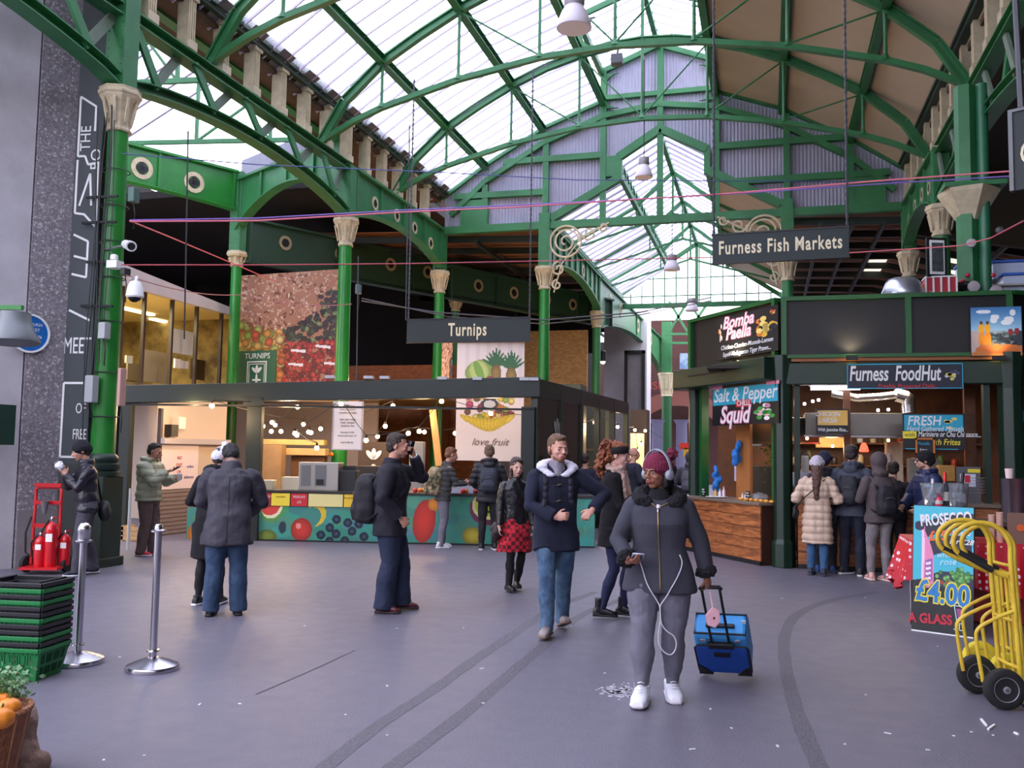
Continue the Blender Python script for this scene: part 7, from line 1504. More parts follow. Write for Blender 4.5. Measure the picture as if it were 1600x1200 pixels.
# trolley case
def rolling_case():
    # frame stands at the picture's right, leaning towards her hand
    a, b_ = onZ(1101, 1056), onZ(1168, 1062); r_ = (b_-a).normalized(); W_ = (b_-a).length
    top = W1_.w(W1_.wr[1]+V((.02, .0, -.09)))
    base = (a+b_)/2+V((0, 0, .05)); up = V((top.x-base.x, top.y-base.y, top.z-base.z)); L = up.length; up.normalize(); r_ = (r_-up*r_.dot(up)).normalized(); fr = Fr(base, r_, up); n = fr.n
    t = thing('suitcase', 'bright blue wheeled cabin case with black trim, pulled by the woman with headphones', 'suitcase', ((a+b_)/2))
    B1 = mat('case_blue_front', (24, 70, 160), .6, var=(3, .15), bump=(120, .2)); B2 = mat('case_blue_light', (60, 150, 220), .55, var=(3, .12), bump=(120, .2)); K = mat('case_black', (22, 22, 28), .5)
    hw = W_/2+.035; H = .40; D = .22
    MB().fbox(fr, -hw, hw, 0, H, -D, -.0).build('shell', B2, t, bevel=.03)
    MB().fbox(fr, -hw+.005, hw-.005, 0.0, H-.10, 0, .022).build('front_pocket', B1, t, bevel=.012)
    mb = MB(); P = [fr.p(x, y, .012) for x, y in ((-hw, .02), (-hw, H-.12), (-hw+.02, H-.095), (hw-.02, H-.095), (hw, H-.12), (hw, .02))]; mb.tube(P, .007, 8); P = [fr.p(x, y, z) for x, y, z in ((-hw+.01, H+.003, -.02), (-hw+.01, H+.003, -D+.03), (hw-.01, H+.003, -D+.03), (hw-.01, H+.003, -.02))]; mb.tube(P, .008, 8, closed=True); mb.build('piping', K, t)
    for sx in (-1, 1):
        MB().fpoly(fr, [(sx*hw, -.01), (sx*(hw-.1), -.01), (sx*(hw-.06), .05), (sx*hw, .10)], -.05, .03).build('corner_guard', K, t); w_ = MB().lathe([(.028, -.012), (.032, -.008), (.032, .008), (.028, .012)], fr.p(sx*(hw-.03), -.028, -.03), 18, r_); w_.build('wheel', K, t, smooth=True)
        MB().tube([fr.p(sx*.06, H-.05, .01), fr.p(sx*.06, L-.02, -.01)], .0095, 10).build('handle_rail', K, t)
    MB().tube([fr.p(-.068, L-.02, -.01), fr.p(-.06, L, -.01), fr.p(.06, L, -.01), fr.p(.068, L-.02, -.01)], .014, 10).build('grip', K, t, smooth=True)
    MB().fbox(fr, -.09, .09, H-.11, H-.06, -.01, .03).build('handle_base', K, t, bevel=.008)
    MB().fbox(fr, -.055, .055, H*.5, H*.5+.045, .022, .028).build('badge', K, t)
    MB().fbox(fr, -.1, .1, H-.012, H+.02, -.1, -.07).build('top_handle', K, t, bevel=.005)
    for sx in (-1, 1): MB().fbox(fr, sx*.12-.02, sx*.12+.02, H-.06, H-.03, 0, .012).build('fitting', STEEL, t)
    MB().fbox(fr, hw-.04, hw-.01, H-.02, H+.03, -.12, -.115).build('white_tag', WHITE, t)
    c = top+V((.0, 0, -.02)); tg = thing('luggage_tag', 'pale pink hexagonal purse dangling over the blue case', 'tag', c-V((0, 0, .25))); f2 = Fr(c+V((.02, -.06, -.16)), (1, .3, .15)); f2.n = f2.r.cross(f2.u).normalized()
    MB().fpoly(f2, [(.0, .07), (.045, .04), (.05, -.03), (.015, -.07), (-.035, -.045), (-.05, .02)], -.014, .014).build('purse', mat('blush_pink', (226, 172, 184), .5), tg, bevel=.006); MB().tube([c, f2.p(0, .07, 0)], .006, 6).build('strap', mat('blush_pink', (226, 172, 184), .5), tg); MB().fbox(f2, .0, .012, -.01, .004, .014, .017).build('stud', BLACK, tg)
rolling_case()

# 2 ---- man in duffle coat
g = G2(866, 990)
M2 = Person('bearded man in a navy duffle coat with a white-lined hood and blue jeans, mid-stride', g, hd(g, 8), 1.79, (206, 152, 132), 1.08, False, 2, 0, (18, 4), hands=((-.04, -.26, 1.06), (.30, -.20, 1.12)), hand_dir=((.8, -.3, .1), (-.5, -.5, -.3)), palm=((.2, 1, -.2), (0, .6, -.8)), curl=(.95, .9), elbow=((-.9, .2, -.4), (.9, .5, .1)), feet=((-.09, -.20, 0), (.10, .22, .02)), footyaw=(-22, 8), vox=.0055)
NAVY = mat('navy_wool', (26, 30, 52), .95, var=(4, .25), bump=(120, .3))
M2.trousers((60, 90, 130), .010, m=mat('denim_mid', (52, 78, 108), .85, var=(7, .4, (90, 116, 142)), bump=(90, .35)), ank=.048); M2.shoes((150, 138, 136), (120, 100, 90), laces=(120, 110, 108), tilt=(0, -18))
M2.coat((26, 30, 52), 'duffle_coat', hem=.20, th=.026, flare=1.06, m=NAVY, wr=.006, collar=.02)
M2.hair((112, 80, 58), 'short', 1.0, .008); M2.brows((100, 72, 52))
M2._ell('beard', [((0, -.052, -.086), (.033, .031, .024)), ((0, -.018, -.066), (.055, .056, .038)), ((0, -.088, -.073), (.02, .010, .010))], mat('stubble_brown', (136, 88, 66), .85, bump=(90, .5)), M2.root, rm=.005)
mb = MB(); mb.lathe([(.085, -.10), (.078, -.04), (.070, .03), (.066, .06)], M2.neck+V((0, -.03, 0)), 24); mb.ell(M2.neck+V((0, -.085, -.07)), (.05, .035, .07)); M2._mb(mb, 'grey_snood', mat('grey_knit', (136, 130, 142), .95, bump=(60, .5)), rm=.007, sm=3, post=lambda a, n: wob(a, n, 14, .012))
mb = MB()
for k in range(11):
    a = pi*k/10; q = M2.neck+M2.ax*(.14*math.cos(a))+M2.bk*(-.05+.16*math.sin(a))+M2.up*(.01+.05*math.sin(a)); mb.ell(q-M2.up*.01, (.055, .05, .022))
for sx in (-1, 1):
    for k in range(4): mb.ell(M2.neck+M2.ax*(sx*(.15-.028*k))-M2.bk*(.06+.02*k)-M2.up*(.01+.02*k), (.045, .03, .02))
M2._mb(mb, 'hood_lining', mat('hood_white', (214, 210, 226), .9, bump=(50, .5)), rm=.008, sm=3)
mb = MB()
for k in range(11):
    a = pi*k/10; q = M2.neck+M2.ax*(.15*math.cos(a))+M2.bk*(-.03+.18*math.sin(a))+M2.up*(-.03+.03*math.sin(a)); mb.ell(q, (.045, .05, .04))
M2._mb(mb, 'hood', NAVY, rm=.009, sm=3)
for z in (1.33, 1.19, 1.04):
    M2.seam([(-.05, z), (.055, z+.008)], .0035, mat('toggle_cord', (60, 60, 58), .7), 'toggle_cord'); M2.seam([(-.012, z+.001), (.02, z+.012)], .008, mat('toggle_horn', (92, 84, 70), .35), 'toggle', off=.010)
M2.seam([(.01, 1.42), (.01, 1.25), (.015, 1.0), (.02, .80)], .003, mat('navy_edge', (14, 16, 30), .8), 'placket', off=.001); M2.seam([(-.14, 1.36), (.0, 1.345), (.14, 1.36)], .003, mat('navy_edge', (14, 16, 30), .8), 'yoke_seam', off=.001)
backpack(M2, (44, 40, 58), 'backpack of the duffle-coat man, only its dark purple straps in view', off=.17)

# 3 ---- man on the phone
g = G2(606, 955)
M3 = Person('stout man in a dark jacket and jeans, in profile, talking on a phone', g, hd(g, 82), 1.80, (202, 146, 124), 1.24, False, 1, 0, (0, 6), hands=((-.22, -.13, .95), (.13, -.21, 1.56)), hand_dir=(None, (-.25, .25, .8)), palm=((.6, .5, 0), (-.7, .6, 0)), curl=(1.0, .95), elbow=((-.5, .8, -.3), (.5, -.5, -.9)), feet=((-.11, .03, 0), (.10, -.13, 0)), footyaw=(-8, 8), vox=.0055)
M3.trousers((34, 48, 84), .018, m=JEAND, ank=.07, flare=1.08, calf=1.12); M3.shoes((88, 26, 34), (40, 30, 34), rough=.3, laces=(60, 20, 26))
M3.coat((26, 24, 40), 'car_coat', hem=.19, th=.026, flare=1.03, m=mat('dark_navy_coat', (24, 22, 36), .8, var=(4, .25), bump=(80, .3)), collar=.03, chest=.03)
M3.hair((58, 42, 34), 'short', .98, .007); M3.brows((58, 42, 34)); M3._ell('stubble', [((0, -.052, -.086), (.032, .031, .024)), ((0, -.018, -.064), (.0535, .055, .037))], mat('stubble_grey', (150, 108, 94), .85), M3.root, rm=.005)
for i in (1,):
    mb = MB(); d = (M3.wr[1]-M3.el[1]).normalized(); mb.lathe([(.031, -.012), (.034, -.01), (.034, .01), (.031, .012)], M3.wr[1]-d*.01, 18, d); wpart(M3, mb, 'wristwatch', mat('watch_white', (220, 220, 225), .3, .5), None, label='pale wristwatch on the raised wrist of the man on the phone', cat='watch')
c = M3.wr[1]+V((-.045, .035, .085)); fr = Fr(c, V((0, 1, .2)), V((0, -.25, 1))); t = thing('phone', 'black phone held to the ear of the stout man', 'phone', M3.w(c)); wpart(M3, MB().fbox(fr, -.033, .033, -.07, .07, -.005, .005), 'case', BLACK, t); wpart(M3, MB().fbox(fr, -.029, .029, -.062, .062, -.0065, -.005), 'screen', mat('screen_dark', (12, 12, 16), .1), t)
backpack(M3, (30, 27, 36), 'bulging black backpack of the man on the phone', w_=.15, h=.5, d=.115, top=.42, off=.25)

# 4 ---- red haired woman
g = G2(957, 965)
W4 = Person('woman with curly ginger hair and black headband, black coat, reading a paper in profile', g, hd(g, 78), 1.74, (216, 164, 150), .98, True, 0, 0, (0, 8), hands=((-.06, -.32, 1.27), (.08, -.28, 1.22)), hand_dir=((.3, -.9, .2), (-.2, -.9, .2)), palm=((.9, 0, .3), (-.9, 0, .3)), curl=(.8, .8), elbow=((-.4, .5, -.9), (.4, .5, -.9)), feet=((-.09, .10, .02), (.09, -.10, .02)), vox=.006)
W4.trousers((28, 34, 74), .002, m=mat('navy_tights', (26, 32, 70), .8, var=(3, .15)), name='tights', ank=.032, thigh=.92); W4.shoes((24, 22, 26), (20, 18, 20), tall=.07, heel=.035, name='ankle_boot', rough=.25)
BC = mat('black_wool', (20, 18, 24), .95, var=(4, .3), bump=(110, .3)); W4.coat((20, 18, 24), 'black_coat', hem=.22, th=.024, flare=1.15, m=BC, collar=.03)
GIN = mat('ginger_curls', (118, 62, 42), .7, var=(26, .5, (156, 92, 58)), bump=(60, .8)); W4._ell('hair', [((0, .026, .05), (.084, .095, .08)), ((0, .055, .0), (.076, .06, .075)), ((0, -.02, .09), (.06, .055, .034))], GIN, W4.root, rm=.007, post=lambda a, n: wob(wob(a, n, 40, .010), n, 20, .010))
mb = MB(); rn = random.Random(9)
for k in range(120):
    u = rn.random(); q = V((rn.gauss(0, .05), .10+.05*math.sin(u*3)+rn.gauss(0, .032), .11-.34*u)); mb.ell(W4.hc+W4.HR @ q, rn.uniform(.018, .034), n=10, mrow=6)
W4._mb(mb, 'ponytail', GIN, rm=.007, sm=1, post=lambda a, n: wob(wob(a, n, 42, .022), n, 20, .012))
mb = MB(); mb.lathe([(.092, -.036), (.105, -.032), (.107, .032), (.098, .038)], W4.hc+W4.HR @ V((0, .008, .04)), 30, W4.HR @ V((0, .22, 1))); W4._mb(mb, 'headband', mat('black_band', (22, 18, 22), .9), post=None); W4.brows((140, 80, 50))
SCF = mat('beige_scarf', (206, 172, 160), .95, var=(7, .2), bump=(50, .6)); mb = MB()
for k in range(12): a = 2*pi*k/12; mb.ell(W4.neck+V((.075*math.cos(a), -.02+.075*math.sin(a), .02-.02*math.cos(a*2))), (.035, .035, .04))
for k in range(12): t_ = k/11; mb.ell(W4.neck+V((-.03-.02*math.sin(t_*4), -.10-.06*t_, -.03-.36*t_)), (.045, .028, .04))
for k in range(9): t_ = k/8; mb.ell(W4.neck+V((.05, -.11-.05*t_, -.03-.26*t_)), (.04, .028, .04))
W4._mb(mb, 'scarf', SCF, rm=.008, sm=3, post=lambda a, n: wob(a, n, 24, .012))
c = (W4.wr[0]+W4.wr[1])/2+V((0, -.13, .0)); fr = Fr(c, V((1, 0, 0)), V((0, -.45, -.9))); wpart(W4, MB().fbox(fr, -.10, .10, -.10, .11, -.002, .002), 'paper_sheet', mat('paper_white', (235, 232, 228), .7), None, label='sheet of white paper in the hands of the ginger-haired woman', cat='paper')

# 5, 6 ---- couple seen from behind
g = G2(351, 961)
M5 = Person('man in a long dark grey coat and blue jeans seen from behind, head bowed', g, hd(g, 176), 1.72, (150, 112, 100), 1.18, False, 15, 0, (14, 45), hands=((-.16, -.34, 1.0), (.12, -.38, 1.02)), elbow=((-.8, .3, -.5), (.8, .3, -.5)), feet=((-.13, .0, 0), (.14, .02, 0)), vox=.008, neck_out=.05)
M5.trousers((42, 74, 112), .02, m=JEAN, ank=.065); M5.shoes((26, 24, 32), (20, 20, 24)); M5.coat((58, 54, 66), 'long_jacket', hem=.24, th=.035, flare=1.12, m=mat('waxed_grey', (56, 53, 64), .7, var=(3, .25), bump=(30, .35)), collar=.05, wr=.009, armr=1.05); M5.hair((34, 30, 32), 'short', .98)
M5.seam([(0, 1.40), (0, 1.1), (.0, .75)], .003, mat('dark_seam', (36, 34, 42), .8), 'back_seam', front=False)
g = G2(322, 946)
W6 = Person('woman in a white bobble hat and long black coat, half hidden by the bowed man', g, hd(g, 150), 1.64, (206, 160, 140), .95, True, 10, 0, (-20, 25), hands=((-.2, -.3, 1.1), (.2, -.3, 1.1)), feet=((-.11, -.1, 0), (.10, .0, 0)), vox=.009)
W6.trousers((20, 20, 26), .002, name='leggings', ank=.03, thigh=.9); W6.shoes((30, 30, 34), (225, 225, 230), laces=(200, 200, 205)); W6.coat((24, 24, 32), 'long_black_coat', hem=.42, th=.024, flare=1.1, m=BC, hood='down'); W6.hair((40, 30, 26), 'long'); W6.beanie((226, 224, 240), pom=(0, .03, .155), c2=(236, 234, 246))
mb = MB().lathe([(.09, -.05), (.1, .0), (.08, .06)], W6.neck+V((0, 0, .02)), 20); W6._mb(mb, 'white_scarf', mat('knit_226_224_240', (226, 224, 240), .9), rm=.01)

# 7 ---- man in black beanie eating
g = G2(130, 899)
M7 = Person('man in a black beanie and dark jacket eating a wrap beside the green column', g, hd(g, -78), 1.68, (190, 140, 120), 1.05, False, 3, 0, (-10, 16), hands=((-.04, -.30, 1.36), (.06, -.28, 1.34)), hand_dir=((.3, -.4, .7), (-.3, -.4, .7)), palm=((.8, .4, 0), (-.8, .4, 0)), curl=(.9, .9), elbow=((-.6, .3, -.9), (.6, .3, -.9)), feet=((-.10, .14, 0), (.10, -.10, 0)), vox=.008)
M7.trousers((66, 62, 74), .022, ank=.06); M7.shoes((30, 34, 48), (225, 225, 232)); M7.coat((34, 34, 46), 'leather_jacket', hem=.10, th=.024, m=mat('dark_leather', (32, 32, 44), .35, var=(4, .3), bump=(22, .5)), collar=.05, quilt=.16, wr=.009); M7.hair((36, 30, 28), 'short'); M7.beanie((22, 20, 32))
mb = MB(); c = (M7.wr[0]+M7.wr[1])/2+V((0, -.06, .1))
for k in range(6): mb.ell(c+V((rn.uniform(-.03, .03), -.01*k+.02, rn.uniform(-.02, .04))), (.04, .035, .04))
wpart(M7, mb, 'wrapped_food', mat('napkin_white', (225, 222, 228), .8), None, rm=.008, sm=1, post=lambda a, n: wob(a, n, 30, .016), label='white napkin and wrap held to the mouth of the man in the black beanie', cat='food')
mb = MB().loft([(M7.pel+V((.22, .16, -.02)), V((0, .15, 0)), V((.06, 0, 0))), (M7.pel+V((.23, .16, -.22)), V((0, .17, 0)), V((.07, 0, 0)))], 20, 3); mb = MB().ell(M7.pel+V((.02, .22, -.10)), (.12, .09, .14)); t = thing('shoulder_bag', 'black shoulder bag on the back of the man in the black beanie', 'bag', M7.w(M7.pel+V((0, .2, -.2)))); wpart(M7, mb, 'bag_body', mat('bag_black', (20, 19, 24), .6, bump=(30, .3)), t, rm=.012, post=lambda a, n: wob(a, n, 9, .02)); wpart(M7, MB().tube([M7.pel+V((-.05, .2, .0)), M7.pel+V((-.06, .14, .3)), M7.pel+V((.02, .02, .57)), M7.pel+V((.12, -.14, .35)), M7.pel+V((.1, .1, .0))], .014, 8), 'strap', mat('bag_black', (20, 19, 24), .6), t)

# 8 ---- man in pale puffer
g = G2(228, 868)
M8 = Person('man in a pale green puffer jacket looking at a phone with a cup in hand', g, hd(g, 62), 1.68, (188, 134, 110), 1.16, False, 0, 0, (8, 14), hands=((-.05, -.30, 1.33), (.22, -.34, 1.22)), hand_dir=((.4, -.8, .25), (0, -.9, .2)), palm=((.2, 0, 1), (-.9, 0, .2)), curl=(.5, .9), elbow=((-.7, .2, -.7), (.6, .2, -.7)), feet=((-.10, .04, 0), (.10, -.05, 0)), vox=.008)
M8.trousers((96, 78, 76), .018, ank=.06); M8.shoes((196, 40, 62), (220, 215, 220), laces=(235, 230, 235)); M8.coat((158, 162, 138), 'puffer_jacket', hem=.08, th=.045, m=mat('puffer_sage', (156, 160, 136), .55, var=(3, .12), bump=(20, .35)), quilt=.115, collar=.05, armr=1.1, hood='down'); M8.hair((42, 32, 32), 'short', .97, .003); M8.brows((42, 32, 32))
c = M8.wr[0]+V((.06, -.12, .05)); fr = Fr(c, V((.9, -.3, 0)), V((.2, -.8, .5))); t = thing('phone', 'dark phone in the hand of the man in the pale puffer', 'phone', M8.w(c)); wpart(M8, MB().fbox(fr, -.035, .035, -.07, .07, -.005, .005), 'case', BLACK, t)
t = thing('paper_cup', 'white paper cup held by the man in the pale puffer', 'cup', M8.w(M8.wr[1]+V((-.04, -.1, 0)))); wpart(M8, MB().lathe([(.028, -.05), (.036, .05), (.038, .055)], M8.wr[1]+V((-.045, -.075, .02)), 20), 'cup', WHITE, t); wpart(M8, MB().lathe([(.039, 0), (.036, .012), (.02, .014)], M8.wr[1]+V((-.045, -.075, .075)), 20), 'lid', WHITE, t)

# 9 ---- camo backpack
g = G2(690, 856)
M9 = Person('young man in a grey jacket with a camouflage backpack at the fruit counter', g, hd(g, 105), 1.70, (196, 142, 120), .98, False, 8, 0, (0, 14), hands=((-.10, -.40, 1.14), (.10, -.42, 1.16)), hand_dir=((.2, -1, .1), (-.2, -1, .1)), palm=((.9, 0, .3), (-.9, 0, .3)), curl=(.8, .8), feet=((-.10, .05, 0), (.10, -.04, 0)), vox=.009)
M9.trousers((118, 114, 126), .010, ank=.045); M9.shoes((222, 218, 226), (235, 232, 238)); M9.coat((66, 66, 66), 'grey_jacket', hem=.12, th=.022, quilt=.09, collar=.03); M9.hair((128, 82, 56), 'short', 1.0, .008); backpack(M9, (120, 108, 84), 'camouflage backpack of the young man at the fruit counter', camo=True, h=.5, w_=.16, d=.12, off=.2)
c = M9.wr[0]+V((.1, -.14, .02)); wpart(M9, MB().fbox(Fr(c, V((1, 0, 0)), V((0, -.5, .8))), -.04, .04, -.08, .08, -.005, .005), 'phone', mat('phone_lit', (90, 98, 120), .2), None, label='dark phone held by the young man with the camouflage backpack', cat='phone')
# 10
g = G2(762, 859)
M10 = Person('man in black with a dark backpack seen from behind at the fruit counter', g, hd(g, 180), 1.74, (196, 150, 130), 1.02, False, 2, 0, (0, 8), hands=((-.2, -.28, 1.05), (.2, -.28, 1.05)), feet=((-.12, 0, 0), (.11, .02, 0)), vox=.009)
M10.trousers((24, 22, 28), .006, ank=.04); M10.shoes((34, 30, 36), (225, 220, 228)); M10.coat((44, 44, 52), 'padded_jacket', hem=.14, th=.03, quilt=.1, hood='down', m=mat('charcoal_pad', (42, 42, 50), .6, var=(4, .2), bump=(30, .3))); M10.hair((112, 88, 72), 'short'); backpack(M10, (50, 54, 68), 'dark blue-grey backpack with a small orange mark, worn by the man in black', top=.45, h=.42, off=.2)
# 11 ---- woman in leather jacket with tartan
g = G2(803, 924)
W11 = Person('woman in a black leather jacket and red tartan skirt behind the duffle-coat man', g, hd(g, 18), 1.56, (206, 160, 142), .98, True, 0, 0, (0, 5), hands=((-.25, -.08, .86), (.24, -.05, .86)), feet=((-.08, -.03, .02), (.08, .12, .04)), vox=.009)
TAR = mat('red_tartan', (176, 30, 44), .9, bump=(80, .4)); N_ = TAR.node_tree.nodes; L_ = TAR.node_tree.links; _tc = N_.new('ShaderNodeTexCoord'); _mx = N_.new('ShaderNodeMix'); _mx.data_type = 'RGBA'; _ck = N_.new('ShaderNodeTexChecker'); _ck.inputs['Scale'].default_value = 22; _ck.inputs[1].default_value = lin((196, 34, 50)); _ck.inputs[2].default_value = lin((96, 18, 30)); L_.new(_tc.outputs['Object'], _ck.inputs[0]); L_.new(_ck.outputs[0], N_['Principled BSDF'].inputs['Base Color'])
W11.trousers((20, 18, 22), .002, name='tights', ank=.032, thigh=.9); W11.shoes((22, 20, 24), (18, 16, 18), tall=.12, heel=.03, name='boot', rough=.3); W11.coat((30, 28, 34), 'leather_jacket', hem=.05, th=.022, m=mat('biker_leather', (28, 27, 32), .3, var=(5, .3), bump=(24, .6)), collar=.03)
mb = MB().loft([(W11.pel+V((0, 0, .02)), V((.18, 0, 0)), V((0, .13, 0))), (W11.pel-V((0, 0, .2)), V((.22, 0, 0)), V((0, .18, 0))), (W11.pel-V((0, 0, .42)), V((.26, .03, 0)), V((0, .2, 0)))], 28, 2.2); W11._mb(mb, 'tartan_skirt', TAR, rm=.012, post=lambda a, n: wob(a, n, 8, .03)); W11.hair((74, 58, 52), 'short', 1.03, .01); W11.brows((80, 60, 50)); W11._ell('side_hair', [((sx*.07, .02, -.03-.03*k), (.02, .04, .03)) for sx in (-1, 1) for k in range(4)]+[((0, .07, -.05), (.07, .03, .08))], mat('hair_74_58_52', (74, 58, 52), .65), W11.root, rm=.009, post=lambda a, n: wob(a, n, 30, .012))
mb = MB().ell(W11.pel+V((-.27, 0, -.15)), (.07, .11, .13)); t = thing('handbag', 'dark patterned handbag hanging beside the tartan skirt', 'bag', W11.w(W11.pel+V((-.27, 0, -.28)))); wpart(W11, mb, 'bag_body', mat('bag_dark_floral', (52, 40, 46), .6, var=(14, .6)), t, rm=.012, post=lambda a, n: wob(a, n, 12, .02)); wpart(W11, MB().tube([W11.pel+V((-.27, -.06, -.03)), W11.pel+V((-.26, 0, .04)), W11.pel+V((-.27, .06, -.03))], .008, 6), 'handle', BLACK, t)

# ---- queue at the hut
g = G2(1278, 899)
W15 = Person('woman in a long beige quilted coat with long brown hair seen from behind', g, hd(g, 176), 1.63, (206, 160, 142), 1.06, True, 0, 0, (0, 0), hands=((-.22, -.22, 1.1), (.22, -.22, 1.1)), feet=((-.09, .04, 0), (.10, -.02, 0)), vox=.008)
W15.trousers((60, 96, 138), .008, m=mat('denim_light', (62, 100, 142), .85, var=(5, .35), bump=(90, .3)), ank=.045); W15.shoes((34, 34, 48), (60, 60, 70)); W15.coat((206, 178, 156), 'quilted_coat', hem=.46, th=.034, flare=1.12, quilt=.105, m=mat('beige_quilt', (206, 178, 156), .55, var=(3, .1)), hood=None, armr=1.08); W15.beanie((190, 182, 192))
BRH = mat('long_brown_hair', (92, 60, 50), .5, var=(30, .4), bump=(60, .6)); mb = MB()
for k in range(14): t_ = k/13; mb.ell(W15.hc+V((.0, .085+.10*math.sin(min(t_*2.4, 1.5)), .02-.50*t_)), (.088-.045*t_, .04, .05))
W15._mb(mb, 'long_hair', BRH, rm=.008, sm=3, post=lambda a, n: wob(a, n*np.array([1, 1, .1]), 30, .012))
mb = MB().ell(W15.pel+V((.32, -.02, -.02)), (.05, .12, .10)); t = thing('handbag', 'small black handbag at the hip of the woman in the beige coat', 'bag', W15.w(W15.pel+V((.3, 0, -.12)))); wpart(W15, mb, 'bag_body', mat('bag_black', (20, 19, 24), .6, bump=(30, .3)), t, rm=.01, post=lambda a, n: wob(a, n, 10, .015)); wpart(W15, MB().tube([W15.pel+V((.31, .03, .05)), W15.pel+V((.2, .165, .2)), W15.pel+V((.02, .17, .36)), W15.pel+V((-.12, .1, .5))], .008, 6), 'strap', BLACK, t)
g = G2(1290, 895)
M16 = Person('person in a navy cap and charcoal coat partly hidden by the woman in beige', g, hd(g, 178), 1.70, vox=.01, feet=((-.1, 0, 0), (.1, 0, 0)), hands=((-.2, -.25, 1.1), (.2, -.25, 1.1)))
M16.trousers((30, 30, 40)); M16.shoes((28, 60, 120), (60, 60, 80)); M16.coat((46, 44, 54), 'charcoal_coat', hem=.2, th=.028, hood='down'); M16.beanie((28, 32, 58)); M16.hair((40, 34, 34), 'short')
g = G2(1333, 899)
M17 = Person('tall man in a hooded slate coat with a small backpack, waiting at the hut', g, hd(g, 168), 1.80, (196, 150, 132), 1.06, False, 0, 0, (-10, 0), hands=((-.22, -.22, 1.1), (.22, -.22, 1.1)), feet=((-.10, .02, 0), (.13, -.05, 0)), footyaw=(8, -30), vox=.008)
M17.trousers((30, 34, 52), .012, ank=.05); M17.shoes((26, 24, 30), (225, 222, 228)); M17.coat((66, 70, 86), 'slate_coat', hem=.14, th=.03, hood='down', flare=1.05, m=mat('slate_cloth', (64, 68, 84), .75, var=(4, .2), bump=(60, .3))); M17.hair((50, 40, 42), 'short'); backpack(M17, (34, 36, 46), 'small dark backpack on the tall man in the slate coat', top=.42, h=.4, w_=.13, d=.08, off=.19)
g = G2(1376, 908)
M18 = Person('person with a taupe hood up, grey trousers and pink trainers in the hut queue', g, hd(g, -150), 1.68, (190, 150, 130), 1.0, False, 0, 0, (-10, 0), hands=((-.16, -.28, 1.12), (.16, -.28, 1.12)), feet=((-.10, .0, 0), (.10, -.08, 0)), footyaw=(10, -8), vox=.008)
M18.trousers((142, 132, 134), .008, ank=.042); M18.shoes((226, 170, 160), (240, 215, 205)); M18.coat((84, 72, 76), 'hooded_parka', hem=.13, th=.028, hood='up', flare=1.04, m=mat('taupe_cloth', (84, 72, 74), .8, var=(4, .2), bump=(60, .3))); backpack(M18, (34, 30, 40), 'black backpack on the person with the taupe hood', top=.40, h=.42, w_=.14, d=.09, off=.19)
g = G2(1398, 896)
M19 = Person('short dark-haired person in black between the taupe hood and the navy jacket', g, hd(g, 175), 1.58, vox=.011, hands=((-.2, -.2, 1.0), (.2, -.2, 1.0)))
M19.trousers((30, 28, 34)); M19.shoes((30, 28, 32), (40, 40, 44)); M19.coat((26, 24, 32), 'black_jacket', hem=.1, th=.028); M19.hair((40, 28, 26), 'short', 1.04); mb = MB().ell(M19.hc+V((0, .06, .08)), .04); M19._mb(mb, 'hair_bun', mat('hair_40_28_26', (40, 28, 26), .65), rm=.008)
g = (2.05, 13.2)
M20 = Person('man in sunglasses, black beanie and navy jacket at the right of the hut queue', g, hd(g, -62), 1.72, (206, 160, 140), 1.18, False, 0, 0, (-25, 0), hands=((-.2, -.26, 1.02), (.22, -.24, 1.02)), elbow=((-.9, .5, -.2), (.9, .5, -.2)), feet=((-.10, .02, 0), (.12, .05, 0)), vox=.007)
M20.trousers((54, 82, 120), .014, m=JEAN, ank=.055); M20.shoes((40, 36, 44), (200, 200, 205)); M20.coat((34, 44, 84), 'navy_jacket', hem=.13, th=.036, m=mat('navy_nylon', (34, 44, 84), .5, var=(4, .2), bump=(20, .4)), collar=.05, hood='down', armr=1.06); M20.hair((40, 34, 34), 'short'); M20.beanie((18, 16, 24))
mb = MB(); R = M20.HR
for sx in (-1, 1): mb.ell(M20.hc+R @ V((sx*.033, -.094, .0)), (.026, .006, .019), R)
mb.tube([M20.hc+R @ V(q) for q in ((-.074, .0, .004), (-.062, -.085, .006), (0, -.1, .008), (.062, -.085, .006), (.074, .0, .004))], .004, 6); wpart(M20, mb, 'sunglasses', mat('black_gloss', (10, 10, 14), .1), None, label='black sunglasses of the man in the navy jacket', cat='sunglasses')
M20._ell('beard', [((0, -.052, -.088), (.032, .031, .02)), ((0, -.018, -.066), (.0545, .055, .036))], mat('stubble_dark', (130, 94, 84), .85), M20.root, rm=.006)
p = HL.p(LL-.5, 0, -.75); g = (p.x, p.y)
M21 = Person('vendor in a grey shirt inside the left hatch of the hut, back turned', g, 150, 1.7, vox=.011, hands=((-.2, -.25, 1.05), (.2, -.25, 1.05)), shw=.95); M21.trousers((40, 40, 60)); M21.shoes((30, 30, 30)); M21.coat((160, 162, 182), 'grey_shirt', hem=.05, th=.015, m=mat('shirt_grey', (158, 160, 180), .8, var=(5, .15))); M21.hair((60, 50, 46), 'short')
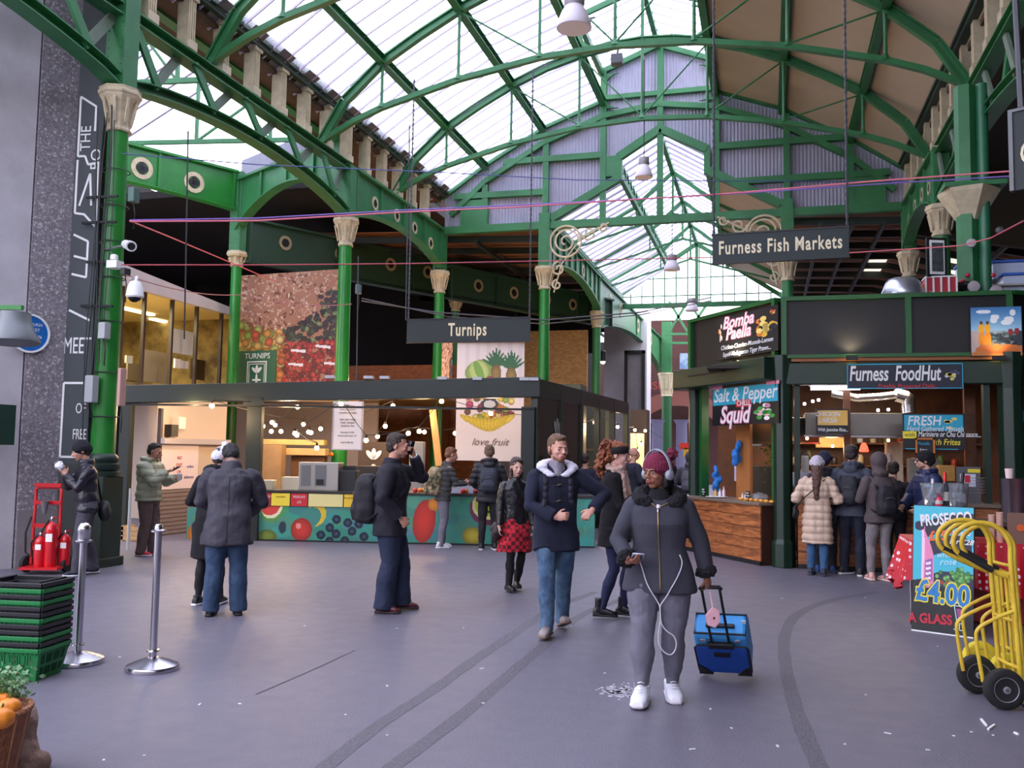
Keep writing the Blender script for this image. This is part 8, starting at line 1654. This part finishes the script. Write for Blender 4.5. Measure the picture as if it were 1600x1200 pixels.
# ---- people farther down the passage
def far(lab, px, pyfoot, head_, h, coat_, hairc, hat=None, hood=None, trous=(34, 34, 42), d=None, bag=None, sk=(200, 150, 130)):
    g = G2(px, pyfoot); P = Person(lab, g, hd(g, head_), h, sk, 1.05, vox=.014, hands=((-.2, -.25, 1.1), (.2, -.25, 1.1))); P.trousers(trous); P.shoes((30, 28, 32), (60, 60, 64)); P.coat(coat_, 'coat', hem=.2, th=.03, hood=hood)
    if hat: P.beanie(hat)
    if hairc: P.hair(hairc, 'short')
    if bag: backpack(P, bag, 'backpack of the hooded figure left of the hut', off=.19)
    return P
far('bald man in a dark navy coat farther down the passage behind the ginger-haired woman', 988, 842, 120, 1.76, (34, 36, 52), None)
far('figure in a navy jacket with pale collar just left of the ginger-haired woman', 913, 843, 160, 1.62, (30, 36, 62), (60, 48, 44))
far('hooded figure in dark grey with a backpack left of the hut', 1078, 838, 170, 1.68, (64, 62, 74), None, hood='up', bag=(86, 84, 96))
far('distant figure in dark clothes between the bald man and the hut', 1040, 822, 20, 1.7, (44, 36, 42), (50, 40, 36))
far('small distant figure in black near the passage screens', 945, 832, 170, 1.66, (28, 26, 30), (40, 34, 32))
# ================================================================= LOOSE THINGS IN THE FOREGROUND
# queue barrier posts
def post(x, y, h, lab, dome=False):
    p = onZ(x, y); t = thing('barrier_post', lab, 'barrier post', p, group=None)
    CH = mat('polished_chrome', (200, 198, 206), .25, 1.0)
    MB().lathe([(.185, 0), (.188, .015), (.18, .035), (.12, .06), (.05, .085), (.03, .09)], p, 48).build('base', CH, t, smooth=True)
    MB().lathe([(.026, .08), (.026, h-.04)], p, 24).build('pole', CH, t, smooth=True); MB().lathe([(.045, .13), (.048, .133), (.045, .14), (.026, .142)], p, 28).build('collar', CH, t, smooth=True)
    if dome: MB().lathe([(.026, h-.12), (.06, h-.11), (.06, h-.10), (.045, h-.095), (.045, h-.04), (.05, h-.03), (.045, h+.0), (.025, h+.025), (.005, h+.03)], p, 28).build('top_cap', CH, t, smooth=True)
    else: MB().lathe([(.026, h-.06), (.052, h-.055), (.052, h-.045), (.03, h-.035), (.028, h-.01), (.018, h), (.005, h)], p, 28).build('top_cap', CH, t, smooth=True)
post(238, 1046, 1.04, 'free-standing chrome queue post on a round base, the nearer one on the right'); post(121, 1036, 1.0, 'chrome queue post with a domed head right behind the stack of baskets', True)
# stacked shopping baskets
bp = onZ(52, 1066); BK = mat('basket_black', (26, 25, 32), .45); BG2 = mat('basket_green', (16, 120, 58), .4); cx, cy = bp.x-.22, bp.y+.13
def basket(z, m, lab, h=.20, full=False, gname='stacked shopping baskets'):
    t = thing('shopping_basket', lab, 'basket', (cx, cy, z), math.radians(8), group=gname)
    w0, d0, w1, d1 = .20, .14, .24, .175; mb = MB()
    def wallq(x0, y0, x1, y1, X0, Y0, X1, Y1):
        mb.hexa([(x0, y0, 0), (x1, y1, 0), (x1*.97, y1*.97, .0), (x0*.97, y0*.97, .0), (X0, Y0, h), (X1, Y1, h), (X1*.97, Y1*.97, h), (X0*.97, Y0*.97, h)])
    c0 = [(-w0, -d0), (w0, -d0), (w0, d0), (-w0, d0)]; c1 = [(-w1, -d1), (w1, -d1), (w1, d1), (-w1, d1)]
    for i in range(4): j = (i+1) % 4; wallq(*c0[i], *c0[j], *c1[i], *c1[j])
    mb.box(-w0, w0, -d0, d0, 0, .006); mb.build('tub', m, t, local=True)
    r = MB()
    for i in range(4):
        j = (i+1) % 4; a, b_ = V((*c1[i], h-.012)), V((*c1[j], h-.012)); r.beam(a, b_, .022, .028)
        if i in (0, 1): 
            for k in range(14): q = a.lerp(b_, (k+.5)/14); r.box(q.x-.003, q.x+.003, q.y-.003, q.y+.003, h-.045, h-.02)
    r.build('rim', m, t, local=True, bevel=.004)
    hd_ = MB(); hd_.tube([(-w1*.8, -d1*.85, h+.003), (-w1*.8, d1*.85, h+.003)], .008, 8); hd_.tube([(w1*.8, -d1*.85, h+.003), (w1*.8, d1*.85, h+.003)], .008, 8); hd_.build('handles', BK, t, local=True)
    if full:
        s = MB()
        for i in (0, 1):
            j = i+1
            for k in range(3, 22):
                f_ = k/24; a = V((*c0[i], 0)).lerp(V((*c0[j], 0)), f_); b_ = V((*c1[i], h)).lerp(V((*c1[j], h)), f_)
                if k % 6 in (0,): continue
                for (u0, u1) in ((.15, .40), (.50, .78)):
                    p0, p1 = a.lerp(b_, u0)*1.006, a.lerp(b_, u1)*1.006; p0.z = h*u0; p1.z = h*u1; s.beam(p0, p1, .0035, .004)
        s.build('slots', mat('slot_shadow_green', (8, 52, 28), .6), t, local=True)
    return t
z = 0; basket(0, BG2, 'green basket at the very bottom of the stack by the chrome posts', .22, True)
zs = .05; seq = 'gkgkkgkkgkgk'
names = ['second', 'third', 'fourth', 'fifth', 'sixth', 'seventh', 'eighth', 'ninth', 'tenth', 'eleventh']
cnt = {'g': 0, 'k': 0}
for i, c in enumerate(seq[1:]):
    cnt[c] += 1; z = .040*(i+1)
    lab = ('%s basket, %s up from the ground in the tall stack' % ('green' if c == 'g' else 'black', names[i])) if i < 10 else 'black basket on top of the tall stack, open and empty'
    basket(z, BG2 if c == 'g' else BK, lab, .22)
# wicker basket with squash, leaves, sack
bw = onZ(-34, 1236); wk = thing('wicker_basket', 'brown wicker basket cut by the left edge, filled with orange squashes', 'basket', (bw.x, bw.y, 0))
H_ = .42
c = onY(0, 1120, bw.y); top = onY(0, 1112, bw.y).z
prof = [(.15, .02), (.17, .1), (.2, top-.1), (.215, top)]; MB().lathe(prof, (bw.x-.02, bw.y, 0), 40).build('weave', mat('wicker_brown', (170, 104, 68), .6, var=(30, .4), bump=(70, 1)), wk, smooth=True)
mb = MB(); 
for k in range(3): mb.tube([(bw.x-.02+(.215+.006*math.sin(a*14+k*2))*math.cos(a), bw.y+(.215+.006*math.sin(a*14+k*2))*math.sin(a), top+.006*math.cos(a*14+k*2)) for a in np.linspace(0, 2*pi, 120, endpoint=False)], .009, 6, closed=True)
mb.build('braided_rim', mat('wicker_rim', (190, 128, 86), .6, var=(20, .3)), wk, smooth=True)
for k in range(16): a = k*pi/8; MB().tube([(bw.x-.02+.153*math.cos(a), bw.y+.153*math.sin(a), .03), (bw.x-.02+.218*math.cos(a), bw.y+.218*math.sin(a), top)], .006, 5).build('stake', mat('wicker_rim', (190, 128, 86), .6), wk)
OR = mat('squash_orange', (238, 140, 40), .35, var=(6, .15))
for i, (x, y, r_, lab) in enumerate(((2, 1122, .062, 'orange squash in front in the wicker basket'), (14, 1106, .056, 'orange squash behind, near the basket handle'), (3, 1096, .048, 'small orange squash at the far side of the wicker basket'), (-18, 1110, .06, 'orange squash at the picture edge in the wicker basket'))):
    p = onY(x, y, bw.y-.05+.05*(i % 3)); t = thing('squash', lab, 'squash', p-V((0, 0, r_*.8))); mb = MB().ell(p, (r_, r_, r_*.8), n=32, mrow=16)
    for q in range(len(mb.v)): v = V(mb.v[q])-p; a = math.atan2(v.y, v.x); f_ = 1-.07*abs(math.cos(a*4)); mb.v[q] = tuple(p+V((v.x*f_, v.y*f_, v.z)))
    mb.build('body', OR, t, smooth=True); MB().tube([p+V((0, 0, r_*.75)), p+V((.006, 0, r_*.75+.02))], [.006, .004], 6).build('stalk', mat('stalk_green', (110, 120, 60), .7), t)
mb = MB(); rn = random.Random(4); c0 = onY(10, 1068, bw.y+.12)
for k in range(420):
    q = c0+V((rn.gauss(-.02, .07), rn.gauss(0, .06), rn.gauss(0, .045)-.01)); q.x = min(q.x, c0.x+.1); a = rn.uniform(0, 6.28); d = V((math.cos(a), math.sin(a), rn.uniform(-.3, 1))).normalized()*rn.uniform(.018, .036); n_ = V((rn.uniform(-1, 1), rn.uniform(-1, 1), rn.uniform(-1, 1))).cross(d).normalized()*.012; mb.add([q, q+d*.5+n_, q+d, q+d*.5-n_], [(0, 1, 2, 3)])
t = thing('herb_bunch', 'bushy green herbs rising behind the squashes at the left edge', 'herbs', c0-V((0, 0, .1))); mb.build('leaves', mat('herb_leaf', (80, 136, 76), .5, var=(20, .4, (150, 180, 140))), t, fix=False)
s_ = MB()
for k in range(26): q = c0+V((rn.gauss(-.01, .05), rn.gauss(0, .04), 0)); s_.tube([c0+V((0, 0, -.16)), q], .0025, 4)
s_.build('stems', mat('stem_green', (90, 120, 70), .6), t)
mb = MB(); c = onZ(28, 1205)
for k in range(7): mb.ell(V((c.x-.06+.02*k, c.y+.02*math.sin(k), .03+.06*(6-k)*.7)), (.07, .1, .08))
link_mesh(remesh(mb, .012, 3, lambda a, n: wob(wob(a, n, 9, .05), n, 24, .012)), 'hessian_sack', mat('burlap', (186, 152, 136), .95, var=(30, .3), bump=(120, 1)), smooth=True, label='pinkish brown hessian cloth slumped beside the wicker basket', cat='sack')

# fire extinguisher trolley
fo = V((-8.62, 9.62, 0)); RDP = mat('trolley_red', (200, 24, 34), .35); FT = thing('extinguisher_trolley', 'red fire point trolley on two wheels in front of the pebbledash wall', 'trolley', fo)
TF = Fr(onZ(60, 894), (1, .35, 0)); 
def tf(x, y, off=0): return fxy(TF, x, y, off)
a, b_ = tf(49, 762)[0], tf(91, 762)[0]; zt2 = tf(70, 762)[1]; zb2 = tf(60, 880)[1]
L0, R0 = tf(48, 880)[0], tf(98, 880)[0]
MB().tube([TF.p(L0, .1, 0), TF.p(a+.02, zt2*.9, -.1), TF.p(a+.01, zt2-.03, -.11), TF.p(a+.05, zt2, -.12), TF.p(b_-.03, zt2, -.12), TF.p(b_, zt2-.04, -.11), TF.p(b_, zt2*.9, -.1), TF.p(R0-.05, .1, 0)], .02, 10).build('frame', RDP, FT, smooth=True)
for z in (.3, .58, .87, 1.09):
    f_ = z/zt2; MB().fbox(TF, L0+(a-L0)*f_, R0-.05+(b_-R0+.05)*f_, z-.025, z+.025, -.1*f_-.01, -.1*f_+.02).build('cross_bar', RDP, FT)
MB().fbox(TF, L0-.02, R0+.05, .06, .09, -.04, .28).build('base_plate', RDP, FT)
for x in (L0-.05, R0+.06):
    mb = MB().lathe([(.06, -.03), (.1, -.025), (.105, 0), (.1, .025), (.06, .03)], TF.p(x, .105, 0), 28, TF.n*.35+TF.r); mb.build('tyre', mat('rubber_black', (26, 25, 28), .7), FT, smooth=True); mb = MB().lathe([(.06, -.028), (.06, .028)], TF.p(x, .105, 0), 20, TF.n*.35+TF.r)
    for k in range(5): pass
    mb.build('wheel_hub', mat('hub_pinkish', (180, 120, 112), .5), FT)
def ext(x, h, r, lab, off=.14):
    t = thing('fire_extinguisher', lab, 'fire extinguisher', TF.p(x, .09, off)); o = TF.p(x, .09, off)
    MB().lathe([(r*.9, 0), (r, .02), (r, h*.72), (r*.9, h*.8), (r*.5, h*.87), (r*.25, h*.9)], o, 28).build('cylinder', mat('extinguisher_red', (206, 20, 34), .25, coat=.4), t, smooth=True)
    MB().lathe([(r*.25, h*.9), (r*.25, h*.94), (r*.35, h*.95), (r*.2, h)], o, 14).build('valve', STEEL, t); MB().tube([o+V((0, 0, h*.95)), o+V((.1, -.02, h*1.0))], .01, 6).build('lever', mat('lever_red', (150, 20, 28), .4), t)
    MB().tube([o+V((-.02, -.03, h*.92)), o+V((-r*1.4, -.05, h*.7)), o+V((-r*1.25, -.04, h*.3))], .011, 8).build('hose', BLACK, t); f3 = Fr(o+V((0, 0, 0)), TF.r); MB().fbox(f3, -r*.5, r*.55, h*.5, h*.66, r*.88, r*1.01).build('sticker', WHITE, t)
ext(tf(70, 860)[0], .42, .065, 'shorter red fire extinguisher on the left of the trolley'); ext(tf(86, 850)[0], .62, .075, 'taller red fire extinguisher with a white sticker on the trolley', .12)
ext(tf(103, 850)[0], .44, .065, 'red fire extinguisher at the right end of the trolley, behind the chrome post', .02)
MB().tube([TF.p(L0-.02, .7, .0), TF.p(L0-.07, .5, .03), TF.p(L0-.06, .25, .03), TF.p(L0, .2, .02)], .012, 8).build('hose', BLACK, FT)
q = tf(71, 790); MB().lathe([(.02, -.1), (.05, .05), (.055, .06)], TF.p(q[0], q[1], .02), 14).build('horn', mat('horn_grey', (110, 108, 112), .5), FT, smooth=True)

# ---- prosecco board
pa, pb = onZ(1424, 985), onZ(1521, 998); pa.y += .0
PB = Fr(pa, pb-pa, V((.05, .12, 1))); PB.n = PB.r.cross(PB.u).normalized(); ht = fxy(PB, 1436, 789)[1]; wd = (pb-pa).length+.0
x0_, x1_ = 0.0, wd; t = thing('sandwich_board', 'tall painted board advertising prosecco, blue above and black below', 'sign board', pa)
MB().fbox(PB, x0_, x1_, 0, ht, -.03, 0).build('board', SBK, t)
A = canvas(150, 82, (20, 20, 26)); CYN = (60, 180, 200); poly(A, [(0, 0), (82, 0), (82, 92), (60, 84), (40, 82), (0, 90)], CYN)
poly(A, [(10, 22), (30, 14), (55, 8), (82, 6), (82, 24), (56, 25), (36, 30), (14, 40)], (24, 22, 44)); poly(A, [(22, 40), (45, 34), (66, 34), (80, 38), (80, 58), (62, 52), (44, 53), (24, 60)], (26, 24, 48))
poly(A, [(18, 84), (40, 76), (82, 78), (82, 96), (16, 96)], (30, 36, 60)); rn = random.Random(2)
for k in range(60): spot(A, 62+rn.gauss(0, 8), 84+rn.gauss(0, 5), 2.6, 2.6, rn.choice([(90, 170, 70), (60, 140, 60), (130, 200, 100)]), 0, .4)
for x, y, c_ in ((40, 90, (190, 60, 50)), (44, 92, (90, 150, 70)), (48, 90, (190, 60, 50)), (36, 94, (60, 110, 170))): spot(A, x, y, 3, 2.5, c_, 0, .3)
# bottle
poly(A, [(9, 12), (13, 12), (16, 30), (24, 46), (29, 62), (28, 92), (22, 98), (14, 96), (11, 90), (12, 62), (13, 46), (11, 30)], (226, 130, 170)); poly(A, [(10, 13), (12, 13), (14, 30), (16, 46), (14, 92), (12, 88), (12, 50)], (240, 200, 220))
spot(A, 8, 24, 7, 6, (26, 26, 60)); poly(A, [(16, 66), (26, 62), (27, 88), (17, 92)], (150, 90, 160)); 
for k in range(4): poly(A, [(18, 68+6*k), (25, 66+6*k), (25, 69+6*k), (18, 71+6*k)], (236, 225, 236))
picture('painted_face', PB, x0_+.005, x1_-.005, .005, ht-.005, A, t, z=.001)
def U2(px, py): return fxy(PB, px, py)
q = U2(1488, 812); text('PROSECCO', .148, PB, q[0]-.05, q[1], LW, t, rot=.12, sx=.60, bold=.03, z=.006)
q = U2(1472, 838); text('£15', .12, PB, q[0]-.03, q[1], ORG, t, rot=.1, bold=.035, z=.006, sx=.85); q = U2(1487, 833); text('99', .06, PB, q[0]-.015, q[1]+.01, ORG, t, rot=.1, bold=.03, z=.006)
q = U2(1506, 837); text('Bottle', .066, PB, q[0]-.02, q[1]+.02, LW, t, rot=.05, shear=.3, bold=.02, z=.006); q = U2(1500, 850); text('2 for £28', .068, PB, q[0]-.01, q[1]+.02, LW, t, rot=-.02, shear=.3, bold=.02, z=.006)
q = U2(1482, 867); text('white &', .07, PB, q[0]+.01, q[1], mat('letter_iceblue', (170, 220, 235), .5), t, rot=.08, shear=.3, z=.006, bold=.015); q = U2(1480, 878); text('rosé', .08, PB, q[0]+.01, q[1], mat('letter_iceblue', (170, 220, 235), .5), t, rot=.08, shear=.3, z=.006, bold=.015)
q = U2(1473, 928)
text('£4.00', .27, PB, q[0], q[1], YEL, t, name='lettering_edge', rot=-.05, bold=.07, z=.005, sx=.78); text('£4.00', .27, PB, q[0], q[1], BLU, t, rot=-.05, bold=.022, z=.008, sx=.78)
q = U2(1452, 967); text('A GLASS', .12, PB, q[0]+.01, q[1], mat('sign_crimson', (190, 20, 50), .5), t, rot=.05, bold=.035, z=.006, sx=.85)
q = U2(1500, 960); g_ = MB(); 
for a, b_ in (((-.05, .1), (-.02, -.08)), ((.05, .1), (.02, -.08)), ((-.05, .1), (.05, .1)), ((-.045, .075), (.045, .075)), ((-.02, -.08), (.02, -.08)), ((0, -.08), (0, -.13)), ((-.05, -.135), (.05, -.14))): g_.beam(PB.p(q[0]+a[0], q[1]+a[1], .008), PB.p(q[0]+b_[0], q[1]+b_[1], .008), .007, .003, PB.n)
g_.build('glass_outline', mat('ice_line', (200, 225, 240), .5), t); MB().fpoly(PB, [(q[0]-.03, q[1]+.05), (q[0]-.012, q[1]-.06), (q[0]+.012, q[1]-.06), (q[0]+.03, q[1]+.05)], .003, .005).build('glass_drink', mat('drink_pink', (150, 70, 130), .5), t)
MB().fbox(PB, x0_, x1_, -.0, .012, -.035, .004).build('edge', WHITE, t); mb = MB(); mb.beam(PB.p(.05, ht*.9, -.03), PB.p(.05, 0, -.03)+V((0, .35, 0)), .03); mb.beam(PB.p(x1_-.05, ht*.9, -.03), PB.p(x1_-.05, 0, -.03)+V((0, .35, 0)), .03); mb.build('prop_leg', SBK, t)

# ---- drinks table with polka-dot cloth
dots = bpy.data.materials.new('polka_dot_cloth'); dots.use_nodes = True; N_ = dots.node_tree.nodes; L_ = dots.node_tree.links; b_ = N_['Principled BSDF']; b_.inputs['Roughness'].default_value = .45
tc_ = N_.new('ShaderNodeTexCoord'); vo = N_.new('ShaderNodeTexVoronoi'); vo.inputs['Scale'].default_value = 15; vo.inputs['Randomness'].default_value = .12; L_.new(tc_.outputs['Object'], vo.inputs['Vector']); mt = N_.new('ShaderNodeMath'); mt.operation = 'LESS_THAN'; mt.inputs[1].default_value = .27; L_.new(vo.outputs['Distance'], mt.inputs[0])
mx_ = N_.new('ShaderNodeMix'); mx_.data_type = 'RGBA'; mx_.inputs[6].default_value = lin((196, 16, 40)); mx_.inputs[7].default_value = lin((236, 214, 220)); L_.new(mt.outputs[0], mx_.inputs[0]); L_.new(mx_.outputs[2], b_.inputs['Base Color'])
tb = V((1.42, 9.95, 0)); TX0, TX1, TY0, TY1, TZ = 1.36, 3.4, 9.75, 10.5, .80
tt = thing('drinks_table', 'folding table behind the prosecco board', 'table', ((TX0+TX1)/2, 10.1, 0)); MB().box(TX0, TX1, TY0, TY1, TZ-.03, TZ).build('tabletop', mat('table_dark', (60, 50, 46), .6), tt)
for x in (TX0+.08, TX1-.08):
    for y in (TY0+.06, TY1-.06): MB().tube([(x, y, 0), (x, y, TZ-.03)], .015, 8).build('leg', STEEL, tt)
mb = MB(); n = 90; vs = []; per = []
P4 = [(TX0, TY1), (TX0, TY0), (TX1, TY0), (TX1, TY1)]
for i in range(3):
    for k in range(n): a, b2 = V(P4[i]), V(P4[i+1]); per.append((a.lerp(b2, k/n), i))
for k, (p, i) in enumerate(per):
    nd = V(((-1, 0), (0, -1), (1, 0))[i]); w_ = .02+.02*math.sin(k*.35)+.015*math.sin(k*.83); dr = .42+.08*math.sin(k*.11)
    for j in range(6): f_ = j/5; q = p+nd*(.012+w_*f_*1.6+(.07*f_ if i == 0 else 0)); vs.append((q.x, q.y, TZ+.004-dr*f_))
fs = [(k*6+j, (k+1)*6+j, (k+1)*6+j+1, k*6+j+1) for k in range(len(per)-1) for j in range(5)]; mb.add(vs, fs); mb.box(TX0-.012, TX1+.012, TY0-.012, TY1+.012, TZ, TZ+.006)
mb.build('tablecloth', dots, smooth=True, fix=True, label='red cloth with white polka dots draped over the drinks table', cat='tablecloth')
MB().box(1.9, 2.9, 10.0, 10.4, 0, .38).build('red_tub', mat('tub_crimson', (150, 18, 36), .4), bevel=.02, label='crimson box under the polka-dot table behind the yellow trucks', cat='box'); MB().box(1.62, 1.9, 9.82, 10.0, 0, .34).build('wooden_box', mat('box_wood', (120, 66, 44), .6, var=(4, .3)), bevel=.01, label='brown wooden box on the ground under the table edge', cat='box')
# ice buckets & bottles on stand
def tp(px, py, Y=10.0): return onY(px, py, Y)
CLR = mat('clear_acrylic', (215, 220, 228), .08, trans=.85); FOIL = mat('bottle_dark', (24, 26, 24), .2)
zt3 = tp(1460, 785).z-.05
st = thing('bar_stand', 'dark upstand carrying the ice buckets behind the prosecco board', 'stand', (tp(1480, 790).x, 10.0, TZ)); a, b_ = tp(1440, 790), tp(1512, 790); MB().box(a.x, b_.x, 9.9, 10.25, TZ+.006, zt3).build('plinth', mat('stand_dark', (48, 42, 44), .5), st)
for i, (x, w_, lab) in enumerate(((1458, .12, 'clear ice bucket on the left above the prosecco board'), (1497, .10, 'clear ice bucket on the right above the prosecco board'))):
    p = tp(x, 785); p.z = zt3; h = tp(x, 765).z-zt3; t = thing('ice_bucket', lab, 'bucket', p); MB().lathe([(.07, 0), (.085, .02), (w_-.0, h+.06), (w_+.006, h+.065), (w_-.008, h+.06), (.075, .025), (.01, .02)], p, 28).build('bucket', CLR, t, smooth=True)
    mb = MB()
    for k in range(12): a = rn.uniform(0, 6.28); q = p+V((.05*math.cos(a), .05*math.sin(a), h*.6+rn.uniform(-.04, .04))); mb.box(q.x-.018, q.x+.018, q.y-.018, q.y+.018, q.z-.018, q.z+.018)
    mb.build('ice', mat('ice', (225, 228, 236), .2), t)
def bottle(px, pyt, c, lab, Y=10.0, lean=0, cap=None, foil=(200, 40, 40)):
    p = tp(px, 786, Y); p.z = zt3+.02; T = tp(px, pyt, Y).z; h = T-p.z; ax = V((lean, 0, 1)); t = thing('bottle', lab, 'bottle', p); MB().lathe([(.036, 0), (.038, .02), (.038, h*.52), (.03, h*.62), (.015, h*.74), (.014, h*.9)], p, 20, ax).build('glass', mat('glass_%d_%d' % (c[0], c[1]), c, .12), t, smooth=True)
    MB().lathe([(.017, h*.72), (.016, h*.98), (.012, h)], p, 16, ax).build('foil', mat('foil_%d_%d' % (foil[0], foil[1]), foil, .3, .4), t, smooth=True); MB().lathe([(.0388, h*.15), (.0388, h*.42)], p, 20, ax).build('bottle_label', mat('lbl_%d' % foil[2], (200, 196, 190), .5), t)
bottle(1477, 738, (60, 64, 70), 'red foiled bottle standing between the two ice buckets'); bottle(1467, 770, (214, 60, 90), 'small pink bottle in front of the left ice bucket', 9.93, foil=(226, 90, 110)); bottle(1499, 738, (26, 40, 28), 'dark bottle leaning in the right ice bucket', 10.0, .12, foil=(24, 24, 26)); bottle(1456, 748, (180, 190, 196), 'silver topped bottle in the left ice bucket', 10.02, .05, foil=(180, 180, 186))
# cup stacks
for i, (x, y0, y1, lab) in enumerate(((1562, 806, 858, 'tall stack of pinkish paper cups behind the nearer yellow truck'), (1552, 812, 864, 'second stack of pinkish paper cups, slightly left'))):
    p0 = tp(x, y1, 9.93); h = tp(x, y0, 9.93).z-TZ; t = thing('cup_stack', lab, 'cups', (p0.x, 9.93, TZ)); k = 0; z = TZ+.006
    while z < TZ+h:
        MB().lathe([(.026, 0), (.034, .05), (.036, .052), (.033, .05)], (p0.x, 9.9+.07*i, z), 16).build('paper_cup', mat('cup_pink', (222, 186, 170), .6), t, smooth=True); z += .03
        if k > 18: break
        k += 1
p = onY(1585, 780, 11.0); MB().lathe([(.13, 0), (.13, .45), (.135, .46)], (p.x, 11.0, 0.95), 24).build('steel_urn', mat('urn_steel', (120, 116, 126), .25, .9), smooth=True, label='upright steel urn behind the yellow truck handles at the right edge', cat='urn')
MB().box(1.9, 4.2, 10.8, 11.3, .9, .95).build('bar_shelf', mat('bar_shelf_dark', (70, 52, 46), .5), label='dark bar shelf carrying the steel urn at the right edge', cat='shelf'); MB().box(1.95, 4.15, 10.9, 11.25, 0, .9).build('bar_counter', mat('bar_front_black', (26, 24, 28), .5), label='black bar front below the shelf at the right edge', cat='bar')
p = onY(1581, 752, 10.9); MB().lathe([(.035, 0), (.045, .1), (.046, .105)], (p.x, 11.0, .95+.46), 20).build('cup', mat('cup_pale_pink', (232, 205, 200), .6), smooth=True, label='pale pink cup on the steel urn', cat='cup')
p = onY(1592, 830, 9.6); t = thing('cork_sign', 'brown leaning board with an orange spot at the right edge of the table', 'sign', (p.x, 9.8, TZ)); MB().box(p.x-.05, p.x+.16, 9.79, 9.81, TZ+.006, TZ+.3).build('board', mat('cork_brown', (128, 96, 82), .7), t); MB().disc(Fr((p.x+.06, 9.785, TZ+.16), (1, 0, 0)), 0, 0, .035, .035, 0, .004).build('orange_spot', ORG, t)

# ---- yellow hand trucks
YL = mat('truck_yellow', (222, 190, 60), .4, var=(6, .2, (200, 160, 40)), bump=(30, .15)); RB = mat('rubber_black', (26, 25, 28), .7)
def curve(P, n=8):
    Q = []
    for i in range(len(P)-1):
        p0, p1, p2, p3 = P[max(i-1, 0)], P[i], P[i+1], P[min(i+2, len(P)-1)]
        for k in range(n): u = k/n; Q.append(.5*((2*p1)+(p2-p0)*u+(2*p0-5*p1+4*p2-p3)*u*u+(3*p1-p0-3*p2+p3)*u**3))
    return Q+[P[-1]]
def hand_truck(lab, o, rz, tyre_y=False, H=1.25, lean=.06):
    t = thing('hand_truck', lab, 'hand truck', o, rz); a = lambda x, y, z: V((x, y+z*lean, z)); W = .15
    for sx in (-1, 1):
        MB().tube(curve([a(sx*W, 0, .08), a(sx*W, 0, .5), a(sx*W, 0, H-.25), a(sx*W, .0, H-.1), a(sx*(W-.02), .08, H), a(sx*(W-.02), .22, H+.01), a(sx*(W-.02), .33, H-.06), a(sx*(W-.02), .34, H-.16), a(sx*(W-.02), .24, H-.24), a(sx*W, .03, H-.33)]), .0165, 10).build('side_rail', YL, t, local=True, smooth=True)
        MB().tube([a(sx*(W-.02), .32, H-.18), a(sx*W, .12, H-.29)], .021, 10).build('grip', RB, t, local=True, smooth=True)
        MB().tube(curve([a(sx*W, 0, .62), a(sx*W, .10, .58), a(sx*W, .24, .5), a(sx*W, .26, .4), a(sx*W, .24, .16)]), .013, 8).build('skid_bar', YL, t, local=True, smooth=True)
        mb = MB().lathe([(.075, -.035), (.10, -.042), (.125, -.03), (.13, 0), (.125, .03), (.10, .042), (.075, .035)], (sx*(W+.05), .14, .13), 36, (1, 0, 0)); mb.build('tyre', RB if not tyre_y else mat('tyre_yellow', (222, 200, 50), .5), t, local=True, smooth=True)
        mb = MB().lathe([(.08, -.034), (.078, -.038), (.06, -.022), (.06, .022), (.078, .038), (.08, .034)], (sx*(W+.05), .14, .13), 28, (1, 0, 0)); mb.lathe([(.022, -.045), (.022, .045)], (sx*(W+.05), .14, .13), 14, (1, 0, 0)); mb.build('wheel_hub', mat('hub_grey', (150, 150, 156), .5, .2), t, local=True, smooth=True)
    MB().tube([(-W-.1, .14, .13), (W+.1, .14, .13)], .014, 8).build('axle', STEEL, t, local=True)
    for z in (.25, .55, .85): MB().tube([a(-W, 0, z), a(0, .015, z-.0), a(W, 0, z)], .012, 8).build('cross_bar', YL, t, local=True)
    for sx in (-.4, .4): MB().tube([a(W*sx, 0, .1), a(W*sx, 0, H-.35)], .012, 8).build('inner_rail', YL, t, local=True)
    MB().box(-.2, .2, -.22, .01, .03, .042).build('toe_plate', YL, t, local=True); MB().hexa([(-W, .0, .1), (-W+.02, .0, .1), (-W+.02, .16, .1), (-W, .16, .1), (-W, .0, .2), (-W+.02, .0, .2), (-W+.02, .14, .14), (-W, .14, .14)]).build('axle_bracket', YL, t, local=True)
    return t
q = onZ(1575, 1096); hand_truck('nearer yellow hand truck with black tyres at the right edge', (1.56, 6.87, 0), math.radians(102), H=1.17)
q = onZ(1552, 1062); hand_truck('farther yellow hand truck with yellow tyres behind the nearer one', (1.70, 7.42, 0), math.radians(104), True, H=1.12)

bpy.data.scenes.remove(_tmp)
